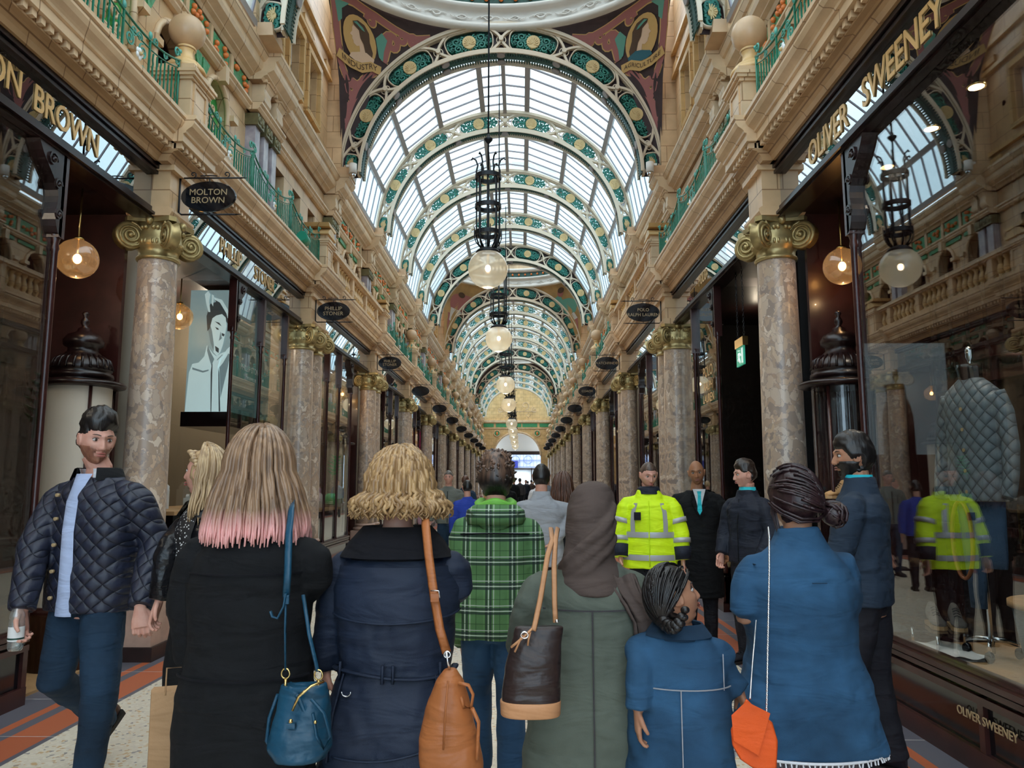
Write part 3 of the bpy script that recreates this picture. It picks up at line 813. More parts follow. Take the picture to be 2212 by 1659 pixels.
# ---- domes with pendentives
def dome(y0, y1, idx):
    cy = (y0 + y1) / 2; ry = (y1 - y0) / 2; rx = RO + .02; zr = ZS + rx
    name = ['nearest', 'middle', 'furthest'][idx]
    root = empty('dome', 'round glazed %s dome with white moulded ring and painted corner spandrels' % name, 'dome', group='roof domes')
    def pend(x, z, off=.0):
        X = (x - VX) / rx; Z = (z - ZS) / rx; q = max(0.02, 2 - X * X - Z * Z); s_ = min(1.0 if True else 1, sqrt(q)); return cy + ry * sqrt(q) - off
    for sx in (-1, 1):
        for sy in (-1, 1):
            pd = MB(); N, Mv = 16, 12; vs = []
            for i in range(N + 1):
                ph = pi / 2 * i / N; rmx = 1 / max(cos(ph), sin(ph))
                for j in range(Mv + 1):
                    rr = 1 + (rmx - 1) * (1 - j / Mv); zz = sqrt(max(0, 2 - rr * rr))
                    vs.append(V((VX + sx * rx * rr * cos(ph), cy + sy * ry * rr * sin(ph), ZS + rx * zz)))
            fs = [(i * (Mv + 1) + j, (i + 1) * (Mv + 1) + j, (i + 1) * (Mv + 1) + j + 1, i * (Mv + 1) + j + 1) for i in range(N) for j in range(Mv)]
            pd.add(vs, fs, True); pd.build('pendentive', 'mural_ground' if idx != 1 else 'mural_ochre', root)
    L = lambda mb, prof, n=72: mb.lathe([(r, z) for r, z in prof], (VX, cy, zr), n, 1, 1, None, True, False)
    def ell(prof, m, nm, n=72, par=None):
        mb = MB(); rs = []
        for dr, dz in prof: rs.append([V((VX + (rx + dr) * cos(2 * pi * j / n), cy + (ry + dr) * sin(2 * pi * j / n), zr + dz)) for j in range(n)])
        return mb.rings(rs, False).build(nm, m, par or root)
    ell([(.04, -.08), (-.06, -.08), (-.1, -.03), (-.09, .02), (-.05, .05), (-.06, .2), (-.1, .24), (-.16, .26), (-.2, .3), (-.19, .34), (-.12, .36)], 'white_mould', 'ring_moulding')
    so = MB()
    for j in range(36):
        a = 2 * pi * (j + .5) / 36; q = lambda u, v: V((VX + (rx - .085) * cos(a + u / rx), cy + (ry - .085) * sin(a + u / rx), zr + v))
        e = 1 if j % 2 else -1
        so.tube([q(p[0], p[1] + .12) for p in [(.13 * (1 - .8 * t / 12) * cos(e * t * .75), .055 * (1 - .7 * t / 12) * sin(e * t * .75)) for t in range(13)]], .011, 4); so.tube([q(-.22 + .04 * t, .12 + .03 * sin(t * .9 * e)) for t in range(12)], .009, 4)
    so.build('ring_ornament', 'white_mould', root)
    ell([(-.12, .36), (-.1, .56)], 'dark_green', 'green_band')
    bb = MB()
    n = 64
    for j in range(n):
        a = 2 * pi * j / n; bb.ball((VX + (rx - .14) * cos(a), cy + (ry - .14) * sin(a), zr + .46), .045, 10, 6)
    bb.build('orange_bosses', 'fruit', root)
    ell([(-.1, .56), (-.2, .58), (-.26, .64), (-.26, .7), (-.1, .74)], 'white_mould', 'upper_moulding')
    ell([(-.1, .74), (-.1, 1.0)], 'terra_cream', 'drum_base')
    # drum with colonnettes, windows
    d = MB(); g = MB(); n = 32
    for j in range(n):
        a = 2 * pi * j / n
        d.lathe([(.07, .95), (.07, 1.05), (.05, 1.1), (.045, 2.0), (.07, 2.1), (.07, 2.2)], (VX + (rx - .2) * cos(a), cy + (ry - .2) * sin(a), zr), 8)
        if j % 4 == 0:
            d.cbox((VX + (rx - .08) * cos(a), cy + (ry - .08) * sin(a), zr + 1.55), (.3, .3, 1.2))
    d.build('drum_colonnettes', 'white_mould', root)
    ell([(-.06, 1.0), (-.06, 2.2)], 'roof_glass', 'drum_glazing')
    ell([(-.02, 2.2), (-.25, 2.22), (-.28, 2.3), (-.1, 2.4)], 'white_mould', 'drum_cornice')
    mb = MB(); rs = []; nn = 48
    for q in range(9):
        t = q / 8 * pi / 2 * .96; rs.append([V((VX + (rx - .1) * cos(t) * cos(2 * pi * j / nn), cy + (ry - .1) * cos(t) * sin(2 * pi * j / nn), zr + 2.4 + 1.6 * sin(t))) for j in range(nn)])
    mb.rings(rs, False).build('dome_glass', 'roof_glass', root)
    rb = MB()
    for j in range(0, nn, 3):
        rb.tube([rs[q][j] for q in range(9)], .035, 4)
    for q in range(0, 9, 2): rb.tube([p for p in rs[q]], .025, 4, closed=True)
    rb.build('dome_ribs', 'cream_paint', root)
    return root, pend
def mural_mat():
    mat('mural_ground', (.05, .026, .028), .5, noise_s=5, noise_a=.3); mat('mural_ochre', (.5, .3, .12), .5, noise_s=2, noise_a=.35)
    mat('mural_pink', (.36, .13, .12), .5); mat('mural_gold', (.62, .38, .14), .5); mat('mural_teal', (.12, .33, .26), .5)
    mat('mural_dark', (.09, .05, .03), .5); mat('mural_flesh', (.75, .52, .36), .5); mat('mural_white', (.6, .55, .5), .5); mat('mural_blue', (.03, .13, .17), .5)
mural_mat()
DM = [dome(8.85, 13.3, 0), dome(26.5, 32.2, 1), dome(47.7, 53.4, 2)]

# mural paintings laid on the far pendentives
from mathutils.geometry import tessellate_polygon
def lay(root, pend, polys, name, m, off):
    mb = MB()
    for poly in polys:
        P = [V((x, 0, z)) for x, z in poly]
        tri = tessellate_polygon([[V((x, z, 0)) for x, z in poly]])
        # refine once for curvature
        vs = []; fs = []
        for t in tri:
            a, b, c = [P[i] for i in t]; st = [(a, b, c)]
            for _ in range(2):
                st = [u for (a, b, c) in st for u in ((a, (a + b) / 2, (a + c) / 2), ((a + b) / 2, b, (b + c) / 2), ((a + c) / 2, (b + c) / 2, c), ((a + b) / 2, (b + c) / 2, (a + c) / 2))]
            for a, b, c in st:
                o = len(vs); vs += [a, b, c]; fs.append((o, o + 1, o + 2))
        mb.add([(v.x, pend(v.x, v.z, off), v.z) for v in vs], fs)
    return mb.build(name, m, root)
def stroke(pts, w):
    """closed polygon round a polyline"""
    L = []; R = []
    for i, p in enumerate(pts):
        a = pts[max(0, i - 1)]; b = pts[min(len(pts) - 1, i + 1)]
        d = V((b[0] - a[0], b[1] - a[1])); d = d.normalized() if d.length else V((1, 0)); ww = w[i] if isinstance(w, list) else w
        L.append((p[0] - d.y * ww, p[1] + d.x * ww)); R.append((p[0] + d.y * ww, p[1] - d.x * ww))
    return [[L[i], L[i + 1], R[i + 1], R[i]] for i in range(len(L) - 1)]
def sp2(c, r, a0, turns, n=16, sh=.8):
    return [(c[0] + r * (1 - sh * i / (n - 1)) * cos(a0 + turns * 2 * pi * i / (n - 1)), c[1] + r * (1 - sh * i / (n - 1)) * sin(a0 + turns * 2 * pi * i / (n - 1))) for i in range(n)]
def oval(c, a, b, n=24): return [(c[0] + a * cos(2 * pi * i / n), c[1] + b * sin(2 * pi * i / n)) for i in range(n)]
def mural(idx, sx, word):
    root, pend = DM[idx]
    # local coords: u outward from axis (always positive to the wall), w = up from spring
    X = lambda u, w: (VX + sx * u, ZS + w - .17)
    T = lambda poly: [X(u, w) for u, w in poly]
    c = (2.5, 2.48)
    frame = [sp2((1.98, 2.6), .13, 0, 1.2), sp2((1.62, 2.7), .08, pi, -1.1), sp2((2.7, 1.75), .13, pi / 2, 1.3), sp2((2.72, 1.45), .09, 0, -1.2),
             [(1.3, 2.8), (1.6, 2.74), (1.9, 2.8), (2.2, 2.88), (2.55, 2.93), (2.8, 2.9)], [(2.14, 2.3), (2.07, 2.5), (2.0, 2.7)], [(2.3, 2.12), (2.5, 1.95), (2.65, 1.7), (2.75, 1.4), (2.8, 1.15)],
             [(2.8, 2.9), (2.84, 2.5), (2.84, 2.1), (2.76, 1.85)]]
    pl = [q for f in frame for q in stroke(f, .045)]; pg = [q for f in frame for q in stroke(f, .06)]
    for f in [sp2((2.5, 1.82), .1, 0, 1.1), sp2((2.66, 1.58), .09, pi, -1.2), sp2((1.4, 2.72), .05, 0, 1.), sp2((1.8, 2.72), .08, 0, -1.), sp2((2.3, 2.8), .07, 0, 1.)]:
        pl += [q for q in stroke(f, .035)]; pg += [q for q in stroke(f, .05)]
    for q in range(5): pg.append(oval((2.79 + .01 * q, 1.18 - .1 * q), .075 - .012 * q, .07, 12)); pl.append(oval((2.79 + .01 * q, 1.18 - .1 * q), .062 - .012 * q, .056, 12))
    lay(root, pend, [T(p) for p in pg], 'mural_outline', 'mural_gold', .012)
    lay(root, pend, [T(p) for p in pl], 'mural_scrolls', 'mural_pink', .02)
    lay(root, pend, [T([(2.06, 2.62), (2.14, 2.7), (2.25, 2.6), (2.22, 2.35), (2.16, 2.3), (2.13, 2.45)]), T([(2.6, 2.88), (2.8, 2.84), (2.8, 2.6), (2.74, 2.66), (2.72, 2.78)])], 'mural_leaf_fields', 'mural_teal', .024)
    lay(root, pend, [T(oval(c, .25, .31))], 'mural_medallion', 'mural_gold', .028)
    fx = -1 if sx < 0 else 1   # both look towards... profile points outward from vault centre on the left
    F = lambda pts: [T([(c[0] + a * .86 + .02, c[1] + b * .86 + .02) for a, b in p]) for p in pts]
    face = [[(-.02, .20), (.07, .19), (.10, .13), (.10, .09), (.15, .03), (.11, .01), (.12, -.03), (.10, -.05), (.10, -.09), (.05, -.12), (.0, -.10), (.0, -.22), (-.12, -.22), (-.12, 0), (-.1, .15)]]
    head = [[(-.02, .27), (.07, .23), (.06, .18), (-.02, .13), (-.03, .02), (-.08, -.06), (-.1, -.2), (-.2, -.3), (-.24, -.15), (-.2, .0), (-.2, .14), (-.13, .24)]]
    lay(root, pend, F(face), 'mural_face', 'mural_flesh', .034); lay(root, pend, F(head), 'mural_hair', 'mural_dark', .04)
    lay(root, pend, F([[(-.26, -.25), (-.12, -.18), (.0, -.2), (.16, -.26), (.2, -.33), (.1, -.37), (-.12, -.37), (-.24, -.31)]]), 'mural_dress', 'mural_blue' if sx > 0 else 'mural_flesh', .046)
    rb = [(2.2, 2.14), (2.35, 2.17), (2.52, 2.1), (2.68, 2.12), (2.86, 2.2)]
    lay(root, pend, [T(q) for q in stroke(rb, .07)], 'mural_ribbon', 'mural_gold', .05)
    lay(root, pend, F([[(.06, .22), (.0, .245), (-.1, .19), (-.13, .14), (-.08, .15), (0, .2)]]), 'mural_wreath', 'mural_teal', .05)
    if word:
        px = VX + sx * 2.53
        def cv(co):
            x = co.x; z = co.y; u = abs(x - VX)
            for i in range(len(rb) - 1):
                if rb[i][0] <= u <= rb[i + 1][0] or i == len(rb) - 2 or u < rb[0][0]:
                    t = (u - rb[i][0]) / (rb[i + 1][0] - rb[i][0]); w = rb[i][1] + (rb[i + 1][1] - rb[i][1]) * t; break
            zz = ZS + w - .17 + (z)
            return V((x, pend(x, zz, .058) - co.z, zz))
        text_mesh(word, .115 if len(word) < 9 else .088, 'mural_word', 'mural_dark', root, Matrix.Translation((px, 0, 0)), .001, curve=cv)
mural(0, -1, 'INDUSTRY'); mural(0, 1, 'AGRICULTURE')
def mural2(sx):
    root, pend = DM[1]
    T = lambda poly: [(VX + sx * u, ZS + w) for u, w in poly]
    if sx > 0:
        lay(root, pend, [T(oval((2.3, 1.9), .42, .36)), T([(1.6, 2.2), (2.0, 2.45), (2.2, 2.1), (1.95, 1.9)])], 'mural_robe', 'mural_teal', .02)
        lay(root, pend, [T(oval((2.02, 2.5), .12, .15)), T([(2.1, 1.5), (2.75, 1.5), (2.8, .8), (2.6, .75)])], 'mural_figure', 'mural_pink', .026)
        lay(root, pend, [T(oval((2.04, 2.58), .13, .1))], 'mural_turban', 'mural_dark', .032)
        lay(root, pend, [T([(2.2, 1.5), (2.6, 1.7), (2.75, 1.45), (2.4, 1.3)])], 'mural_scroll_sheet', 'mural_white', .034)
    else:
        lay(root, pend, [T(oval((2.3, 2.0), .33, .42)), T([(1.6, 2.35), (2.1, 2.45), (2.2, 2.2), (1.8, 2.15)]), T([(2.4, 1.6), (2.75, 1.7), (2.8, .8), (2.6, .9)])], 'mural_figure', 'mural_pink', .02)
        lay(root, pend, [T([(2.1, 1.75), (2.6, 1.9), (2.7, 1.4), (2.5, 1.2), (2.35, 1.6)])], 'mural_cloth', 'mural_white', .026)
        lay(root, pend, [T(oval((2.15, 2.4), .13, .1))], 'mural_hair', 'mural_dark', .03)
mural2(1); mural2(-1)

# ---- end wall
def end_wall():
    w = MB(); y = YEND; cx = VX
    zo = 6.0; ra = 2.05; zs = 3.9
    # wall with arch: pieces
    N = 24
    arc = [(cx - ra * cos(pi * k / N), zs + ra * sin(pi * k / N)) for k in range(N + 1)]
    for k in range(N):
        (xa, za), (xb, zb) = arc[k], arc[k + 1]
        w.prism([(xa, za), (xb, zb), (xb, 6.9), (xa, 6.9)], 1, y, y + .3)
    w.box((-3.6, y, 0), (cx - ra, y + .3, 6.9)); w.box((cx + ra, y, 0), (2.95, y + .3, 6.9))
    w.prism([(-3.6, 6.9), (2.95, 6.9), (2.95, 7.3)] + [(cx + 2.95 * cos(pi * k / 24), ZS + 2.95 * sin(pi * k / 24)) for k in range(2, 23)] + [(-3.6, 7.3)], 1, y, y + .3)
    O = w.build('wall_back', 'terra_gold', kind='structure')
    m = MB(); m.box((-3.6, y - .15, 6.8), (2.95, y, 7.0)); m.box((-3.6, y - .08, 6.25), (2.95, y, 6.33))
    m.tube([(x, y - .03, z) for x, z in arc], .09, 6)
    for e in (-1, 1):
        m.tube(spiral((cx + e * 1.5, y, 7.9), .28, pi / 2, 1.4 * e, 20, (1, 0, 0)), .04, 4); m.tube(spiral((cx + e * .7, y, 8.3), .4, -pi / 2, 1.2 * e, 20, (1, 0, 0)), .04, 4)
        m.tube([(cx + e * 1.0, y, 7.25), (cx + e * .8, y, 7.45), (cx + e * 1.0, y, 7.65), (cx + e * 1.2, y, 7.45)], .03, 4, closed=True)
        m.tube([(cx + e * 1.75 + .26 * cos(q * pi / 8), y - .02, 5.85 + .26 * sin(q * pi / 8)) for q in range(16)], .05, 5, closed=True)
    m.box((-1.9, y - .03, 7.75), (1.2, y, 7.8))
    m.build('end_mouldings', 'terra_cream', O)
    g = MB()
    for a, b in ((-3.3, -2.4), (-2.2, .3 - .3), (.1, 1.4), (1.6, 2.6)): g.box((a, y - .03, 6.4), (b, y, 6.72))
    for e in (-1, 1): g.tube([(cx + e * 1.75, y - .03, 5.85), (cx + e * 1.75, y, 5.85)], .22, 16)
    g.build('end_green_tiles', 'tile_green', O)
    g = MB()
    for e in (-1, 1): g.ball((cx + e * 1.75, y - .04, 5.85), .13, 10, 8, (.7, .4, 1.2))
    g.build('end_fruit', 'fruit', O)
    # porch beyond, pale ceiling and beam, glass front of the building over the street
    MB().box((-3.2, y + .3, 5.9), (2.4, y + 3, 6.1)).build('ceiling', 'white_paint', kind='structure')
    pm = MB(); pm.box((-3.2, y + 2.6, 4.35), (2.4, y + 2.8, 6.0)); pm.build('trim_7', 'white_paint', kind='structure')
    pm = MB(); pm.box((-3.2, y + 2.5, 4.1), (2.4, y + 2.62, 4.4)); pm.build('trim_8', 'wood_soffit', kind='structure')
    s = empty('glazed_facade', 'pale glazed building front seen across the street beyond the far exit', 'building', (0, 80, 0))
    MB().box((-4.5, .2, -.2), (3.5, .4, 6.5)).build('pale_wall', 'street_white', s)
    b = MB()
    for x in [-4 + .35 * q for q in range(22)]: b.box((x, 0, 3.2), (x + .03, .1, 6.4))
    for z in (3.2, 3.9, 4.6, 5.3): b.box((-4.2, -.02, z), (3.2, .1, z + .05))
    for x in (-1.9, -.6, .7): b.tube([(x + .42 * cos(q * pi / 12), -.05, 3.95 + .42 * sin(q * pi / 12)) for q in range(24)], .03, 5, closed=True)
    b.build('blue_lattice', 'street_blue', s)
    b = MB(); b.box((-4.2, -.1, 0), (-2.6, .2, 3.1)); b.box((1.0, -.1, 0), (1.1, .1, 3.1)); b.box((-2.6, -.1, 2.95), (3.2, .1, 3.1)); b.build('dark_doorframe', 'wood_soffit', s)
    t = MB(); t.box((-2.45, -.16, 3.12), (-.35, -.1, 3.85)); t = t.build('sign_board', 'street_sign', s)
    text_mesh('ludi', .62, 'lettering', 'street_yellow', s, frameM((-1.25, -.18, 3.48), (1, 0, 0), (0, 0, 1)), .01)
mat('street_white', (.9, .92, .95), .6); mat('street_blue', (.12, .2, .5), .5); mat('street_sign', (.02, .03, .25), .4); mat('street_yellow', (.8, .6, .08), .4)
end_wall()
# ================================================================== SHOPFRONTS
SHN = {(-1, 0): 'bath goods shop', (-1, 1): 'jewellery shop', (-1, 2): 'second jewellery shop', (1, 0): 'menswear and shoe shop', (1, 1): 'polo clothing shop', (1, 2): 'watch shop'}
def console(mb, x0, y, sg):
    """carved curved bracket at a mullion head, sweeping towards sg*y"""
    pr = [(y, 3.95)] + [(y + sg * (.05 + .29 * (1 - t / 14) ** 2.2 + .03 * sin(t / 14 * 3 * pi)), 3.95 - .62 * t / 14) for t in range(15)] + [(y, 3.3)]
    mb.prism(pr, 0, x0 - .05, x0 + .05)
    for c, r in (((y + sg * .17, 3.84), .06), ((y + sg * .09, 3.68), .045), ((y + sg * .06, 3.46), .045)):
        for e in (-1, 1): mb.tube(spiral((x0 + e * .055, c[0], c[1]), r, 0, 1.6, 14), .011, 4); mb.ball((x0 + e * .06, c[0], c[1]), r * .4, 8, 5)
def shopfront(sd, i, y0, y1, wins, recs, muls, band=None, band2=None, room='room_dim', lit=0., depth=3.6, lbl=''):
    root = empty('shopfront', lbl, 'shopfront', group='shopfronts')
    X = lambda p: SX(sd, p)
    def bx(mb, p0, p1, a, b, z0, z1):
        xa, xb = sorted((X(p0), X(p1))); mb.box((xa, a, z0), (xb, b, z1))
    # sign band over the whole bay
    fr = MB(); sg = MB()
    bx(fr, -.14, .03, y0, y1, 3.93, 4.03); bx(fr, -.14, .06, y0, y1, 3.95, 3.975); bx(fr, -.14, .055, y0, y1, 4.35, 4.38); bx(fr, -.14, .075, y0, y1, 4.39, 4.43)
    for yy in (y0, y1 - .06): bx(fr, -.12, .04, yy, yy + .06, 4.0, 4.36)
    bx(sg, -.12, -.0, y0 + .06, y1 - .06, 4.03, 4.35)
    fr.build('fascia_frame', 'wood_dark', root); sgo = sg.build('sign_panel', 'sign_mirror', root)
    for b in (band, band2):
        if b:
            txt, yc, size, spc = b
            ex = (0, 1, 0) if sd < 0 else (0, -1, 0)
            text_mesh(txt, size, 'lettering', 'gold_letter', sgo, frameM((X(.006), yc, 4.19), ex, (0, 0, 1)) @ Matrix.Diagonal((.84, 1, 1, 1)), .004, space=spc, bold=.002)
    # soffit and room shell
    rm = MB()
    bx(rm, -.12, -depth, y0, y1, 3.97, 4.05)
    rm.build('soffit', 'wood_soffit', root)
    rm = MB(); bx(rm, -depth, -depth - .1, y0, y1, 0, 4.0); bx(rm, -.25, -depth, y0 - .03, y0 + .03, 0, 3.97); bx(rm, -.25, -depth, y1 - .03, y1 + .03, 0, 3.97)
    rm.build('inner_walls', room, root)
    wd = MB(); gl = MB(); st = MB(); pl = MB(); con = MB()
    for a, b in wins:
        bx(wd, -.12, .0, a, b, .42, .5); bx(wd, -.14, .03, a, b, .46, .49)
        bx(st, -.12, -.01, a, b, .12, .42); bx(wd, -.12, .02, a, b, 0, .12); bx(wd, -.1, .02, a, b, .36, .4); bx(wd, -.12, .02, a, b, .42, .45)
        bx(pl, -.14, -1.2, a, b, .38, .43)
        n = max(1, int((b - a) / 1.2))
        for q in range(n + 1): yy = a + (b - a - .05) * q / n; bx(wd, -.12, .015, yy, yy + .05, .1, .4)
        bx(gl, -.045, -.037, a, b, .5, 3.93)
    for a, b in recs:
        # returns, back wall, door, step
        bx(gl, -.05, -1.25, a - .008, a, .5, 3.93) if any(abs(w[1] - a) < .05 for w in wins) else bx(wd, -.22, -1.3, a, a + .05, 0, 3.97)
        if any(abs(w[0] - b) < .05 for w in wins): bx(gl, -.05, -1.25, b, b + .008, .5, 3.93); bx(wd, -.05, -1.3, b, b + .06, 0, .5)
        else: bx(wd, -.22, -1.3, b - .05, b, 0, 3.97)
        for yy in (a, b):
            if any(abs(w[1] - yy) < .05 or abs(w[0] - yy) < .05 for w in wins):
                for e in (-1.0,): pass
        bx(wd, -1.3, -1.38, a, b, 2.5, 3.97); bx(wd, -1.3, -1.38, a, a + .2, 0, 3.97); bx(wd, -1.3, -1.38, b - .2, b, 0, 3.97)
        for z in (.12, 1.1, 2.3, 3.1, 3.85): bx(wd, -1.26, -1.31, a + .05, b - .05, z, z + .07)
        for q in range(6): yy = a + .1 + (b - a - .25) * q / 5; bx(wd, -1.27, -1.31, yy, yy + .03, 2.5, 3.97)
        d = MB(); bx(d, -1.34, -1.36, a + .2, b - .2, 0, 2.5); dd = d.build('door', 'wood_soffit', root)
        h = MB(); yy = a + .3; bx(h, -1.25, -1.31, yy, yy + .03, 1.0, 1.35); h.build('door_handle', 'brass', dd)
        bx(pl, -.1, -1.3, a, b, -.02, .02)
    for yy in muls:
        cm = MB()
        cm.lathe([(.03, .45), (.03, .5), (.022, .55), (.022, 3.2), (.03, 3.22), (.022, 3.26), (.04, 3.32), (.04, 3.36)], (X(-.02), yy, 0), 10)
        bx(cm, -.07, .02, yy - .035, yy + .035, 3.3, 3.95)
        cm.build('mullion', 'wood_red', root)
    for a, b in recs:
        for yy, s in ((a, 1), (b, -1)):
            if any(abs(w[1] - yy) < .05 or abs(w[0] - yy) < .05 for w in wins): con = MB(); console(con, X(-.03), yy, -s); con.build('carved_bracket', 'wood_dark', root)
    wd.build('timber_frame', 'wood_red', root); st.build('name_strip', 'signblack', root); gl.build('window_glass', 'shop_glass', root)
    pl.build('display_floor', 'wood_pale', root)
    return root, X
r0, X = shopfront(-1, 0, -5.5, 6.86, [(-5.5, 5.46)], [(5.46, 6.86)], [5.46, 3.4, 1.2], ('MOLTON  BROWN', 4.93, .27, .97), None, 'room_beige', lbl='dark timber shopfront under the gold MOLTON BROWN lettering, left of the first marble column')
r1, X = shopfront(-1, 1, 7.14, 11.9, [(8.97, 11.9)], [(7.14, 8.97)], [8.97, 9.98, 11.0], ('PHILLIP', 8.75, .25, 1.0), ('STONER', 9.95, .25, 1.0), 'room_beige', lbl='jewellery shopfront with the portrait light box, between the single column and the first pair')
r2, X = shopfront(-1, 2, 12.3, 17.05, [(12.3, 15.4)], [(15.4, 17.05)], [13.5, 14.4, 15.4], None, None, 'room_beige', lbl='third shopfront on the jewellery side with green balloon shapes behind its glass')
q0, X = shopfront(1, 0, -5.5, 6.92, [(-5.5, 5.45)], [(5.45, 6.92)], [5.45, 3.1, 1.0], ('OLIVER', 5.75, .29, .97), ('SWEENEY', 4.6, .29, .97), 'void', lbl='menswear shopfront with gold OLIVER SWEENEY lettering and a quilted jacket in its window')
ROOMS = [(-1, 2.6, 36), (-1, 10.3, 40), (-1, 13.8, 40), (1, 4.4, 7), (1, 10.6, 5), (1, 14, 20)]  # bare point lights added to brighten the dark shop interiors, without fittings
for sd, yy, e_ in ROOMS:
    for dy in ((-.8, .8) if e_ > 20 else (0,)):
        l = bpy.data.lights.new('shop_fill_light', 'POINT'); l.energy = e_ / 2; l.color = (1, .8, .6); l.shadow_soft_size = 0
        link('shop_fill_light', l, None, loc=(SX(sd, -.9 if sd > 0 else -1.2), yy + dy, 3.75))
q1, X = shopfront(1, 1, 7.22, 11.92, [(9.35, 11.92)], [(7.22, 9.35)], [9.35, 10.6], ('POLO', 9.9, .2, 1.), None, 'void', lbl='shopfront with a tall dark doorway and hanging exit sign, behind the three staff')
q2, X = shopfront(1, 2, 12.36, 17.1, [(12.36, 15.5)], [(15.5, 17.1)], [13.4, 14.5, 15.5], None, None, 'room_dim', lbl='glass shopfront on the menswear side between the first and second pairs of columns')
n = 3
for i in range(3, len(BAYS)):
    a = BAYS[i] + .22; b = (BAYS[i + 1] if i + 1 < len(BAYS) else YEND) - .22
    for sd in (-1, 1):
        m = a + (b - a) * (.33 if (i + (sd > 0)) % 2 else .66)
        if (i + (sd > 0)) % 2: w, r = [(m, b)], [(a, m)]
        else: w, r = [(a, m)], [(m, b)]
        shopfront(sd, i, a, b, w, r, [w[0][0] + (w[0][1] - w[0][0]) * t for t in (.0, .34, .67, 1.)], room='room_beige' if i % 2 else 'room_dim', depth=2.2,
                  lbl='timber and glass shopfront, %s bay from the front on the %s' % (ORD[i], SL[sd]))
# name strip lettering, polo glass lettering
text_mesh('OLIVER SWEENEY', .066, 'strip_lettering', 'gold_dull', q0, frameM((SX(1, .018), 4.17, .28), (0, -1, 0), (0, 0, 1)), .002)
text_mesh('POLO', .2, 'glass_lettering', 'gold_letter', q1, frameM((SX(1, -.03), 9.95, 2.95), (0, -1, 0), (0, 0, 1)), .001)
text_mesh('RALPH\nLAUREN', .16, 'glass_lettering', 'gold_letter', q1, frameM((SX(1, -.03), 9.95, 2.68), (0, -1, 0), (0, 0, 1)), .001)

# ---- turned timber caps over round showcases in the entrance recesses
def showcase(x, y, inner, lb):
    root = empty('round_showcase', lb, 'showcase', (x, y, 0), group='round corner showcases')
    c = MB(); c.lathe([(.02, 2.98), (.03, 2.96), (.015, 2.93), (.03, 2.91), (.035, 2.88), (.02, 2.85), (.05, 2.83), (.06, 2.8), (.13, 2.77), (.16, 2.72), (.155, 2.68), (.12, 2.66), (.12, 2.63), (.15, 2.6), (.17, 2.58),
                       (.215, 2.545), (.235, 2.5), (.24, 2.46), (.22, 2.45), (.25, 2.43), (.255, 2.4), (.23, 2.39), (.23, 2.37), (.34, 2.36), (.36, 2.34), (.35, 2.32), (.27, 2.31)], n=40)
    for q in range(24):
        a = 2 * pi * q / 24; c.tube([(.165 * cos(a), .165 * sin(a), 2.585), (.218 * cos(a), .218 * sin(a), 2.55), (.243 * cos(a), .243 * sin(a), 2.47)], .012, 5)
    c.build('turned_cap', 'wood_dark', root)
    MB().lathe([(.27, 0), (.27, .45), (.29, .46), (.29, .5), (.26, .52)], n=32).build('base', 'wood_red', root)
    g = MB(); g.lathe([(.25, .5), (.25, 2.32)], n=32, cap=False); g.build('curved_panel', inner, root)
    p = MB()
    for a in (-2.4, -.75, .8, 2.3): p.tube([(.258 * cos(a), .258 * sin(a), .5), (.258 * cos(a), .258 * sin(a), 2.32)], .014, 6)
    p.build('corner_posts', 'wood_red', root)
mat('blind_beige', (.62, .55, .46), .6, noise_s=3, noise_a=.06)
showcase(-3.78, 6.5, 'blind_beige', 'round showcase with turned dark wood cap and beige curved panel behind the quilted man')
showcase(2.74, 6.55, 'small_glass', 'round glass showcase with turned dark wood cap beside the bearded man')
showcase(SX(-1, -.45), 16.2, 'blind_beige', 'round beige showcase deep in the third recess of the jewellery side')

# ---- small hanging globe lamps in the recesses
def globe_lamp(x, y, z, r, top, glass, lb, power=.7):
    root = empty('globe_lamp', lb, 'lamp', (x, y, z), group='small hanging globe lamps')
    MB().ball((0, 0, 0), r, 32, 20).build('glass_globe', glass, root)
    MB().tube([(0, 0, r * .3), (0, 0, top - z)], .008, 6).build('hanging_rod', 'brass', root)
    MB().lathe([(.03, r * .96), (.045, r * 1.0), (.035, r * 1.1), (.01, r * 1.2)], n=16).build('cap', 'brass', root)
    MB().ball((0, 0, -.0), r * .2, 12, 10, (1, 1, 1.25)).build('bulb', 'bulb', root)
    l = bpy.data.lights.new('lamp_light', 'POINT'); l.energy = power; l.color = (1, .62, .3); l.shadow_soft_size = 0
    o = bpy.data.objects.new('lamp_light', l); COL.objects.link(o); o.parent = root; o.location = (0, 0, -r - .03)
globe_lamp(-3.70, 6.18, 3.36, .165, 3.97, 'globe_amber', 'amber glass globe lamp hanging above the round showcase behind the quilted man')
globe_lamp(-4.12, 9.05, 3.5, .155, 3.97, 'globe_amber', 'globe lamp partly hidden by the marble column beside the portrait box')
globe_lamp(2.80, 6.55, 3.38, .16, 3.97, 'globe_amber', 'globe lamp hanging in the menswear shop entrance beside the big column')
globe_lamp(SX(-1, -.4), 16.3, 3.4, .15, 3.97, 'globe_amber', 'globe lamp in the recess beyond the green balloon window')

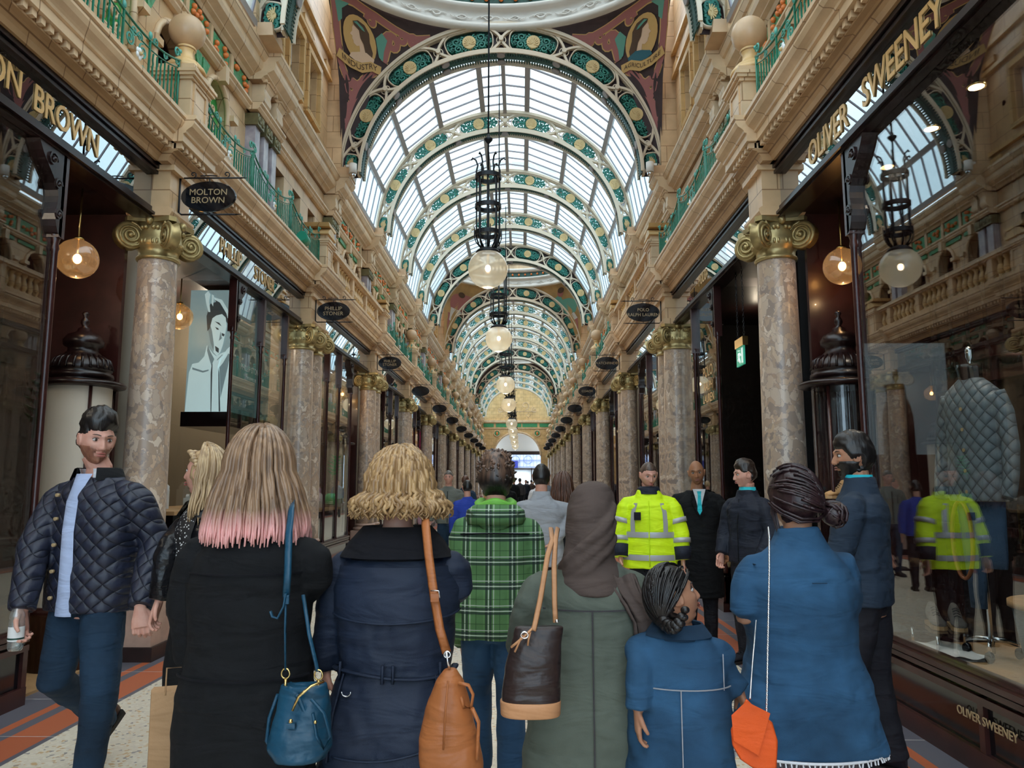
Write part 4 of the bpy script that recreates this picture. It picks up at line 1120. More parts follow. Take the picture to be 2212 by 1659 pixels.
# ---- big lanterns down the middle
def make_lantern():
    root = empty('pendant_lantern'); R = .28
    MB().ball((0, 0, 0), R, 40, 28).build('glass_globe', 'globe_glass', root)
    MB().lathe([(.165, R * .8), (.175, R * .86), (.16, R * .95), (.13, R * 1.02), (.1, R * 1.08), (.05, R * 1.12)], n=24).build('collar', 'iron', root)
    b = MB()
    for q in range(8):
        a = 2 * pi * q / 8
        b.tube([(.09 * cos(a), .09 * sin(a), .3), (.13 * cos(a), .13 * sin(a), .36), (.165 * cos(a), .165 * sin(a), .46), (.165 * cos(a), .165 * sin(a), 1.38)], .0125, 6)
    for q in range(8):
        a = 2 * pi * q / 8 + .2
        b.tube([(.1 * cos(a), .1 * sin(a), .3), (.17 * cos(a), .17 * sin(a), .38), (.195 * cos(a), .195 * sin(a), .46), (.195 * cos(a), .195 * sin(a), .6)], .008, 5)
    b.build('cage_bars', 'iron', root)
    rg = MB()
    for z in (.52, .92, 1.36):
        rs = [[(rr * cos(2 * pi * j / 28), rr * sin(2 * pi * j / 28), z + dz) for j in range(28)] for rr, dz in ((.15, -.03), (.19, -.03), (.19, .03), (.15, .03), (.15, -.03))]
        rg.rings(rs, False, False)
    rg.build('cage_rings', 'iron', root)
    cr = MB()
    for q in range(6):
        a = 2 * pi * q / 6; e = V((cos(a), sin(a), 0))
        cr.tube([e * .165 + V((0, 0, 1.36)), e * .17 + V((0, 0, 1.45)), e * .15 + V((0, 0, 1.54)), e * .18 + V((0, 0, 1.62)), e * .23 + V((0, 0, 1.65)), e * .24 + V((0, 0, 1.62))], .013, 5)
    cr.lathe([(.01, 1.86), (.025, 1.88), (.06, 1.92), (.065, 1.94), (.03, 1.96), (.02, 2.0), (.01, 2.02)], n=16)
    cr.build('crown_scrolls', 'iron', root)
    bl = MB().ball((0, 0, .01), .038, 14, 10, (1, 1, 1.3)).build('bulb', 'bulb_white', root)
    MB().lathe([(.02, .05), (.025, .07), (.02, .24), (.03, .25)], n=10).build('bulb_holder', 'brass', root)
    return root
lp = make_lantern()
LY = [(10.6, 4.52), (15.9, 4.52), (22.9, 4.45), (28.8, 4.45), (37.5, 4.4), (43., 4.4), (48.5, 4.4), (54., 4.4), (60., 4.4)]
for i, (y, z) in enumerate(LY):
    lb = ['large globe lantern under a black iron cage, nearest and lowest looking of the row', 'second globe lantern of the row, just below the first', 'third globe lantern of the central row', 'fourth globe lantern of the central row', 'fifth globe lantern of the central row', 'sixth globe lantern in the distant cluster', 'seventh globe lantern in the distant cluster', 'eighth globe lantern in the distant cluster', 'ninth and furthest globe lantern near the far arch'][i]
    if i == 0: o = lp; o.location = (-.47, y, z)
    else: o = dup(lp, (-.47, y, z))
    o['label'] = lb; o['category'] = 'lantern'; o['group'] = 'central globe lanterns'
    l = bpy.data.lights.new('lantern_light', 'POINT'); l.energy = 6; l.color = (1, .75, .5); l.shadow_soft_size = 0
    q = bpy.data.objects.new('lantern_light', l); COL.objects.link(q); q.parent = o; q.location = (0, 0, -.3)
    if i > 3: bpy.data.objects.remove(q)
    top = 13.0 if i == 0 else (9.75 if y < 26 else 9.7)
    rr = MB(); rr.tube([(0, 0, 1.36), (0, 0, top - z)], .014, 6); rr.build('hanging_rod', 'iron', o)

# ---- oval hanging signs
def hang_sign(sd, y, lines, size, lb, z=4.2):
    root = empty('hanging_sign', lb, 'sign', (SX(sd, .0), y, z), group='oval hanging signs')
    s = 1 if sd < 0 else -1
    b = MB()
    for zz, l in ((.185, .76), (-.175, .72)):
        b.tube([(s * .17, 0, zz), (s * l, 0, zz)], .008, 6); b.tube([(s * l, 0, zz), (s * (l + .06), 0, zz)], [.008, .002], 5)
    b.tube([(s * .18, 0, -.22), (s * .18, 0, .22)], .009, 6); b.box((min(s * .16, s * .2), -.02, -.24), (max(s * .16, s * .2), .02, -.16))
    for xx in (.3, .62): b.tube(spiral((s * xx, 0, .22), .035, -pi / 2, 1.1, 12, (s, 0, 0)), .006, 4)
    b.tube([(s * .37, 0, .205), (s * .45, 0, .21), (s * .53, 0, .205)], .006, 4)
    for zz in (.16, -.15): b.tube([(s * .46, 0, zz - .02), (s * .46, 0, zz + .02)], .006, 4)
    b.build('iron_bracket', 'iron', root)
    o = MB(); n = 40
    rs = [[(s * .46 + .262 * k * cos(2 * pi * j / n), yy, .15 * k * sin(2 * pi * j / n)) for j in range(n)] for k, yy in ((.97, -.014), (1, -.008), (1, .008), (.97, .014))]
    o.rings(rs, True, False); bo = o.build('oval_board', 'signblack', root)
    for k, tx in enumerate(lines):
        zz = (len(lines) - 1) * .038 - k * .08
        text_mesh(tx, size, 'lettering', 'gold_dull', bo, frameM((s * .46, -.016, zz), (1, 0, 0), (0, 0, 1)), .002)
hang_sign(-1, 6.97, ['MOLTON', 'BROWN'], .085, 'nearest oval black hanging sign reading MOLTON BROWN')
hang_sign(-1, 11.85, ['PHILLIP', 'STONER'], .085, 'larger of the two oval hanging signs reading PHILLIP STONER')
hang_sign(-1, 17.1, ['PHILLIP', 'STONER'], .085, 'smaller, further oval hanging sign reading PHILLIP STONER')
hang_sign(1, 12.0, ['POLO', 'RALPH LAUREN'], .072, 'oval black hanging sign reading POLO RALPH LAUREN')
hang_sign(1, 17.2, ['WATCHFINDER'], .078, 'oval black hanging sign reading WATCHFINDER')
hang_sign(1, 22.5, ['COACH'], .09, 'oval black hanging sign reading COACH')
for i in range(4, 12):
    for sd in (-1, 1):
        y = BAYS[i] if sd > 0 or i != 4 else 22.4
        if sd > 0 and i == 4: continue
        hang_sign(sd, y, [], .08, 'blank dark oval hanging sign at column pair %d on the %s' % (i - 1, SL[sd]))

# ---- exit sign hanging in the right doorway
root = empty('exit_sign', 'green running figure exit sign hung on chains in the dark doorway', 'exit sign', (2.56, 8.6, 2.93))
M_ = MB(); M_.box((-.09, -.14, -.11), (-.07, .14, .1)); M_.build('green_plate', mat('exit_green', (.05, .5, .3), .4, emit=(.05, .45, .3), es=.15), root)
M_ = MB(); M_.box((-.1, -.16, .1), (-.04, .16, .2)); M_.build('brass_housing', 'brass', root)
M_ = MB()
for yy in (-.12, .12):
    for q in range(28): M_.tube([(-.07 + (.01 if q % 2 else 0) * cos(a), yy + (0 if q % 2 else .01) * cos(a), .2 + .03 * q + .017 * sin(a) + .015) for a in [2 * pi * t / 8 for t in range(8)]], .003, 4, closed=True)
M_.build('chains', 'iron', root)
M_ = MB()
for a, b, r in (((.0, .055), (.0, .06), .022), ((.0, .03), (.02, -.02), .017), ((.02, -.02), (-.02, -.08), .012), ((.02, -.02), (.06, -.05), .012), ((.0, .03), (-.05, .0), .01), ((.0, .03), (.05, .02), .01)):
    M_.tube([(-.093, a[0], a[1]), (-.093, b[0], b[1])], r, 8)
M_.box((-.095, -.12, -.09), (-.09, -.07, .08)); M_.build('running_figure', mat('exit_white', (.8, .9, .85), emit=(.8, .9, .85), es=.25), root)
for v in ((-1,)): pass

# ---- portrait light box and banner in jewellery window
root = empty('portrait_light_box', 'hanging light box with a grey portrait of a woman resting on her hands', 'light box', (0, 0, 0))
M_ = MB(); M_.box((-4.16, 9.42, 2.38), (-3.62, 10.9, 3.92)); M_.build('box_body', mat('box_teal', (.1, .26, .28), .5), root)
M_ = MB(); M_.box((-4.2, 9.4, 2.2), (-3.6, 10.95, 2.38)); M_.build('black_base', 'signblack', root)
PX = lambda px: -4.16 + (px - 398) / 97 * .54
PZ = lambda py: 3.92 - (py - 620) / 265 * 1.54
def flat(pts, m, nm, off, sub=True):
    tri = tessellate_polygon([[V((x, z, 0)) for x, z in [(PX(a), PZ(b)) for a, b in pts]]])
    mb = MB(); mb.add([(PX(a), 9.42 - off, PZ(b)) for a, b in pts], [tuple(t) for t in tri]); mb.build(nm, m, root)
mat('print_bg', (.22, .31, .33), .4, emit=(.22, .31, .33), es=.4); mat('print_skin', (.45, .58, .6), .4, emit=(.45, .58, .6), es=.45)
mat('print_mid', (.15, .21, .23), .4, emit=(.15, .21, .23), es=.4); mat('print_dark', (.04, .055, .06), .4, emit=(.04, .05, .055), es=.4)
def flc(pts, m, nm, off): flat([(398 + (x - 1340 + (y - 400) * .06) / 3.318 * 1.06, 500 + y / 3.318 * 1.0 + 0) for x, y in pts], m, nm, off)
flat([(398, 620), (495, 620), (495, 885), (398, 885)], 'print_bg', 'portrait_ground', .004)
for pts, m, nm, off in (
    ([(1345, 935), (1390, 925), (1430, 880), (1450, 800), (1490, 860), (1540, 900), (1590, 830), (1622, 800), (1610, 1275), (1290, 1275), (1320, 1000)], 'print_skin', 'portrait_body', .007),
    ([(1455, 800), (1475, 850), (1500, 900), (1492, 985), (1468, 910), (1450, 840)], 'print_mid', 'portrait_shadows', .009),
    ([(1535, 960), (1560, 930), (1600, 860), (1615, 870), (1590, 980), (1560, 1100), (1540, 1180)], 'print_mid', 'portrait_shadows', .009),
    ([(1345, 960), (1420, 985), (1460, 975), (1460, 985), (1420, 998), (1345, 975)], 'print_mid', 'portrait_shadows', .009),
    ([(1500, 450), (1560, 470), (1600, 540), (1622, 640), (1620, 700), (1600, 640), (1560, 560), (1520, 500)], 'print_skin', 'portrait_raised_arm', .009),
    ([(1510, 470), (1545, 490), (1590, 570), (1612, 660), (1595, 640), (1555, 560)], 'print_dark', 'portrait_arm_shade', .011),
    ([(1470, 600), (1500, 570), (1550, 565), (1585, 600), (1590, 660), (1580, 720), (1565, 790), (1545, 850), (1520, 880), (1495, 850), (1475, 780), (1462, 700)], 'print_skin', 'portrait_face', .012),
    ([(1472, 640), (1488, 700), (1500, 800), (1497, 850), (1475, 780), (1462, 700)], 'print_mid', 'portrait_shadows', .014),
    ([(1450, 590), (1478, 500), (1520, 485), (1565, 530), (1592, 595), (1560, 575), (1520, 585), (1492, 605), (1472, 680), (1455, 700)], 'print_dark', 'portrait_hair', .015),
    ([(1440, 430), (1465, 405), (1480, 430), (1470, 480), (1478, 560), (1465, 560), (1450, 500)], 'print_skin', 'portrait_fingers', .017),
    ([(1490, 430), (1505, 440), (1498, 520), (1488, 500)], 'print_skin', 'portrait_fingers', .017),
    ([(1508, 628), (1540, 638), (1556, 664), (1535, 650)], 'print_dark', 'portrait_features', .016),
    ([(1510, 668), (1532, 678), (1538, 690), (1522, 688)], 'print_dark', 'portrait_features', .016),
    ([(1556, 712), (1578, 722), (1572, 738), (1557, 732)], 'print_dark', 'portrait_features', .016),
    ([(1548, 700), (1557, 752), (1535, 770), (1541, 742)], 'print_mid', 'portrait_features', .016),
    ([(1508, 805), (1535, 825), (1533, 858), (1512, 842)], 'print_dark', 'portrait_features', .016),
    ([(1490, 930), (1508, 890), (1545, 862), (1577, 850), (1572, 876), (1542, 902), (1527, 960), (1528, 1275), (1478, 1275)], 'print_skin', 'portrait_hand', .019),
    ([(1476, 1000), (1484, 940), (1490, 935), (1484, 1275), (1472, 1275)], 'print_dark', 'portrait_hand_edge', .018),
    ([(1529, 960), (1536, 1000), (1540, 1275), (1529, 1275)], 'print_dark', 'portrait_hand_edge', .018),
    ([(1522, 905), (1560, 868), (1562, 872), (1524, 912)], 'print_mid', 'portrait_features', .021)): flc(pts, m, nm, off)
text_mesh('PHILLIP STONER', .11, 'box_lettering', 'flower', root, frameM((-3.612, 10.15, 3.0), (0, 1, 0), (0, 0, 1)), .002)
text_mesh('THE JEWELLER', .06, 'box_lettering', 'flower', root, frameM((-3.612, 10.15, 2.88), (0, 1, 0), (0, 0, 1)), .002)

# jewellery counters with white stands
def counter(x0, x1, y0, y1, z, lb):
    root = empty('display_counter', lb, 'counter', (0, 0, 0), group='jewellery counters')
    MB().box((x0, y0, .43), (x1, y1, z - .04)).build('black_front', 'signblack', root); MB().box((x0 - .02, y0 - .02, z - .04), (x1 + .02, y1, z)).build('gold_edge', 'wood_pale', root)
counter(-4.4, -3.55, 7.9, 11.6, 1.22, 'black jewellery counter with a gold edge behind the blonde woman in profile')
counter(-4.4, -3.55, 12.5, 15.2, 1.05, 'black jewellery counter in the second jewellery window')
st = MB().box((-.04, -.05, 0), (.04, .05, .13)); st.prism([(-.04, .13), (.04, .13), (.04, .15), (-.0, .18), (-.04, .15)], 1, -.02, .02)
st0 = st.build('jewellery_stand', 'white_paint'); rnd = random.Random(5); k = 0
for (ya, yb, z) in ((8.0, 11.5, 1.22), (12.6, 15.1, 1.05)):
    for q in range(12):
        y = ya + (yb - ya) * (q + .5) / 12; o = st0 if k == 0 else st0.copy()
        if k: COL.objects.link(o)
        o.location = (-3.75 - .3 * rnd.random(), y, z); s = rnd.uniform(.6, 1.5); o.scale = (s, s, s * rnd.uniform(.6, 1.5)); o.rotation_euler = (0, 0, rnd.uniform(0, 3)); k += 1
        o['label'] = 'white jewellery stand on the %s counter, %s from the near end' % ('larger' if z > 1.1 else 'smaller further', ORD[q]); o['category'] = 'display stand'; o['group'] = 'jewellery stands'
# green balloons and leaf cut-outs in windows
mat('balloon', (.1, .65, .25), .3); mat('leaf_green', (.08, .5, .2), .4)
for i, (x, y, z, r, lb) in enumerate(((-3.7, 12.75, 1.95, .2, 'large green paper balloon in the second jewellery window'), (-3.72, 15.15, 1.2, .13, 'small green balloon shape low in the second jewellery window'))):
    b = MB()
    for q in range(10):
        a = 2 * pi * q / 10; b.ball((.35 * r * cos(a), .35 * r * sin(a), 0), r * .68, 12, 8, (1, 1, 1.3))
    o = b.build('paper_balloon', 'balloon', label=lb, cat='balloon', group='green window decorations'); o.location = (x, y, z)
def leaf(x, y, z, s, lb):
    m = MB(); 
    for e in (-1, 1):
        for q in range(6):
            t = q / 6; m.prism([(0, -.5 * s + t * s), (e * .1 * s, -.45 * s + t * s), (e * (.42 - .3 * abs(t - .35)) * s, -.42 * s + t * s + .12 * s), (e * .1 * s, -.35 * s + t * s), (0, -.34 * s + t * s)], 1, -.006, .006)
    m.tube([(0, 0, -.75 * s), (0, 0, .5 * s)], .01, 5)
    o = m.build('leaf_cutout', 'leaf_green', label=lb, cat='decoration', group='green window decorations'); o.location = (x, y, z); o.rotation_euler = (0, .15, .3)
leaf(-3.62, 14.95, 1.85, .38, 'large green slashed leaf cut-out in the second jewellery window')
leaf(-3.75, 5.0, 2.15, .4, 'green leaf cut-out in the bath shop window')
# magenta panel far left with white shield, blue poster, grey doors
def panel(name, x0, x1, y, z0, z1, m, lb, cat='panel'):
    return MB().box((x0, y, z0), (x1, y + .05, z1)).build(name, m, label=lb, cat=cat)
mat('magenta', (.5, .015, .13), .5); mat('poster_blue', (.03, .08, .13), .5)
pm_ = panel('magenta_poster', -4.5, -3.5, 26.6, .1, 3.3, 'magenta', 'tall magenta poster panel with a white shield', 'poster')
b = MB(); b.prism([(-4.0, 2.05), (-3.62, 2.05), (-3.65, 1.65), (-3.8, 1.5), (-3.97, 1.65)], 1, 26.57, 26.6); b.build('white_shield', 'white_paint', pm_)
b = MB(); b.tube([(-3.85, 26.56, 1.62), (-3.8, 26.56, 1.68), (-3.72, 26.56, 1.95)], .025, 5); b.build('shield_mark', 'magenta', pm_)
pb_ = panel('blue_poster', -4.45, -3.62, 18.6, .3, 3.4, 'poster_blue', 'tall dark blue poster beyond the second column pair', 'poster')
text_mesh('PANDORA', .13, 'lettering', 'flower', pb_, frameM((-4.0, 18.59, 2.0), (1, 0, 0), (0, 0, 1)), .002) if False else None

# ================================================================== RIGHT WINDOW DISPLAY
def lathe_bent(): pass
mat('quilt_grey', (.12, .15, .17), .55, bump=.15, bump_s=300)
def quilt(name, col, sc=14., rough=.55, dist=.012, space='UV'):
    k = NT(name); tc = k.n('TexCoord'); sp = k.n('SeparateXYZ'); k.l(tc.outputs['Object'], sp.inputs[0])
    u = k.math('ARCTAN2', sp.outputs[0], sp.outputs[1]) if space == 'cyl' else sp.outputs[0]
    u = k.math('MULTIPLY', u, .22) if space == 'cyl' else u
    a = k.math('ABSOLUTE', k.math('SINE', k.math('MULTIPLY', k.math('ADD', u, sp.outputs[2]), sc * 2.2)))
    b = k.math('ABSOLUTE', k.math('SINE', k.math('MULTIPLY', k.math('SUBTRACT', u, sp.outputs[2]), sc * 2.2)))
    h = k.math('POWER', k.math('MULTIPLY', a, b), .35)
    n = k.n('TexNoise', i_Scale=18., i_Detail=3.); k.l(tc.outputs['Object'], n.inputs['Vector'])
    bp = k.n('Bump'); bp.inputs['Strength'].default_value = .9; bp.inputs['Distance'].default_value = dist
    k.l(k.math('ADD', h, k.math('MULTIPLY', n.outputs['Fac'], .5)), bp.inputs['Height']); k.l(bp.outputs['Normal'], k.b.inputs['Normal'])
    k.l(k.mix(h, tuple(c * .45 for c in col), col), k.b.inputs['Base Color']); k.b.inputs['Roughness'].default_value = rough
    return k.m
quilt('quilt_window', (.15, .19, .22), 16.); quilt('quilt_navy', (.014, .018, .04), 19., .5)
# mannequin: built in own frame, z from 0 (display floor)
def ell_ring(c, rx, ry, rot=0, n=28, sq=1.):
    out = []
    for j in range(n):
        a = 2 * pi * j / n; ca, sa = cos(a), sin(a)
        x = rx * abs(ca) ** sq * (1 if ca > 0 else -1); y = ry * abs(sa) ** sq * (1 if sa > 0 else -1)
        out.append(V((c[0] + x * cos(rot) - y * sin(rot), c[1] + x * sin(rot) + y * cos(rot), c[2])))
    return out
mroot = empty('mannequin', 'tailor dummy on a wheeled pole wearing a grey diamond quilted jacket in the menswear window', 'mannequin', (2.9, 4.95, .43), rz=RD(115))
mroot.scale = (.74, .74, 1)
def jacket_mesh(mb, secs, arms):
    mb.rings([ell_ring((0, 0, z), a, b, sq=.85) for z, a, b in secs], True, True)
    for pts, rr in arms: mb.tube(pts, rr, 16)
j = MB()
jacket_mesh(j, [(.96, .245, .16), (1.0, .25, .165), (1.15, .245, .16), (1.3, .235, .15), (1.45, .24, .15), (1.58, .25, .145), (1.66, .225, .125), (1.71, .15, .1), (1.745, .09, .085)],
            [([(s * .2, 0, 1.62), (s * .26, -.01, 1.5), (s * .3, .0, 1.3), (s * .31, .04, 1.12), (s * .3, .08, .98)], [.085, .08, .068, .06, .056]) for s in (-1, 1)])
ob = j.build('quilted_jacket', 'quilt_window', mroot)
ob.modifiers.new('r', 'REMESH').voxel_size = .009; sm = ob.modifiers.new('s', 'SMOOTH'); sm.iterations = 3
ob.modifiers['r'].use_smooth_shade = True
c = MB(); c.rings([ell_ring((0, 0, 1.72), .095, .09), ell_ring((0, .01, 1.8), .1, .095), ell_ring((0, .02, 1.83), .11, .1), ell_ring((0, .01, 1.8), .085, .08)], False); c.build('collar', 'signblack', mroot)
c = MB(); c.lathe([(.06, 1.74), (.055, 1.8), (.03, 1.82), (.012, 1.83), (.015, 1.86), (.03, 1.88), (.03, 1.93), (.02, 1.95)], n=14); c.build('clear_neck_finial', 'chrome', mroot)
c = MB(); c.tube([(0, 0, .08), (0, 0, 1.0)], .02, 12); c.build('pole', 'chrome', mroot)
c = MB()
for q in range(3):
    a = q * 2 * pi / 3; e = V((cos(a), sin(a), 0)); c.tube([V((0, 0, .12)), e * .12 + V((0, 0, .11)), e * .22 + V((0, 0, .085))], .016, 8)
cc = c.build('wheeled_base', 'chrome', mroot)
for q in range(3):
    a = q * 2 * pi / 3; w = MB(); Mx = Matrix.Translation((.22 * cos(a), .22 * sin(a), .035)) @ Matrix.Rotation(pi / 2, 4, 'X')
    w.lathe([(.012, -.02), (.033, -.018), (.035, 0), (.033, .018), (.012, .02)], n=16, M=Mx); w.build('caster', 'signblack', cc)
c = MB()
for z in range(5): c.tube([(.0, .158, 1.02 + z * .13), (.0, .168, 1.02 + z * .13)], .012, 10)
c.build('buttons', 'gold_dull', mroot)
t = MB(); t.rings([ell_ring((.08 - .02, .03, z), a, b) for z, a, b in ((.3, .07, .04), (.5, .085, .045), (.75, .11, .06), (.98, .13, .08))]); 
t.rings([ell_ring((-.08, .0, z), a, b) for z, a, b in ((.55, .11, .05), (.6, .12, .055), (.98, .13, .08))])
t.build('hanging_jeans', mat('denim_dark', (.03, .07, .14), .8, bump=.3, bump_s=200), mroot)
b = MB(); b.tube([(.1 + .09 * cos(a), .12, .72 + .24 * sin(a)) for a in [2 * pi * q / 28 for q in range(28)]], .012, 6, closed=True, up=(0, 1, 0), flat=2.2)
b.build('tan_belt', mat('tan_leather', (.3, .09, .03), .4), mroot)

def shoe_rings(L, W, H, boot, wedge=0):
    """heel at y=0, toe at y=L; returns ring list along y"""
    rs = []
    st = [(0, .55, .9), (.08, .75, 1.), (.25, .8, 1.), (.42, .85, .78), (.58, .95, .55), (.75, 1.0, .45), (.9, .85, .36), (1., .45, .2)]
    for t, w, h in st:
        hh = H * h if not boot or t > .3 else H * h * boot; cx = 0; r = []
        for j in range(16):
            a = 2 * pi * j / 16; ca, sa = cos(a), sin(a)
            z = (sa * .5 + .5) * hh; ww = W / 2 * w * (1 if sa < 0 else (1 - .35 * sa))
            x = ww * abs(ca) ** .7 * (1 if ca > 0 else -1); r.append(V((x, L * t, z)))
        rs.append(r)
    return rs
def shoe(parent, name, m, loc, rz, L=.27, W=.095, H=.1, boot=0, sole='signblack', rx=0):
    M = Matrix.Translation(loc) @ Matrix.Rotation(rz, 4, 'Z') @ Matrix.Rotation(rx, 4, 'X')
    b = MB(); b.rings([[M @ (p + V((0, 0, .02))) for p in r] for r in shoe_rings(L, W, H, boot)])
    o = b.build(name, m, parent)
    s = MB(); pts = [(-.3, 0), (-.42, .03), (-.42, .35), (-.4, .5), (-.5, .75), (-.42, .93), (-.15, 1.02), (.15, 1.02), (.42, .93), (.5, .75), (.4, .5), (.42, .35), (.42, .03), (.3, 0)]
    s.rings([[M @ V((x * W * 1.04, y * L, z)) for x, y in pts] for z in (0, .024)], True, False); s.build('sole', sole, o)
    if boot or H > .09:
        l = MB()
        for q in range(4): l.tube([M @ V((-.02, L * (.38 + .07 * q), H * (.92 - .13 * q) + .02)), M @ V((0, L * (.38 + .07 * q), H * (.97 - .13 * q) + .025)), M @ V((.02, L * (.38 + .07 * q), H * (.92 - .13 * q) + .02))], .003, 4)
        l.build('laces', 'iron', o)
    return o
mat('suede_grey', (.13, .11, .1), .85); mat('suede_tan', (.5, .28, .12), .7); mat('leather_tan', (.42, .13, .06), .35)
for nm, loc, rz, m, lb in (('chukka_boot', (2.78, 5.42, .56), RD(165), 'suede_grey', 'front grey suede ankle boot of the pair in the menswear window'), ('chukka_boot', (2.9, 5.36, .56), RD(160), 'suede_grey', 'rear grey suede ankle boot of the pair in the menswear window'),
                        ('brogue_shoe', (2.95, 4.35, .87), RD(150), 'leather_tan', 'tan leather shoe on the blue display table'), ('ankle_boot', (2.72, 6.5, 1.38), RD(120), 'suede_tan', 'tan lace-up boot on a shelf inside the round glass showcase')):
    r = empty(nm, lb, 'boot' if 'boot' in nm else 'shoe', loc); shoe(r, 'upper', m, (0, 0, 0), rz, boot=1.25 if 'boot' in nm else 0, H=.105, sole='wood_pale')
sh = MB().box((2.62, 5.08, .535), (3.05, 5.45, .555)).build('glass_shelf', 'small_glass', label='low glass shelf under the grey suede boots', cat='shelf')
for q in ((2.65, 5.1), (3.0, 5.1), (2.65, 5.42), (3.0, 5.42)): MB().tube([(q[0], q[1], .43), (q[0], q[1], .535)], .01, 6).build('shelf_leg', 'chrome', sh)
for q, z in enumerate((1.36,)): MB().lathe([(.01, z - .015), (.22, z - .015), (.22, z + .0), (.01, z + .01)], (2.74, 6.55, 0), 24).build('showcase_shelf', 'wood_dark', label='round shelf inside the glass showcase carrying the tan boot', cat='shelf')
root = empty('display_table', 'dark blue curved table with pale wooden top in the menswear window', 'table', (3.0, 4.2, .43))
MB().rings([ell_ring((0, 0, 0), .3, .3), ell_ring((0, 0, .41), .36, .36)]).build('blue_drum', mat('table_blue', (.01, .05, .08), .6), root); MB().rings([ell_ring((0, 0, .41), .38, .38), ell_ring((0, 0, .44), .38, .38)]).build('wood_top', 'wood_pale', root)
pp = MB(); pp.grid(lambda u, v: V((2.55 + .3 * u, 4.85 + .5 * v, .445 + .02 * sin(u * 5 + v * 4) ** 2)), 12, 12); pp.grid(lambda u, v: V((2.55 + .3 * u, 4.85 + .5 * v, .435)), 1, 1)
pp.build('folded_cloth', mat('cloth_white', (.75, .75, .75), .8), label='white printed cloth lying on the menswear window floor', cat='cloth')
MB().box((2.85, 4.18, 1.75), (3.7, 4.22, 2.72)).build('window_poster', mat('poster_glow', (.45, .6, .72), .3, emit=(.45, .6, .72), es=.3), label='pale blue poster board high in the menswear window', cat='poster')  # faint glow put into the poster board's own colour
for (x, y), lb in (((2.84, 4.55), 'recessed ceiling spotlight nearer the camera in the menswear window'), ((2.86, 5.12), 'recessed ceiling spotlight further into the menswear window')):
    r = empty('ceiling_spotlight', lb, 'spotlight', (x, y, 3.955)); MB().lathe([(.03, 0), (.055, -.005), (.06, .012), (.05, .014)], n=20).build('rim', 'brass', r)
    MB().lathe([(.001, .0), (.045, -.004), (.045, -.001)], n=20).build('lens', 'bulb', r)
    l = bpy.data.lights.new('spot', 'SPOT'); l.energy = 28; l.color = (1, .85, .7); l.spot_size = RD(95); l.shadow_soft_size = 0
    o = bpy.data.objects.new('spot', l); COL.objects.link(o); o.parent = r; o.location = (0, 0, -.03)
# alarms and cameras on the walls
for sd in (-1, 1):
    z = 8.05; y = 12.7
    o = MB().lathe([(.05, 0), (.07, .02), (.07, .07), (.04, .1), (.01, .11)], M=Matrix.Rotation(-sd * pi / 2 * -1, 4, 'Y'), n=16).build('fire_alarm', mat('alarm_red', (.6, .01, .02), .4), label='small red fire alarm bell on the upper wall, %s' % SL[sd], cat='alarm', group='fire alarms')
    o.location = (SW(sd, .0), y, z)
    r = empty('dome_camera', 'white security camera where the broad arch meets the cornice, %s' % SL[sd], 'camera', (SW(sd, .52), 13.0, 7.05))
    b = MB(); b.tube([(0, 0, -.1), (0, 0, .08)], .07, 14); b.build('housing', 'white_mould', r); b = MB(); b.ball((0, -.0, -.12), .055, 14, 8); b.build('lens_dome', 'chrome', r); b = MB(); b.box((-.02 if sd > 0 else -.12, -.02, .02), (.12 if sd > 0 else .02, .02, .06)); b.build('camera_bracket', 'white_mould', r)
r = empty('floodlight', 'green spotlight cylinder fixed to the iron railing near the balustrade', 'spotlight', (-3.14, 10.7, 5.02))
b = MB(); b.tube([(0, -.1, 0), (0, .12, -.02)], .075, 16); b.build('housing', mat('lamp_green', (.01, .25, .15), .4), r)
# ================================================================== PEOPLE
def WP(px, py, D):
    """point on the picture ray at distance D along the arcade (for reading poses off the photograph)"""
    a = (px - 1106) / FPX; b = (829.5 - py) / FPX
    d = V((a, cos(PITCH) - b * sin(PITCH), sin(PITCH) + b * cos(PITCH)))
    d = Matrix.Rotation(YAW, 3, 'Z') @ d
    return V((0, 0, HH)) + d * (D / d.y)
WTEX = bpy.data.textures.new('folds', 'CLOUDS'); WTEX.noise_scale = .11; WTEX.noise_depth = 2
HTEX = bpy.data.textures.new('tufts', 'CLOUDS'); HTEX.noise_scale = .03
def remesh(o, vox, sm=2, fold=0., tex=None):
    r = o.modifiers.new('r', 'REMESH'); r.mode = 'VOXEL'; r.voxel_size = vox; r.use_smooth_shade = True
    if sm: s = o.modifiers.new('s', 'SMOOTH'); s.iterations = sm; s.factor = .5
    if fold: d = o.modifiers.new('d', 'DISPLACE'); d.texture = tex or WTEX; d.strength = fold; d.mid_level = .5; d.texture_coords = 'LOCAL'
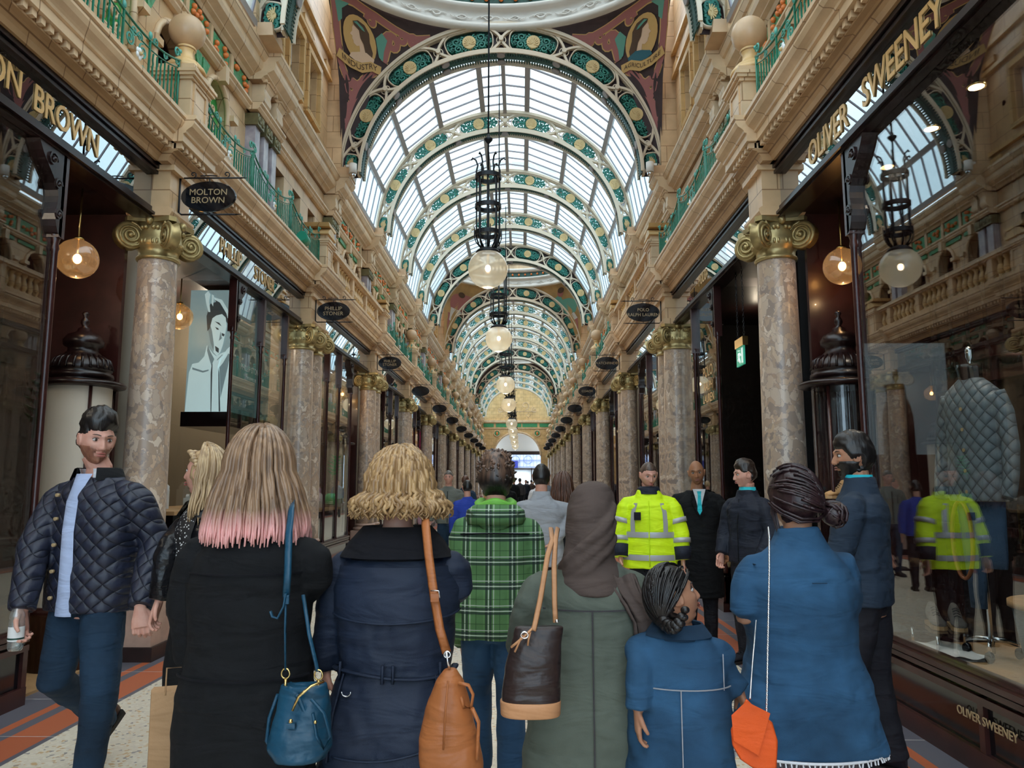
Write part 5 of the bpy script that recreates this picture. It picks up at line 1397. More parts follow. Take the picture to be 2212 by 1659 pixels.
def cloth(name, col, rough=.8, weave=500., sheen=.0, b=.25, var=.18, vs=3.):
    k = NT(name); tc = k.n('TexCoord'); n = k.n('TexNoise', i_Scale=vs, i_Detail=6.); k.l(tc.outputs['Object'], n.inputs['Vector'])
    c = k.ramp(n.outputs['Fac'], [(.3, tuple(x * (1 - var) for x in col)), (.7, tuple(min(1, x * (1 + var)) for x in col))]); k.l(c, k.b.inputs['Base Color'])
    n2 = k.n('TexNoise', i_Scale=weave, i_Detail=2.); k.l(tc.outputs['Object'], n2.inputs['Vector'])
    n3 = k.n('TexNoise', i_Scale=7., i_Detail=3., i_Distortion=.6); mp = k.n('Mapping'); mp.inputs['Scale'].default_value = (.5, .5, 1.6); k.l(tc.outputs['Object'], mp.inputs[0]); k.l(mp.outputs[0], n3.inputs['Vector'])
    bp = k.n('Bump'); bp.inputs['Strength'].default_value = b; bp.inputs['Distance'].default_value = .004; k.l(n2.outputs['Fac'], bp.inputs['Height'])
    bq = k.n('Bump'); bq.inputs['Strength'].default_value = .6; bq.inputs['Distance'].default_value = .04; k.l(n3.outputs['Fac'], bq.inputs['Height']); k.l(bp.outputs['Normal'], bq.inputs['Normal'])
    k.l(bq.outputs['Normal'], k.b.inputs['Normal']); k.b.inputs['Roughness'].default_value = rough
    k.b.inputs['Sheen Weight'].default_value = sheen; k.b.inputs['Specular IOR Level'].default_value = .3
    return k.m
cloth('black_wool', (.004, .0045, .006), .85); cloth('navy_trench', (.014, .022, .045), .6); cloth('velvet', (.004, .004, .007), .9)
cloth('sage_coat', (.1, .115, .092), .8); cloth('brown_scarf', (.085, .06, .052), .85); cloth('denim_blue', (.026, .088, .18), .75, 900, b=.6, var=.5, vs=4)
cloth('denim_dk', (.012, .035, .07), .8, 900, b=.4, var=.35); cloth('denim_mid', (.025, .075, .16), .8, 900, var=.35); cloth('black_trouser', (.012, .012, .018), .8)
cloth('navy_fleece', (.02, .035, .06), .8); cloth('navy_soft', (.012, .016, .03), .65); cloth('grey_sweat', (.33, .34, .37), .9); cloth('grey_green', (.15, .16, .14), .7)
cloth('taupe_stripe', (.13, .1, .11), .9); cloth('shirt_blue', (.42, .5, .72), .8); cloth('white_shirt', (.7, .7, .74), .8); cloth('pink_check', (.5, .3, .4), .8)
cloth('mid_blue', (.02, .05, .35), .7); cloth('grey_blue', (.25, .29, .36), .8); cloth('turq', (.02, .5, .6), .5)
cloth('leather_black', (.008, .008, .01), .25, 60, b=.5); mat('skin_gold', (.3, .12, .06), .5, spec=.3)
cloth('leather_blue', (.012, .065, .12), .32, 60, b=.3); cloth('leather_tanbag', (.42, .14, .045), .4, 60, b=.3); cloth('leather_brown', (.035, .022, .02), .3, 60, b=.3)
cloth('orange_suede', (.75, .1, .015), .6, 300); cloth('pale_tan', (.55, .27, .13), .5, 60); cloth('kraft', (.42, .25, .13), .8, 90)
cloth('hood_lining', (.2, .55, .08), .5)
def skinm(name, c):
    k = NT(name); k.b.inputs['Base Color'].default_value = (*c, 1); k.b.inputs['Roughness'].default_value = .5
    k.b.inputs['Subsurface Weight'].default_value = .08; k.b.inputs['Subsurface Radius'].default_value = (.012, .005, .003); k.b.inputs['Specular IOR Level'].default_value = .35
    tc = k.n('TexCoord'); n = k.n('TexNoise', i_Scale=25., i_Detail=3.); k.l(tc.outputs['Object'], n.inputs['Vector'])
    k.l(k.ramp(n.outputs['Fac'], [(.35, (c[0] * .93, c[1] * .84, c[2] * .82)), (.65, c)]), k.b.inputs['Base Color'])
skinm('skin_fair', (.62, .33, .24)); skinm('skin_pink', (.66, .36, .28)); skinm('skin_brown', (.36, .17, .09)); skinm('skin_tan', (.45, .23, .14))
def hairm(name, c, c2=None, grad=None):
    k = NT(name); tc = k.n('TexCoord'); mp = k.n('Mapping'); mp.inputs['Scale'].default_value = (60, 60, 5); k.l(tc.outputs['Object'], mp.inputs[0])
    n = k.n('TexNoise', i_Scale=1., i_Detail=3.); k.l(mp.outputs[0], n.inputs['Vector'])
    c2 = c2 or tuple(x * .5 for x in c); col = k.ramp(n.outputs['Fac'], [(.38, c2), (.62, c)])
    if grad:
        sp = k.n('SeparateXYZ'); k.l(tc.outputs['Object'], sp.inputs[0]); z0, z1, gc = grad
        f = k.math('DIVIDE', k.math('SUBTRACT', k.math('ADD', sp.outputs[2], k.math('MULTIPLY', n.outputs['Fac'], .05)), z0), z1 - z0)
        nd = k.n('Clamp'); k.l(f, nd.inputs[0]); col = k.mix(nd.outputs[0], gc, col)
    k.l(col, k.b.inputs['Base Color']); k.b.inputs['Roughness'].default_value = .38
    bp = k.n('Bump'); bp.inputs['Strength'].default_value = .6; bp.inputs['Distance'].default_value = .004; k.l(n.outputs['Fac'], bp.inputs['Height']); k.l(bp.outputs['Normal'], k.b.inputs['Normal'])
hairm('hair_black', (.012, .009, .009)); hairm('hair_dark', (.03, .018, .013)); hairm('hair_plum', (.035, .015, .018)); hairm('hair_brown', (.12, .05, .03))
hairm('hair_blond', (.58, .41, .23), (.34, .22, .12)); hairm('hair_curly_blond', (.5, .31, .14), (.25, .14, .06)); hairm('hair_grey', (.2, .17, .15), (.1, .09, .08))
hairm('hair_streak', (.14, .075, .05), (.014, .009, .009)); hairm('beard_red', (.36, .16, .1), (.25, .1, .065)); hairm('hair_cropped', (.12, .075, .055))
mat('eye_white', (.5, .46, .44), .25); mat('eye_dark', (.03, .015, .01), .15); mat('lip', (.45, .14, .12), .4); mat('lip_dark', (.27, .09, .07), .45)
mat('sole_dark', (.02, .016, .014), .7); mat('shoe_brown', (.06, .025, .016), .5); mat('reflective', (.42, .43, .44), .35, metal=.2)
cloth('hivis', (.68, .95, .01), .6, b=.1, var=.06); cloth('taupe_dark', (.05, .045, .05), .9)

def sm01(t): t = max(0, min(1, t)); return t * t * (3 - 2 * t)
def head_verts(nu, nv, male=True):
    """closed head, origin at its centre, facing +y, height .236"""
    rs = []
    G = lambda x, s: math.exp(-(x / s) ** 2)
    for i in range(nv + 1):
        ph = pi * (i + .001) / (nv + .002); r = []
        for j in range(nu):
            th = 2 * pi * j / nu
            x, y, z = sin(ph) * cos(th), sin(ph) * sin(th), cos(ph)
            X, Y, Z = x * .075, y * (.09 if y > 0 else .102), z * .118
            lo = sm01((-Z - .005) / .105)
            X *= 1 - (.26 if male else .33) * lo
            if y > 0: Y *= 1 - .06 * lo; Y += .006 * lo
            else: Y *= 1 - .52 * lo
            X *= 1 - .06 * sm01((Z - .02) / .1)
            if y > 0:
                f = sm01(y * 1.6); Yf = 0
                Yf += .005 * G(Z - .026, .011) * G(X, .05) * (1.3 if male else .6)
                for s in (-1, 1):
                    Yf -= .0125 * G(X - s * .031, .0155) * G(Z - .007, .012)
                    Yf += .006 * G(X - s * .043, .018) * G(Z + .024, .016)
                    Yf += .007 * G(X - s * .0115, .006) * G(Z + .034, .007)
                    Yf += .004 * G(X - s * .031, .009) * G(Z - .007, .007)
                nz = sm01((.016 - Z) / .05) if Z > -.036 else math.exp(-((Z + .036) / .006) ** 2)
                Yf += (.006 + .018 * nz) * G(X, .0085 + .004 * nz) * (1 if Z < .03 else G(Z - .03, .01))
                Yf += .0065 * G(X, .021) * G(Z + .0555, .0058) + .0065 * G(X, .018) * G(Z + .0685, .0058) - .005 * G(X, .024) * G(Z + .062, .0028)
                Yf -= .005 * G(X, .03) * G(Z + .081, .007); Yf += (.009 if male else .006) * G(X, .022) * G(Z + .1, .014)
                Y += Yf * f
            r.append(V((X, Y, Z)))
        rs.append(r)
    return rs
def ear(mb, M, s):
    mb.ball(M @ V((s * .073, -.006, -.004)), .03, 12, 8, (.28, .6, 1), M.to_3x3())
    mb.tube([M @ V((s * (.079 + .004 * sin(t)), -.006 + .017 * cos(t), -.004 + .03 * sin(t))) for t in [pi * 2 * q / 14 - .9 for q in range(12)]], .005, 5)
def hand(mb, wrist, dirv, palm, curl=.5, s=1., thumb=1):
    """wrist point, direction of the fingers, palm normal, thumb side"""
    d = V(dirv).normalized(); p = V(palm); p = (p - d * p.dot(d)).normalized(); w = d.cross(p) * thumb; W0 = V(wrist)
    Q = lambda a, b, c: W0 + (d * a + w * b + p * c) * s
    rs = []
    for a, hw, hh in ((-.03, .026, .02), (.0, .026, .019), (.03, .033, .018), (.06, .041, .016), (.088, .042, .014)):
        rs.append([Q(a, hw * cos(2 * pi * j / 14), hh * sin(2 * pi * j / 14)) for j in range(14)])
    mb.rings(rs)
    for k, (b, L) in enumerate(((.031, .07), (.0105, .08), (-.011, .074), (-.031, .058))):
        a, ang, c = .084, .15, .0; pts = [Q(a - .02, b, 0)]
        for q, f in enumerate((.42, .33, .25)):
            a += L * f * cos(ang); c += L * f * sin(ang); pts.append(Q(a, b * (1 + .05 * q), c)); ang += curl * (1 + .15 * k)
        mb.tube(pts, [.0095 * s, .0092 * s, .0085 * s, .007 * s], 8)
    mb.tube([Q(.015, .022, .004), Q(.04, .042, .012), Q(.065, .05, .024), Q(.085, .048, .036)], [.012 * s, .0115 * s, .0095 * s, .0075 * s], 8)

BODY = [(.80, .15, .105), (.90, .165, .11), (1.0, .152, .105), (1.1, .138, .1), (1.2, .145, .105), (1.3, .15, .105), (1.37, .135, .09), (1.42, .09, .075), (1.465, .062, .06), (1.5, .056, .056)]
class Person:
    def __init__(s, label, x, y, H, rz, male=True, w=1., skin='skin_fair', head=(0, 0, 0), arms=None, legs=None, face=True, lod=0, lean=0., headoff=(0, 0, 0), group=None, depth=1., hand_=None, shz=1.372):
        s.root = empty('person', label, 'person', (x, y, 0), rz, group)
        s.k = H / 1.75; s.male = male; s.w = w; s.lod = lod; s.dp = depth; s.shz = shz
        s.M = Matrix.Translation((x, y, 0)) @ Matrix.Rotation(rz, 4, 'Z'); s.Mi = s.M.inverted()
        s.sx = (.185 if male else .16) * w
        arms = arms or {}; legs = legs or {}
        U = s.U; s.A = {}
        for side, sg in (('L', -1), ('R', 1)):
            a = arms.get(side) or ((sg * (.25 * w), .0, 1.14), (sg * .25 * w, .04, .9))
            sh = U((sg * s.sx, 0, shz)); el = s.P(a[0]); wr = s.P(a[1])
            s.A[side] = (sh, el, wr, a[2] if len(a) > 2 else None, a[3] if len(a) > 3 else None, a[4] if len(a) > 4 else .5)
        s.Lg = {}
        for side, sg in (('L', -1), ('R', 1)):
            a = legs.get(side) or ((sg * .095, .015, .49), (sg * .1, -.01, .075))
            s.Lg[side] = (U((sg * .085, 0, .9)), s.P(a[0]), s.P(a[1]), a[2] if len(a) > 2 else 0.)
        # head transform
        hy, hp, hr = head
        s.HM = Matrix.Translation(U((headoff[0], .025 + headoff[1], 1.632 + headoff[2]))) @ Matrix.Rotation(hy, 4, 'Z') @ Matrix.Rotation(hp, 4, 'X') @ Matrix.Rotation(hr, 4, 'Y') @ Matrix.Scale(s.k if H > 1.4 else s.k * 1.12, 4)
        b = MB(); k = s.k
        b.rings([ell_ring(U((0, 0, z)), rx * w * k * .94, ry * k * .9, n=20) for z, rx, ry in BODY])
        hb = s.HM @ V((0, -.02, -.07))
        b.tube([U((0, -.01, 1.42)), U((0, -.005, 1.5)), hb], [.062 * k, .056 * k, .054 * k], 14)
        b.rings([[s.HM @ p for p in r] for r in head_verts(*((96, 76) if lod == 0 else (28, 22)), male)])
        for sg in (-1, 1): ear(b, s.HM, sg)
        for side, sg in (('L', -1), ('R', 1)):
            sh, el, wr, dv, pv, cu = s.A[side]
            b.tube([U((0, 0, 1.4)), sh, sh.lerp(el, .5), el, el.lerp(wr, .4), wr], [.034 * k, .038 * k, .04 * k, .038 * k, .037 * k, .026 * k], 12)
            if lod < 2:
                d = s.D(dv) if dv else (wr - el); p = s.D(pv) if pv else V((-sg, .3, 0))
                hand(b, wr, d, p, cu, k, 1 if sg * (V(d).cross(V(p))).dot(V((0, 1, 0))) > 0 else -1) if lod == 0 else b.tube([wr, wr + V(d).normalized() * .16 * k], [.03 * k, .02 * k], 8)
            hp_, kn, an, fr = s.Lg[side]
            b.tube([U((0, 0, .88)), hp_, hp_.lerp(kn, .5), kn, kn.lerp(an, .35), an, an + V((0, .03, -.04))], [.09 * k, .08 * k, .07 * k, .05 * k, .052 * k, .036 * k, .034 * k], 12)
            RX = Matrix.Rotation(fr, 3, 'X'); b.ball(an + RX @ V((0, .06 * k, -.035 * k)), .036 * k, 10, 6, (.8, 2., .6), RX)
        s.body = b.build('body', skin, s.root)
        remesh(s.body, (.0034 if face else .008) if lod == 0 else .013, 0 if lod == 0 and face else 1)
        if face: s.face()
    def U(s, p): return V(p) * s.k
    def P(s, p):
        """tuple in body units, or a world Vector"""
        return s.Mi @ p if isinstance(p, V) else s.U(p)
    def D(s, v): return s.Mi.to_3x3() @ V(v)
    def face(s, brow=None, lip=None):
        M = s.HM
        def E(c, r, n, m, sc=(1, 1, 1)):
            return MB().ball(M @ V(c), r * .93 * s.HM.to_scale().x, 16, 10, sc, M.to_3x3().normalized()).build(n, m, s.root)
        for sg in (-1, 1):
            e = E((sg * .031, .0715, .0065), .0125, 'eye', 'eye_white', (1.1, 1, .75))
            MB().ball(M @ V((sg * .031, .0795, .0065)), .0066 * M.to_scale().x, 10, 8, (1, .9, 1), M.to_3x3().normalized()).build('iris', 'eye_dark', e)
        l = MB()
        for sg in (-1, 1):
            l.tube([M @ V((sg * (.018 + .026 * t), .083 - .014 * t * t + .0, .0145 + .0035 * sin(pi * t) - .004 * t)) for t in (0, .25, .5, .75, 1)], .0018, 5)
        l.build('eyelashes', 'hair_dark', s.root)
    def brows(s, m, th=.0036):
        l = MB()
        for sg in (-1, 1):
            l.tube([s.HM @ V((sg * (.014 + .034 * t), .0905 - .0165 * t * t, .0275 + .005 * sin(pi * t * .8))) for t in (0, .2, .4, .6, .8, 1)], [th * .8, th, th, th, th * .8, th * .4], 6, flat=.6)
        l.build('eyebrows', m, s.root)
    def lips(s, m='lip'):
        l = MB()
        for z, r, y in ((-.0555, .0042, .0925), (-.0675, .0048, .0915)):
            l.tube([s.HM @ V((x, y - 9. * x * x, z + (.0018 if z > -.06 and abs(x) < .008 and x != 0 else 0) - (.0 if z < -.06 else 3 * x * x))) for x in (-.022, -.016, -.008, 0, .008, .016, .022)], [.001, r * .7, r, r, r, r * .7, .001], 6, up=(0, 0, 1))
        l.build('lips', m, s.root)
    def section(s, secs, z):
        for i in range(len(secs) - 1):
            a, b = secs[i], secs[i + 1]
            if a[0] <= z <= b[0]:
                t = (z - a[0]) / (b[0] - a[0]); return [a[q] + (b[q] - a[q]) * t for q in range(1, 4)]
        return list((secs[0] if z < secs[0][0] else secs[-1])[1:4])
    def arc(s, secs, z, a0, a1, off=.008, n=16):
        out = []
        for i in range(n + 1):
            a = a0 + (a1 - a0) * i / n; zz = z(i / n) if callable(z) else z
            rx, ry, yo = s.section(secs, zz); out.append(s.U(((rx + off) * cos(a), yo + (ry + off) * sin(a), zz)))
        return out
    def top(s, name, m, secs, sl=(.078, .066, .052), vox=.009, fold=.018, sleeve=1.0, cap=True, sq=.85, flare=None):
        """garment: secs (z, rx, ry, yoff) in body units; sleeves follow the arms"""
        secs = [(z, rx * s.w * (1 if z < 1.34 or z > 1.45 else .9 if z < 1.385 else .8 if z < 1.415 else .7), ry * s.dp, yo) for z, rx, ry, yo in secs]; s.secs = secs; k = s.k; b = MB()
        b.rings([ell_ring(s.U((0, yo, z)), rx * k, ry * k, n=30, sq=sq) for z, rx, ry, yo in secs])
        for side in ('L', 'R'):
            sh, el, wr = s.A[side][:3]; e = el.lerp(wr, sleeve)
            inn = sh + (V((0, sh.y, sh.z)) - sh) * .6 + V((0, 0, .034 * k))
            b.tube([inn, sh + V((0, 0, -.004)), sh.lerp(el, .16), sh.lerp(el, .4), el.lerp(sh, .12), el.lerp(wr, .12), el.lerp(wr, .55), e], [sl[0] * k * .6, sl[0] * k * .8, sl[0] * k * .97, sl[0] * k * .95, sl[1] * k, sl[1] * k, (sl[1] + sl[2]) / 2 * k, sl[2] * k], 16)
        o = b.build(name, m, s.root); remesh(o, vox if s.lod == 0 else .016, 3, fold); return o
    def bottoms(s, m, rad=(.1, .085, .066, .06), name='trousers', vox=.01, fold=.016, down=.02):
        k = s.k; b = MB()
        b.rings([ell_ring(s.U((0, 0, z)), rx * k * s.w, ry * k, n=24) for z, rx, ry in ((.78, .1, .08), (.84, .16, .115), (.93, .17, .12), (1.02, .16, .115))])
        for side in ('L', 'R'):
            hp_, kn, an, fr = s.Lg[side]
            b.tube([hp_ + V((0, 0, .03)), hp_.lerp(kn, .45), kn, kn.lerp(an, .5), an + V((0, -.005, -down * k))], [rad[0] * k, rad[0] * .95 * k, rad[1] * k, rad[2] * k, rad[3] * k], 16)
        o = b.build(name, m, s.root); remesh(o, vox if s.lod == 0 else .016, 2, fold); return o
    def shoes(s, m='sole_dark', name='shoe', H=.085, boot=0, W=.1):
        for side in ('L', 'R'):
            an = s.Lg[side][2]; pit = s.Lg[side][3]
            M0 = Matrix.Translation(an) @ Matrix.Rotation(pit, 4, 'X')
            p = M0 @ V((0, -.07 * s.k, -.075 * s.k)) if pit else an + V((0, -.07, -.075)) * s.k
            if not pit: p.z = 0
            shoe(s.root, name, m, p, 0, L=.28 * s.k, W=W * s.k, H=H * s.k, boot=boot, sole='sole_dark', rx=pit)
    # hair helpers (head-space)
    def cap(s, m, name='hair', front=.035, low=-.05, th=.012, fold=.012, vox=.005, side=.012, tuft=0, seed=1, top=0.):
        """short hair shell: keeps everything above a line that runs from the forehead to the nape"""
        rs = head_verts(48, 40, s.male); b = MB(); vs = []
        nv = 41
        inner = []; outer = []
        def keep(p):
            t = sm01((p.y + .03) / .1)      # 0 back, 1 front
            line = low * (1 - t) + front * t
            if abs(p.x) > .055 and p.y > -.03: line = max(line, side)
            return p.z - line
        G = [[p for p in r] for r in rs]
        mask = [[keep(p) for p in r] for r in G]
        out = [[None] * 48 for _ in range(41)]
        vs = []
        for i in range(41):
            for j in range(48):
                p = G[i][j]; t = th * sm01(mask[i][j] / .03 + .3) + top * sm01((p.z - .04) / .07) * sm01(mask[i][j] / .02)
                n_ = V((p.x / .075, p.y / .095, p.z / .118)).normalized()
                vs.append(s.HM @ (p + n_ * (t if mask[i][j] > -.004 else -.012)))
        fs = [(i * 48 + j, i * 48 + (j + 1) % 48, (i + 1) * 48 + (j + 1) % 48, (i + 1) * 48 + j) for i in range(40) for j in range(48)]
        b.add(vs, fs, True)
        if tuft:
            rnd = random.Random(seed)
            for q in range(tuft):
                a = rnd.uniform(0, 2 * pi); e = rnd.uniform(-.1, 1.35); p = V((.072 * cos(a) * cos(e), .09 * sin(a) * cos(e), .116 * sin(e)))
                if keep(p) < .012: continue
                n_ = V((p.x / .075, p.y / .095, p.z / .118)).normalized(); sw = V((rnd.uniform(-.6, .6), rnd.uniform(-.7, .7), rnd.uniform(-.3, .4)))
                p = p * 1.03; b.tube([s.HM @ p, s.HM @ (p + n_ * (th + top * sm01(p.z / .1)) * .75 + sw * .012), s.HM @ (p + n_ * (th + top * sm01(p.z / .1)) * .8 + sw * .034)], [.011 * s.k, .01 * s.k, .003 * s.k], 6)
        o = b.build(name, m, s.root)
        if fold and not tuft: d = o.modifiers.new('d', 'DISPLACE'); d.texture = HTEX; d.strength = fold; d.mid_level = .5; d.texture_coords = 'LOCAL'
        return o
    def long(s, m, length=.2, n=150, r=.008, wide=.03, wav=.0, a0=-200, a1=20, seed=2, name='hair', part=(0, .02), thick=.012, jit=.25):
        """strands from the parting, over the skull and down; a0..a1 degrees cover (0=+x, 90=front)"""
        rnd = random.Random(seed); b = MB(); HM = s.HM
        # under shell
        vs = []; rs = head_verts(40, 32, s.male)
        for i, rr in enumerate(rs):
            for p in rr:
                n_ = V((p.x / .075, p.y / .095, p.z / .118)).normalized(); t = thick if (p.z > .045 or p.y < .03) and p.z > -.06 and not (p.y > .02 and p.z < .05 and abs(p.x) < .066) else -.01
                vs.append(HM @ (p + n_ * t))
        b.add(vs, [(i * 40 + j, i * 40 + (j + 1) % 40, (i + 1) * 40 + (j + 1) % 40, (i + 1) * 40 + j) for i in range(32) for j in range(40)], True)
        for q in range(n):
            a = RD(a0 + (a1 - a0) * (q + rnd.random()) / n); lay = rnd.uniform(.9, 1.2)
            L = length * rnd.uniform(1 - jit, 1.05); pts = []; ph = rnd.uniform(0, 6); rad = []
            st = rnd.uniform(.0, .35)
            for t in range(8):
                e = pi / 2 * (1 - (st + (1 - st) * t / 7)); c = cos(e)
                p = V((part[0] * (1 - c) + (.08 + thick) * lay * cos(a) * c, part[1] * (1 - c) + (.098 + thick) * lay * sin(a) * c, .006 + (.118 + thick) * lay * sin(e)))
                if wav > .01: p = p + V((cos(a) , sin(a), .5)) * (wav * .5 * sin(t * 1.9 + ph))
                pts.append(p); rad.append(r)
            base = pts[-1]
            nn = 9
            for t in range(1, nn + 1):
                u = t / nn; spread = wide * sin(u * pi * .5)
                w_ = wav * sin(u * 9 + ph)
                pts.append(base + V((cos(a) * spread + w_ * .8, sin(a) * spread * .6 + w_ * cos(ph), -L * u))); rad.append(r * (1 - .75 * u ** 3))
            b.tube([HM @ p for p in pts], [x * s.k for x in rad], 5)
        return b.build(name, m, s.root)
def sweep(P, m, tgt, n, th):
    rnd = random.Random(4); b = MB(); T_ = V(tgt); E_ = V((.075, .098, .118))
    for q in range(n):
        a = rnd.uniform(0, 2 * pi); e = rnd.uniform(-.2, 1.5)
        p = V((cos(a) * cos(e), sin(a) * cos(e), sin(e)))
        if p.y > .2 and p.z < .5: continue
        if p.z < -.1 and p.y > -.1: continue
        t0 = V([T_[i] / E_[i] for i in range(3)]); pts = []
        for k_ in range(9):
            u = k_ / 8; d = p.lerp(t0, u * .95); d = d.normalized() * (1 if u < .9 else 1.05); pts.append(P.HM @ V([d[i] * (E_[i] + th) for i in range(3)]))
        b.tube(pts, .0055 * P.k, 5)
    return b.build('swept_hair', m, P.root)
def strapline(root, pts, name, m, w=.012, th=.3):
    return MB().tube(pts, w, 6, flat=th).build(name, m, root)
COATW = [(.42, .25, .17, 0), (.6, .235, .165, 0), (.8, .215, .155, 0), (.93, .205, .15, -.005), (1.05, .18, .13, 0), (1.15, .172, .125, 0), (1.28, .19, .135, 0), (1.36, .192, .128, 0), (1.42, .165, .1, -.005), (1.465, .1, .075, -.01), (1.49, .075, .068, -.01)]
JACKM = [(.86, .2, .135, 0), (.95, .2, .14, 0), (1.1, .185, .13, 0), (1.2, .195, .135, 0), (1.32, .21, .14, 0), (1.39, .205, .125, 0), (1.43, .16, .1, -.005), (1.465, .09, .075, -.01), (1.485, .07, .068, -.01)]
pw = lambda p, q: WP(*p, q)
# 1 ---- man in the quilted jacket
P = Person('man in navy quilted jacket and pale blue shirt walking forward with a water bottle', -2.17, 3.95, 1.845, 2.82, True, 1.12, 'skin_pink', head=(1.15, -.12, -.05),
           arms={'R': (WP(78, 1165, 3.85), WP(48, 1318, 3.7), (0, 0, -1), (1, -.2, 0), .75), 'L': (WP(338, 1170, 3.95), WP(303, 1312, 3.75), (.15, -.1, -1), (-.2, .8, 0), .8)},
           legs={'R': (WP(118, 1470, 3.85), WP(226, 1545, 4.35), -.75), 'L': (WP(215, 1500, 3.75), WP(183, 1700, 3.75))})
P.brows('hair_dark'); P.lips('lip')
P.cap('hair_black', front=.055, low=-.045, th=.01, top=.042, fold=.026, side=.025)
STUB = P
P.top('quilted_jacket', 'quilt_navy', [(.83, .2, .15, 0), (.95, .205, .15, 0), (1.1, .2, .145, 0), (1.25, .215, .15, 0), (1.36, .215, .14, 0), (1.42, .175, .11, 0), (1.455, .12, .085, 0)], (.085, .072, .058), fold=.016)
sh = MB()
sh.rings([[P.U(((x) * w_, yo + .163 + dy * .006, z)) for x, dy in ((-1, -2), (-.5, .5), (0, 1), (.5, .5), (1, -2))] for z, w_, yo in ((.82, .05, -.005), (1.0, .042, -.005), (1.2, .036, .0), (1.34, .036, -.012), (1.42, .04, -.045), (1.47, .05, -.07))], False, True, False)
sh.build('shirt_front', 'shirt_blue', P.root)
c = MB(); c.rings([[P.U((r * cos(a) * 1.05, -.0 + r * sin(a), z)) for a in [pi * .5 + .7 + (2 * pi - 1.4) * q / 20 for q in range(21)]] for r, z in ((.12, 1.4), (.1, 1.45), (.09, 1.5), (.102, 1.495), (.12, 1.44))], False, True, False)
c.build('corduroy_collar', 'black_wool', P.root)
c = MB(); c.rings([[P.U((r * cos(a) * 1.05, -.0 + r * sin(a), z)) for a in [pi * .5 + .5 + (2 * pi - 1.) * q / 20 for q in range(21)]] for r, z in ((.085, 1.43), (.076, 1.475), (.082, 1.495))], False, True, False)
c.build('shirt_collar', 'white_shirt', P.root)
c = MB()
for z in (.9, 1.02, 1.14, 1.26, 1.37): c.tube([P.U((.07, .15, z)), P.U((.07, .166, z))], .009, 10)
c.build('jacket_buttons', 'gold_dull', P.root)
P.bottoms('denim_dk', (.1, .078, .066, .062)); P.shoes('shoe_brown', 'brown_shoe')
bt = empty('water_bottle', 'clear plastic water bottle with a pale label held by the man in quilted jacket', 'bottle', WP(32, 1405, 3.68) + V((0, 0, 0)))
MB().lathe([(.005, 0), (.028, .0), (.033, .015), (.033, .13), (.03, .14), (.033, .15), (.032, .165), (.018, .2), (.012, .21), (.012, .225)], n=20).build('plastic_body', 'plastic_clear', bt)
MB().lathe([(.0345, .045), (.0345, .11)], n=20, cap=False).build('label_band', 'white_paint', bt); MB().lathe([(.0348, .052), (.0348, .06)], n=20, cap=False).build('green_stripe', 'dark_green', bt)
MB().lathe([(.0145, .22), (.0145, .237), (.002, .238)], n=16).build('bottle_cap', 'white_paint', bt); MB().lathe([(.002, .004), (.03, .004), (.031, .03), (.002, .031)], n=16).build('water', 'small_glass', bt)
# 2 ---- blonde in profile
P = Person('blonde woman with a braid and black leather jacket seen in profile facing the quilted man', -1.5, 3.7, 1.66, 2.55, False, .95, 'skin_pink', head=(-1.15 , .12, 0),
           arms={'R': (WP(362, 1190, 3.6), WP(345, 1295, 3.6), (-.3, 0, -1), (1, 0, 0), .6), 'L': (WP(500, 1220, 3.8), WP(470, 1180, 3.5))}, legs={})
P.brows('hair_brown', .002); P.lips('lip')
P.long('hair_blond', .24, 110, .008, .02, .006, -172, -8, seed=4, thick=.008)
c = MB()
for sg in (-1, 1):
    for q in range(9):
        t = q / 8; c.ball(P.HM @ V((sg * (.02 + .066 * sin(t * 1.5)), .085 - .1 * t, .1 - .075 * t * t)), .014, 8, 6, (1, 1.2, .8))
c.build('braid', 'hair_blond', P.root)
P.top('leather_jacket', 'leather_black', COATW[3:], (.07, .06, .05), fold=.022)
P.top('dotted_top', 'dots', [(.9, .165, .12, .0), (1.2, .165, .125, .02), (1.34, .15, .12, .02), (1.44, .09, .08, 0)], (.04, .04, .03), sleeve=.3) if False else None
k = NT('dots'); tc = k.n('TexCoord'); vo = k.n('TexVoronoi', i_Scale=75.); k.l(tc.outputs['Object'], vo.inputs['Vector']); k.l(k.ramp(vo.outputs['Distance'], [(.22, (.7, .7, .7)), (.3, (.01, .01, .012))]), k.b.inputs['Base Color'])
c = MB(); c.rings([[P.U((x * w_, y + .14 + (1 - x * x) * .02, z)) for x in (-1, -.5, 0, .5, 1)] for z, w_, y in ((.95, .05, 0), (1.2, .06, -.0), (1.34, .075, -.01), (1.42, .07, -.04), (1.47, .06, -.075))], False, True, False); c.build('dotted_blouse', 'dots', P.root)
c = MB(); c.rings([[P.U((r * cos(a) * 1.1, r * sin(a), z)) for a in [pi * .5 + .6 + (2 * pi - 1.2) * q / 16 for q in range(17)]] for r, z in ((.13, 1.4), (.1, 1.46), (.085, 1.5), (.1, 1.49), (.14, 1.42))], False, True, False); c.build('jacket_collar', 'leather_black', P.root)
c = MB(); c.rings([ell_ring(P.U((0, 0, z)), rx * P.k, ry * P.k) for z, rx, ry in ((.42, .2, .15), (.7, .2, .15), (.95, .165, .12), (1.0, .14, .1))]); o = c.build('black_skirt', 'black_wool', P.root); remesh(o, .012, 1, .015); P.shoes()
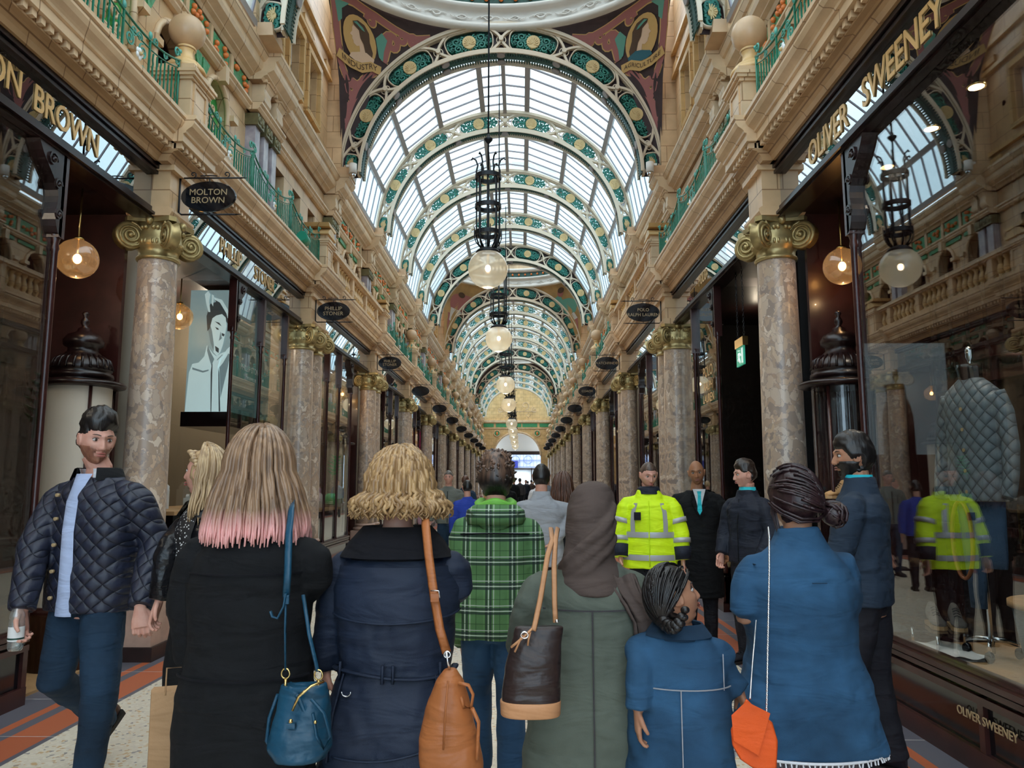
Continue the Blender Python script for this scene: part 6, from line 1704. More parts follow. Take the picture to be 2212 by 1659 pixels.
# 3 ---- pink-tipped hair
P = Person('woman in a long black coat with pink-tipped blonde hair and a blue handbag, back turned', -.83, 2.42, 1.645, .03, False, 1.12, 'skin_pink', head=(.0, -.02, 0), face=False,
           arms={'L': (WP(400, 1290, 2.42), WP(412, 1430, 2.44), (-.1, 0, -1), (1, .2, 0), .6), 'R': (WP(678, 1262, 2.42), WP(600, 1240, 2.68), (-.5, .8, .2), (-1, 0, 0), .8)}, depth=1.05)
hairm('hair_pinktip', (.34, .21, .125), (.17, .1, .06), (1.385, 1.45, (.85, .42, .4)))
P.long('hair_pinktip', .235, 330, .0085, .062, .003, -210, 30, seed=8, thick=.016, jit=.14)
P.top('black_coat', 'black_wool', [(.1, .2, .15, 0), (.4, .205, .15, 0), (.7, .2, .15, 0), (.93, .195, .15, -.01), (1.08, .17, .13, 0), (1.28, .175, .135, 0), (1.37, .175, .125, 0), (1.42, .15, .1, -.005), (1.47, .09, .072, -.01)], (.07, .06, .05), fold=.02)
c = MB(); c.tube(P.arc(P.secs, 1.315, pi + .35, 2 * pi - .35, .012), .0035, 4); c.tube(P.arc(P.secs, 1.0, pi + .3, 2 * pi - .3, .012), .004, 4); c.build('coat_seams', 'velvet', P.root)
P.bottoms('black_trouser'); P.shoes()
hb = empty('blue_handbag', 'blue leather slouch handbag with gold rings hanging at the black coat', 'handbag', (0, 0, 0))
def bagbody(root, c, w, h, d, m, name, top=.62, sag=.04, rz=0., fold=.02, vox=.006, bulge=1.):
    b = MB(); rs = []
    for t in (0, .04, .15, .35, .6, .8, .93, 1.):
        f = (1 - t) + top * t if t > .3 else .9 + .12 * sin(t / .3 * pi / 2); f = f if t > .05 else .8
        r = ell_ring((0, 0, 0), w / 2 * min(f * bulge, 1.1), d / 2 * (1.05 - .75 * t * t), n=28, sq=.8)
        rs.append([c + Matrix.Rotation(rz, 3, 'Z') @ (p + V((0, 0, h * t - (sag * (1 - (abs(p.x) / (w / 2)) ** 2) if t == 1. else 0)))) for p in r])
    b.rings(rs); o = b.build(name, m, root); remesh(o, vox, 2, fold); return o
cc = WP(650, 1640, 2.2)
bagbody(hb, cc, .175, .215, .12, 'leather_blue', 'bag_body', .72, .03)
c = MB(); c.tube([WP(632, 1535, 2.14), WP(645, 1505, 2.135), WP(672, 1482, 2.14), WP(700, 1472, 2.16)], .004, 5); 
for p in ((617, 1455), (688, 1458)): c.tube([WP(p[0] + 9 * cos(a), p[1] + 11 * sin(a), 2.2) for a in [2 * pi * q / 12 for q in range(12)]], .0025, 5, closed=True); c.tube([WP(p[0], p[1] + 10, 2.2), WP(p[0], p[1] + 28, 2.19)], .005, 6)
c.ball(WP(628, 1558, 2.12), .006, 8, 6); c.ball(WP(681, 1560, 2.12), .005, 8, 6); c.build('gold_fittings', 'brass', hb)
c = MB(); c.tube([WP(*p, 2.16) for p in ((640, 1500), (660, 1540), (665, 1590), (640, 1610))], .006, 6); c.tube([WP(*p, 2.13) for p in ((672, 1510), (700, 1540), (714, 1590), (700, 1618), (684, 1590), (676, 1540))], .007, 6, flat=.6); c.tube([WP(*p, 2.2) for p in ((600, 1500), (582, 1550), (576, 1600), (590, 1625))], .008, 6, flat=.6)
c.box(tuple(WP(618, 1575, 2.135)), tuple(WP(638, 1562, 2.14) + V((0, .01, 0)))); c.build('bag_handles', 'leather_blue', hb)
c = MB(); c.tube([WP(632, 1080, 2.42), WP(629, 1100, 2.3), WP(624, 1150, 2.235), WP(621, 1240, 2.215), WP(618, 1290, 2.21)], .011, 6, flat=.3, up=(0, 1, 0)); c.tube([WP(618, 1285, 2.21), WP(616, 1360, 2.2), WP(617, 1448, 2.2)], .006, 6, flat=.5); c.tube([WP(655, 1285, 2.3), WP(668, 1370, 2.25), WP(687, 1450, 2.2)], .006, 6, flat=.5)
c.tube([WP(618, 1282, 2.2), WP(613, 1310, 2.2), WP(600, 1336, 2.2), WP(588, 1332, 2.2), WP(584, 1320, 2.2)], .008, 6, flat=.4); c.box(tuple(WP(612, 1305, 2.2)), tuple(WP(624, 1286, 2.2) + V((0, .008, 0))))
c.build('shoulder_strap', 'leather_blue', hb)
kb = empty('paper_bag', 'brown paper carrier bag hanging below the hand of the woman in black', 'bag', tuple(WP(368, 1745, 2.55)), rz=.35)
b = MB(); b.rings([[V((x * sx_, y, z)) for x, y in ((-.07, -.04), (.07, -.04), (.075, 0), (.07, .04), (-.07, .04), (-.075, 0))] for z, sx_ in ((0, 1), (.15, .98), (.36, 1.0))], True, False); b.build('paper_body', 'kraft', kb)
b = MB(); b.tube([(-.03, -.04, .35), (-.03, -.03, .43), (.03, -.03, .43), (.03, -.04, .35)], .003, 5); b.build('bag_handles', 'kraft', kb)
# 4 ---- navy trench
P = Person('woman in a navy trench coat with curly blonde hair and tan shoulder bag, back turned', -.405, 2.56, 1.575, -.02, False, 1.2, 'skin_fair', face=False,
           arms={'L': (WP(722, 1290, 2.55), WP(705, 1440, 2.6), (0, 0, -1), (1, .2, 0), .6), 'R': (WP(985, 1275, 2.56), WP(900, 1262, 2.85), (-.4, .8, .2), (-1, 0, 0), .8)}, depth=1.08)
P.long('hair_curly_blond', .095, 340, .0095, .055, .014, -215, 35, seed=21, thick=.026, jit=.3)
P.top('trench_coat', 'navy_trench', [(.1, .25, .19, 0), (.4, .24, .18, 0), (.7, .22, .165, 0), (.88, .2, .155, -.01), (1.02, .165, .13, 0), (1.15, .175, .135, 0), (1.3, .18, .14, 0), (1.38, .18, .13, 0), (1.43, .15, .1, -.005), (1.48, .09, .08, -.01)], (.068, .062, .054), fold=.026)
c = MB(); S_ = P.secs
c.rings([P.arc(S_, lambda t: 1.225 - .03 * sin(pi * t), pi + .12, 2 * pi - .12, .018, 24), P.arc(S_, lambda t: 1.3, pi + .1, 2 * pi - .1, .021, 24), P.arc(S_, 1.38, pi + .1, 2 * pi - .1, .014, 24)], False, True, False)
c.tube(P.arc(S_, lambda t: 1.225 - .03 * sin(pi * t), pi + .12, 2 * pi - .12, .019, 24), .004, 5); c.build('storm_flap', 'navy_trench', P.root)
c = MB(); c.rings([[P.U((r * cos(a) * 1.25, r * sin(a) - .01, z)) for a in [2 * pi * q / 24 for q in range(25)]] for r, z in ((.135, 1.4), (.12, 1.44), (.09, 1.5), (.1, 1.515), (.14, 1.46), (.165, 1.41))], False, True, False); c.build('velvet_collar', 'velvet', P.root)
c = MB(); c.tube(P.arc(S_, lambda t: 1.02 + .01 * sin(t * 7), pi - .1, 2 * pi + .1, .014, 24), .012, 6, flat=.4, up=(0, 0, 1))
for a in (1.22, 1.48, 1.53, 1.78): c.tube([P.arc(S_, z, a * pi, a * pi + .01, .022, 1)[0] for z in (1.06, 1.0)], .005, 5)
for e, a in ((-1, 1.24 * pi), (1, 1.76 * pi)): c.tube([P.arc(S_, z, a, a + .01, .018, 1)[0] for z in (1.02, .9, .78, .74)] , .011, 6, flat=.3)
c.tube(P.arc(S_, lambda t: .74 + .02 * (1 - sin(pi * t)) + .05 * t, 1.26 * pi, 1.76 * pi, .014, 16), .004, 5); c.build('belt_and_tabs', 'navy_trench', P.root)
c = MB()
for a, z in ((1.3, .97), (1.66, .8)):
    q0 = P.arc(S_, z, a * pi, a * pi + .01, .025, 1)[0]; c.tube([q0 + V((.014 * cos(t), 0, .014 * sin(t))) for t in [pi + pi * q / 8 for q in range(9)]], .0025, 5)
c.build('belt_rings', 'chrome', P.root); P.bottoms('black_trouser'); P.shoes()
tb = empty('tan_handbag', 'tan leather tote on a tan strap hanging behind the navy trench coat', 'handbag', (0, 0, 0))
b = MB(); rs = []
for (px, py, w_, d_) in ((972, 1446, .02, .02), (970, 1470, .05, .05), (968, 1530, .085, .07), (972, 1600, .11, .08), (975, 1650, .115, .08), (978, 1690, .1, .07)): rs.append(ell_ring(WP(px, py, 2.28), w_ * .78, d_ * .8, n=24, sq=.85))
b.rings(rs); o = b.build('bag_body', 'leather_tanbag', tb); remesh(o, .006, 2, .012)
c = MB(); c.tube([WP(*p, 2.24) for p in ((990, 1475), (1012, 1480), (1022, 1500), (1018, 1530), (1002, 1528), (996, 1505))], .008, 6, flat=.6); c.tube([WP(*p, 2.22) for p in ((1020, 1530), (1034, 1560), (1032, 1610), (1030, 1640))], .011, 6, flat=.5)
c.tube([WP(*p, 2.19) for p in ((968, 1470), (962, 1540), (958, 1620))], .003, 5); c.build('bag_handles', 'leather_tanbag', tb)
c = MB(); c.tube([WP(918, 1105, 2.6), WP(919, 1130, 2.43), WP(926, 1200, 2.37), WP(938, 1290, 2.33), WP(950, 1360, 2.3), WP(965, 1410, 2.28)], .0135, 6, flat=.3, up=(0, 1, 0)); c.box(tuple(WP(930, 1300, 2.3)), tuple(WP(948, 1282, 2.3) + V((0, .01, 0)))); c.build('shoulder_strap', 'leather_tanbag', tb)
c = MB(); c.tube([WP(964, 1408, 2.27), WP(967, 1428, 2.27), WP(971, 1446, 2.27)], .004, 6); c.tube([WP(966 + 7 * cos(a), 1414 + 7 * sin(a), 2.27) for a in [2 * pi * q / 12 for q in range(12)]], .0025, 5, closed=True); c.tube([WP(930, 1276, 2.29), WP(948, 1276, 2.29), WP(950, 1292, 2.29)], .002, 5); c.build('steel_clip', 'chrome', tb)
# 5 ---- green plaid
k = NT('plaid'); tc = k.n('TexCoord'); sp = k.n('SeparateXYZ'); k.l(tc.outputs['Object'], sp.inputs[0])
def stripes(v, per, lines):
    f = k.math('FRACT', k.math('DIVIDE', k.math('ADD', v, 5.), per)); out = None
    for a, b_ in lines:
        q = k.math('MULTIPLY', k.math('GREATER_THAN', f, a), k.math('LESS_THAN', f, b_)); out = q if out is None else k.math('MAXIMUM', out, q)
    return out
ux, uz = sp.outputs[0], sp.outputs[2]
base = k.mix(k.math('MULTIPLY', stripes(ux, .115, [(.0, .5)]), .5), (.085, .2, .07), (.12, .27, .09)); col = base
for v in (ux, uz):
    col = k.mix(k.math('MULTIPLY', stripes(v, .115, [(.08, .18), (.26, .36)]), .8), col, (.008, .018, .02)); col = k.mix(k.math('MULTIPLY', stripes(v, .115, [(.2, .24), (.42, .45)]), .7), col, (.6, .65, .6)); col = k.mix(k.math('MULTIPLY', stripes(v, .115, [(.68, .71)]), .7), col, (.02, .06, .02))
k.l(col, k.b.inputs['Base Color']); k.b.inputs['Roughness'].default_value = .85; n_ = k.n('TexNoise', i_Scale=14.); bp = k.n('Bump'); bp.inputs['Strength'].default_value = .6; bp.inputs['Distance'].default_value = .015; k.l(tc.outputs['Object'], n_.inputs['Vector']); k.l(n_.outputs['Fac'], bp.inputs['Height']); k.l(bp.outputs['Normal'], k.b.inputs['Normal'])
P = Person('woman in a green plaid hooded shirt and blue jeans walking away', -.13, 3.95, 1.635, 0., False, 1.14, 'skin_fair', face=False,
           arms={'L': (WP(992, 1275, 3.95), WP(1000, 1390, 4.1)), 'R': (WP(1158, 1255, 3.95), WP(1140, 1340, 4.15))}, legs={'L': ((-.1, .12, .5), (-.1, .2, .1), .1), 'R': ((.08, .0, .49), (.09, -.1, .08))})
hairm('hair_twotone', (.2, .11, .07), (.03, .018, .015), (1.53, 1.62, (.01, .008, .008)))
P.cap('hair_twotone', front=.03, low=-.095, th=.028, top=.02, tuft=620, side=-.03, seed=4)
P.top('plaid_shirt', 'plaid', [(.8, .215, .15, 0), (.95, .205, .15, 0), (1.1, .175, .13, 0), (1.25, .18, .13, 0), (1.36, .185, .125, 0), (1.42, .16, .105, 0), (1.46, .1, .085, 0)], (.072, .062, .052), fold=.022)
c = MB()
c.rings([[P.U((r * cos(a) * 1.15, r * sin(a) * .95 - .035, z - .035 * sin(a) * (-1) * 0)) for a in [2 * pi * q / 24 for q in range(25)]] for r, z in ((.125, 1.395), (.135, 1.42), (.13, 1.46), (.1, 1.485), (.085, 1.49))], False, True, False)
c.rings([[P.U((.13 * cos(a) * (1 - t * .25), -.1 - .035 * sin(pi * t), 1.46 - .12 * t * abs(sin(a)) * 1.0)) for a in [pi + pi * q / 16 for q in range(17)]] for t in (0, .33, .66, 1)], False, True, False)
o = c.build('plaid_hood', 'plaid', P.root); sd_ = o.modifiers.new('t', 'SOLIDIFY'); sd_.thickness = .014; sd_.offset = 0
c = MB(); c.rings([[P.U((r * cos(a) * 1.1, r * sin(a) * .95 - .02, z + .012 * sin(3 * a))) for a in [2 * pi * q / 24 for q in range(25)]] for r, z in ((.1, 1.485), (.105, 1.505), (.085, 1.52), (.066, 1.5))], False, True, False); c.build('hood_lining', 'hood_lining', P.root)
c = MB(); c.tube(P.arc(P.secs, lambda t: 1.335 + .012 * sin(pi * t), pi + .2, 2 * pi - .2, .014), .004, 5); c.build('yoke_seam', 'velvet', P.root)
P.bottoms('denim_mid', (.1, .078, .075, .08)); P.shoes('black_trouser')
# 6 ---- grey sweatshirt man, and the woman beyond him
P = Person('man in a pale grey sweatshirt walking away with one hand on his hip', .17, 6.6, 1.665, -.05, True, 1.02, 'skin_fair', face=False,
           arms={'L': ((-.25, .02, 1.15), (-.2, .2, 1.0)), 'R': (WP(1232, 1115, 6.6), WP(1200, 1170, 6.5), (-.8, -.2, -.4), (-.5, 0, .8), .5)})
P.cap('hair_black', front=.04, low=-.07, th=.008, tuft=0, side=.0, fold=.006); P.top('grey_sweatshirt', 'grey_sweat', JACKM, (.07, .06, .045), fold=.016); P.bottoms('black_trouser'); P.shoes()
c = MB(); c.rings([[P.U((r * cos(a), r * sin(a) * .95 - .005, z)) for a in [2 * pi * q / 20 for q in range(21)]] for r, z in ((.085, 1.465), (.074, 1.51), (.068, 1.51), (.066, 1.47))], False, True, False); c.build('ribbed_collar', 'grey_sweat', P.root)
P = Person('brown haired woman mostly hidden beyond the man in the grey sweatshirt', .40, 7.5, 1.58, -.1, False, .95, 'skin_fair', face=False, lod=1)
P.long('hair_brown', .25, 90, .012, .03, .004, -200, 20); P.top('dark_jacket', 'black_wool', JACKM, (.06, .05, .045)); P.bottoms('black_trouser'); P.shoes()
# 7 ---- hijab
P = Person('woman in a brown headscarf and long sage green coat carrying a dark brown bag', .235, 2.72, 1.475, -.03, False, 1.2, 'skin_brown', head=(.12, 0, 0), face=False,
           arms={'L': (WP(1142, 1310, 2.7), WP(1120, 1400, 2.85)), 'R': (WP(1385, 1330, 2.75), WP(1378, 1440, 2.8))}, depth=1.1)
P.top('sage_coat', 'sage_coat', [(.05, .285, .2, 0), (.3, .27, .19, 0), (.6, .235, .17, 0), (.85, .215, .165, 0), (1.05, .19, .145, 0), (1.2, .185, .14, 0), (1.34, .185, .135, 0), (1.41, .165, .115, 0), (1.46, .1, .08, 0)], (.07, .064, .058), fold=.022)
c = MB(); c.tube(P.arc(P.secs, 1.29, pi + .2, 2 * pi - .2, .012), .003, 4); c.tube([P.arc(P.secs, z, 1.5 * pi, 1.5 * pi + .01, .012, 1)[0] for z in (1.29, 1.1, .9, .7, .5, .3)], .0028, 4); c.build('coat_seams', 'taupe_dark', P.root)
c = MB(); rs = []
for z, rx, ry, xo, yo in ((1.79, .02, .02, .02, .0), (1.775, .06, .07, .02, .0), (1.74, .088, .105, .015, .0), (1.68, .102, .125, .01, -.005), (1.61, .105, .128, .005, -.01), (1.54, .1, .122, .0, -.02), (1.48, .105, .12, -.005, -.03), (1.43, .13, .135, 0, -.03), (1.39, .15, .15, 0, -.03), (1.345, .135, .16, .01, -.02), (1.33, .1, .13, .01, -.02)):
    rs.append([p + P.U((0, 0, .0)) for p in ell_ring(P.U((xo, .02 + yo, z)), rx * P.k, ry * P.k, n=30)])
c.rings(rs)
for q in range(3):  # sweeping folds
    c.tube([P.U((.1 * cos(a) * (1 + .18 * t), -.0 + .125 * sin(a) * (1 + .2 * t), 1.69 - .06 * q - .27 * t)) for t, a in [(i / 10, 1.95 * pi - 1.25 * pi * .75 * i / 10 - .1 * q) for i in range(11)]], .018, 8)
o = c.build('headscarf', 'brown_scarf', P.root); remesh(o, .006, 4, .012)
c = MB(); rs = []
for t in range(11):
    u = t / 10; z = 1.42 - .62 * u; xx = .12 + .1 * sm01(u * 3); yy = -.1 - .03 * sm01(u * 4)
    rs.append([P.U((xx + (v / 8 - .5) * .12, yy - .012 * cos(v * 2.2) - .01 * v / 8, z + .01 * sin(v * 1.3 + u * 5))) for v in range(9)])
c.rings(rs, False, True, False); o = c.build('scarf_tail', 'brown_scarf', P.root); sd_ = o.modifiers.new('t', 'SOLIDIFY'); sd_.thickness = .012
c = MB(); c.rings([ell_ring(P.U((xo, .02, z)), rx * P.k, ry * P.k) for z, xo, rx, ry in ((.1, -.2, .14, .14), (.4, -.2, .13, .13), (.75, -.14, .1, .1))]); o = c.build('grey_blue_skirt', 'grey_blue', P.root); remesh(o, .01, 2, .02)
P.shoes()
bb = empty('brown_handbag', 'dark brown bucket bag with pale tan base and straps beside the sage coat', 'handbag', (0, 0, 0))
rs = []; b = MB()
for py, w_, d_, px in ((1545, .085, .055, 1146), (1500, .09, .06, 1147), (1440, .086, .055, 1152), (1390, .078, .04, 1158), (1352, .075, .02, 1165)): rs.append(ell_ring(WP(px, py, 2.44), w_, d_, n=28, sq=.8))
b.rings(rs); o = b.build('bag_body', 'leather_brown', bb); remesh(o, .006, 1, .008)
b = MB(); b.rings([ell_ring(WP(1146, py, 2.44), w_, d_, n=28, sq=.8) for py, w_, d_ in ((1543, .088, .058), (1540, .091, .061), (1513, .0925, .0625), (1510, .09, .06))]); b.build('tan_base_band', 'pale_tan', bb)
c = MB(); c.tube([WP(1190, 1140, 2.75), WP(1193, 1166, 2.58), WP(1183, 1200, 2.5), WP(1168, 1290, 2.44), WP(1155, 1352, 2.42), WP(1152, 1362, 2.41)], .0085, 6, flat=.3, up=(0, 1, 0)); c.tube([WP(1205, 1140, 2.75), WP(1200, 1166, 2.58), WP(1197, 1220, 2.5), WP(1198, 1300, 2.46), WP(1200, 1345, 2.44)], .0085, 6, flat=.3, up=(0, 1, 0))
c.tube([WP(*p, 2.37) for p in ((1150, 1358), (1132, 1375), (1112, 1392), (1104, 1398))], .009, 6, flat=.4); c.tube([WP(*p, 2.37) for p in ((1146, 1365), (1142, 1380), (1140, 1394))], .008, 6, flat=.4); c.tube([WP(*p, 2.37) for p in ((1128, 1372), (1118, 1395), (1112, 1408))], .008, 6, flat=.4)
c.build('tan_straps', 'pale_tan', bb); c = MB(); c.tube([WP(1133 + 8 * cos(a), 1372 + 7 * sin(a), 2.365) for a in [2 * pi * q / 12 for q in range(12)]], .003, 5, closed=True); c.ball(WP(1203, 1342, 2.4), .006, 8, 6); c.build('buckle', 'chrome', bb)
# grey-blue skirt cloth behind the bag belongs to a walker ahead
# 8 ---- girl
P = Person('girl in a blue denim coat with a dark braid, head turned and tilted up', .50, 2.55, 1.25, -.15, False, 1.15, 'skin_tan', head=(-1.25, .32, -.1), headoff=(-.02, -.06, -.035),
           arms={'L': (WP(1384, 1430, 2.5), WP(1378, 1535, 2.47), (0, 0, -1), (1, 0, 0), .5), 'R': (WP(1555, 1440, 2.55), WP(1598, 1492, 2.55), (.3, 0, -1), (-1, 0, 0), .5)}, depth=1.1)
P.brows('hair_black', .003); P.lips('lip_dark')
P.cap('hair_black', front=.055, low=-.075, th=.012, side=.03, fold=0)
sweep(P, 'hair_black', (.04, -.09, -.07), 110, .019)
c = MB()
for q in range(14):
    t = q / 13; p = P.HM @ V((.045, -.085, -.06)); q1 = WP(1480, 1322, 2.42); pp_ = P.Mi @ q1
    a = p.lerp(pp_, t) + V((0, -.02 * sin(pi * t), -.03 * sin(pi * t))); c.ball(a + V((0, 0, .006 * (1 if q % 2 else -1))), .02 * (1 - .35 * t), 8, 6, (1.1, .9, .9))
c.build('braid', 'hair_black', P.root)
P.top('denim_coat', 'denim_blue', [(.15, .255, .18, 0), (.5, .235, .17, 0), (.8, .21, .155, 0), (1.0, .195, .145, 0), (1.2, .19, .14, 0), (1.34, .19, .13, 0), (1.41, .165, .11, 0), (1.46, .1, .08, 0)], (.068, .062, .054), fold=.022)
c = MB(); c.tube(P.arc(P.secs, 1.23, pi + .3, 2 * pi - .3, .013), .0022, 4); c.tube([P.arc(P.secs, z, 1.5 * pi, 1.5 * pi + .01, .013, 1)[0] for z in (1.23, 1.0, .8, .6, .4, .2)], .0022, 4); c.tube([P.U((.185, -.09, z)) + P.U((.0, 0, 0)) for z in (1.22, 1.3, 1.37)], .002, 4); c.build('pale_stitching', 'grey_sweat', P.root)
c = MB(); c.rings([[P.U((r * cos(a) * 1.15, r * sin(a), z)) for a in [2 * pi * q / 20 for q in range(21)]] for r, z in ((.12, 1.42), (.09, 1.48), (.095, 1.485), (.13, 1.43))], False, True, False); c.build('denim_collar', 'denim_dk', P.root); P.shoes(); P.bottoms('denim_dk', name='leggings')
# 9 ---- denim woman
P = Person('woman in a knee length blue denim dress with a messy bun and an orange bag', .965, 2.75, 1.545, .04, False, 1.13, 'skin_tan', head=(.35, -.03, 0), face=False,
           arms={'L': (WP(1608, 1330, 2.72), WP(1720, 1310, 3.02), (.3, .8, .3), (1, 0, 0), .8), 'R': (WP(1825, 1320, 2.75), WP(1720, 1330, 3.02), (-.5, .8, .1), (-1, 0, 0), .8)}, depth=1.08)
P.cap('hair_plum', front=.03, low=-.1, th=.02, top=.006, side=-.06, fold=.008)
sweep(P, 'hair_plum', (.1, -.085, -.05), 150, .03)
c = MB(); rnd = random.Random(3); bc = P.HM @ V((.115, -.09, -.055))
for q in range(26):
    a0 = rnd.uniform(0, 6.3); rr = rnd.uniform(.02, .05); ax = V((rnd.uniform(-1, 1), rnd.uniform(-1, 1), rnd.uniform(-1, 1))).normalized(); bx_ = ax.orthogonal().normalized(); by_ = ax.cross(bx_)
    c.tube([bc + (bx_ * cos(a0 + t * .5) + by_ * sin(a0 + t * .5)) * rr + ax * rnd.uniform(-.01, .01) for t in range(9)], .006, 5)
for q in range(14): c.tube([P.HM @ V((-.078 + .01 * rnd.random(), .0 + .05 * rnd.random(), .02)), P.HM @ V((-.088, .03 * rnd.random(), -.05)), P.HM @ V((-.085 + .02 * rnd.random(), .0, -.11 - .05 * rnd.random()))], [.005, .004, .001], 4)
c.ball(bc, .042, 12, 8); c.build('messy_bun', 'hair_plum', P.root)
P.top('denim_dress', 'denim_blue', [(.7, .262, .18, 0), (.8, .243, .17, 0), (.92, .22, .16, -.01), (1.05, .19, .14, 0), (1.2, .19, .14, 0), (1.32, .195, .138, 0), (1.4, .175, .12, 0), (1.455, .1, .085, 0), (1.5, .078, .075, 0), (1.53, .072, .072, 0)], (.07, .064, .054), fold=.028)
c = MB(); rnd = random.Random(9)
ar = P.arc(P.secs, .703, 0, 2 * pi, .004, 90)
for p in ar: c.tube([p, p + V((rnd.uniform(-.006, .006), rnd.uniform(-.004, .004), -.014 - .01 * rnd.random()))], .003, 4)
c.tube(ar, .005, 5); c.build('frayed_hem', 'white_shirt', P.root)
c = MB(); c.tube([P.U((-.195, -.07 + .05 * t, 1.39 - .0 * t)) for t in (0, 1)], .003, 4); c.tube(P.arc(P.secs, 1.33, 1.48 * pi, 1.56 * pi, .014, 4), .0022, 4); c.build('shoulder_seams', 'denim_dk', P.root)
k = NT('stripe_trouser'); tc = k.n('TexCoord'); sp = k.n('SeparateXYZ'); k.l(tc.outputs['Object'], sp.inputs[0]); f = k.math('FRACT', k.math('MULTIPLY', sp.outputs[0], 90.)); k.l(k.mix(k.math('LESS_THAN', f, .35), (.16, .13, .14), (.07, .055, .065)), k.b.inputs['Base Color']); k.b.inputs['Roughness'].default_value = .9
P.bottoms('stripe_trouser', (.11, .1, .1, .1)); P.shoes()
ob_ = empty('orange_handbag', 'bright orange foldover bag on a silver chain strap beside the denim dress', 'handbag', (0, 0, 0))
b = MB(); f_ = [(1578, 1575), (1612, 1508), (1640, 1540), (1668, 1560), (1680, 1600), (1676, 1690), (1600, 1640), (1582, 1610)]
b.rings([[WP(px, py, d) for px, py in f_] for d in (2.4, 2.38, 2.3, 2.28)], True, False); o = b.build('bag_body', 'orange_suede', ob_); remesh(o, .005, 2, .006)
b = MB(); f_ = [(1580, 1545), (1612, 1515), (1664, 1541), (1638, 1632), (1585, 1600)]; b.rings([[WP(px, py, d) for px, py in f_] for d in (2.272, 2.262)], True, False); b.build('foldover_flap', 'orange_suede', ob_)
c = MB(); pts = [WP(1660, 1140, 2.75), WP(1662, 1158, 2.6), WP(1662, 1230, 2.5), WP(1660, 1330, 2.42), WP(1658, 1440, 2.36), WP(1656, 1545, 2.3)]
N_ = 110
for q in range(N_):
    t = q / N_ * 5; i = int(t); a = pts[i].lerp(pts[i + 1], t - i); b2 = pts[min(5, int(t + .04))]; c.ball(a, .0042 if q % 2 else .0034, 5, 4, (1, 1, 1.4))
c.tube([WP(1620, 1510, 2.34), WP(1626, 1430, 2.45), WP(1634, 1340, 2.52)], .003, 5); c.build('chain_strap', 'chrome', ob_)
# 10 ---- bearded man at the right window
P = Person('bearded man in a navy fleece and black work trousers with a hand in his pocket', 1.84, 4.25, 1.765, .95, True, 1.05, 'skin_tan', head=(.45, -.02, 0),
           arms={'R': (WP(1868, 1215, 4.1), WP(1880, 1290, 4.22), (-.6, .3, -.5), (0, 1, 0), .4), 'L': ((-.25, .05, 1.15), (-.2, .2, 1.0))}, legs={'L': ((-.1, .08, .5), (-.11, .06, .08)), 'R': ((.1, .0, .49), (.11, -.06, .08))})
P.brows('hair_black'); P.lips('lip_dark')
P.cap('hair_black', front=.045, low=-.1, th=.018, top=.014, fold=.02, side=-.01, seed=5)
def beard(P, m, th=.014, lo=-.02, side=1.):
    rs = head_verts(48, 40, True); vs = []
    for i, r in enumerate(rs):
        for p in r:
            n_ = V((p.x / .075, p.y / .095, p.z / .118)).normalized(); on = p.y > -.02 and p.z < lo - .03 * (1 - min(1, abs(p.x) / .05)) and not (abs(p.x) < .021 and -.071 < p.z < -.052)
            vs.append(P.HM @ (p + n_ * (th if on else -.01)))
    MB().add(vs, [(i * 48 + j, i * 48 + (j + 1) % 48, (i + 1) * 48 + (j + 1) % 48, (i + 1) * 48 + j) for i in range(40) for j in range(48)], True).build('beard', m, P.root)
beard(P, 'hair_black', .009); beard(STUB, 'beard_red', .0018)
P.top('navy_fleece', 'navy_fleece', JACKM[:-2] + [(1.46, .1, .09, -.005), (1.5, .082, .08, -.005), (1.525, .078, .076, 0)], (.082, .07, .06), fold=.022); P.bottoms('black_trouser', (.11, .088, .078, .082)); P.shoes('black_trouser', 'work_boot', H=.11, boot=1.3, W=.11)
c = MB(); c.rings([[P.U((r * cos(a), r * sin(a), z)) for a in [2 * pi * q / 20 for q in range(21)]] for r, z in ((.074, 1.5), (.07, 1.535), (.064, 1.53))], False, True, False); c.build('blue_collar', 'turq', P.root)
# 11 ---- hi-vis man
P = Person('young man in a yellow high visibility jacket looking down', 1.13, 6.9, 1.69, 2.95, True, 1.08, 'skin_pink', head=(.35, -.28, 0),
           arms={'R': ((.26, .03, 1.13), (.26, .1, .9)), 'L': ((-.27, .02, 1.13), (-.29, .06, .88), (0, 0, -1), (1, 0, 0), .6)})
P.brows('hair_brown', .003); P.lips('lip'); P.cap('hair_cropped', front=.06, low=-.05, th=.004, side=.025, fold=0)
S_ = [(.8, .225, .16, 0), (.95, .225, .165, 0), (1.1, .215, .155, 0), (1.25, .22, .155, 0), (1.36, .215, .145, 0), (1.42, .17, .115, 0), (1.46, .11, .095, 0), (1.5, .09, .09, 0)]
P.top('hivis_jacket', 'hivis', S_, (.088, .08, .07), fold=.016)
c = MB()
for z in (1.1, .9): c.rings([P.arc(P.secs, z - .025, 0, 2 * pi, .014, 40), P.arc(P.secs, z, 0, 2 * pi, .017, 40), P.arc(P.secs, z + .025, 0, 2 * pi, .014, 40)], False, True, False)
for a in (.3, .7): c.rings([[P.arc(P.secs, z, a * pi - .1, a * pi, .014, 1)[0] for z in (1.12, 1.2, 1.3, 1.38)], [P.arc(P.secs, z, a * pi + .1, a * pi, .014, 1)[0] for z in (1.12, 1.2, 1.3, 1.38)]], False, True, False)
for sd2 in ('L', 'R'):
    sh_, el_, wr_ = P.A[sd2][:3]
    for a_, b_, r_ in ((sh_.lerp(el_, .55), sh_.lerp(el_, .72), .091), (el_.lerp(wr_, .25), el_.lerp(wr_, .42), .088)): c.tube([a_, b_], r_ * P.k, 18)
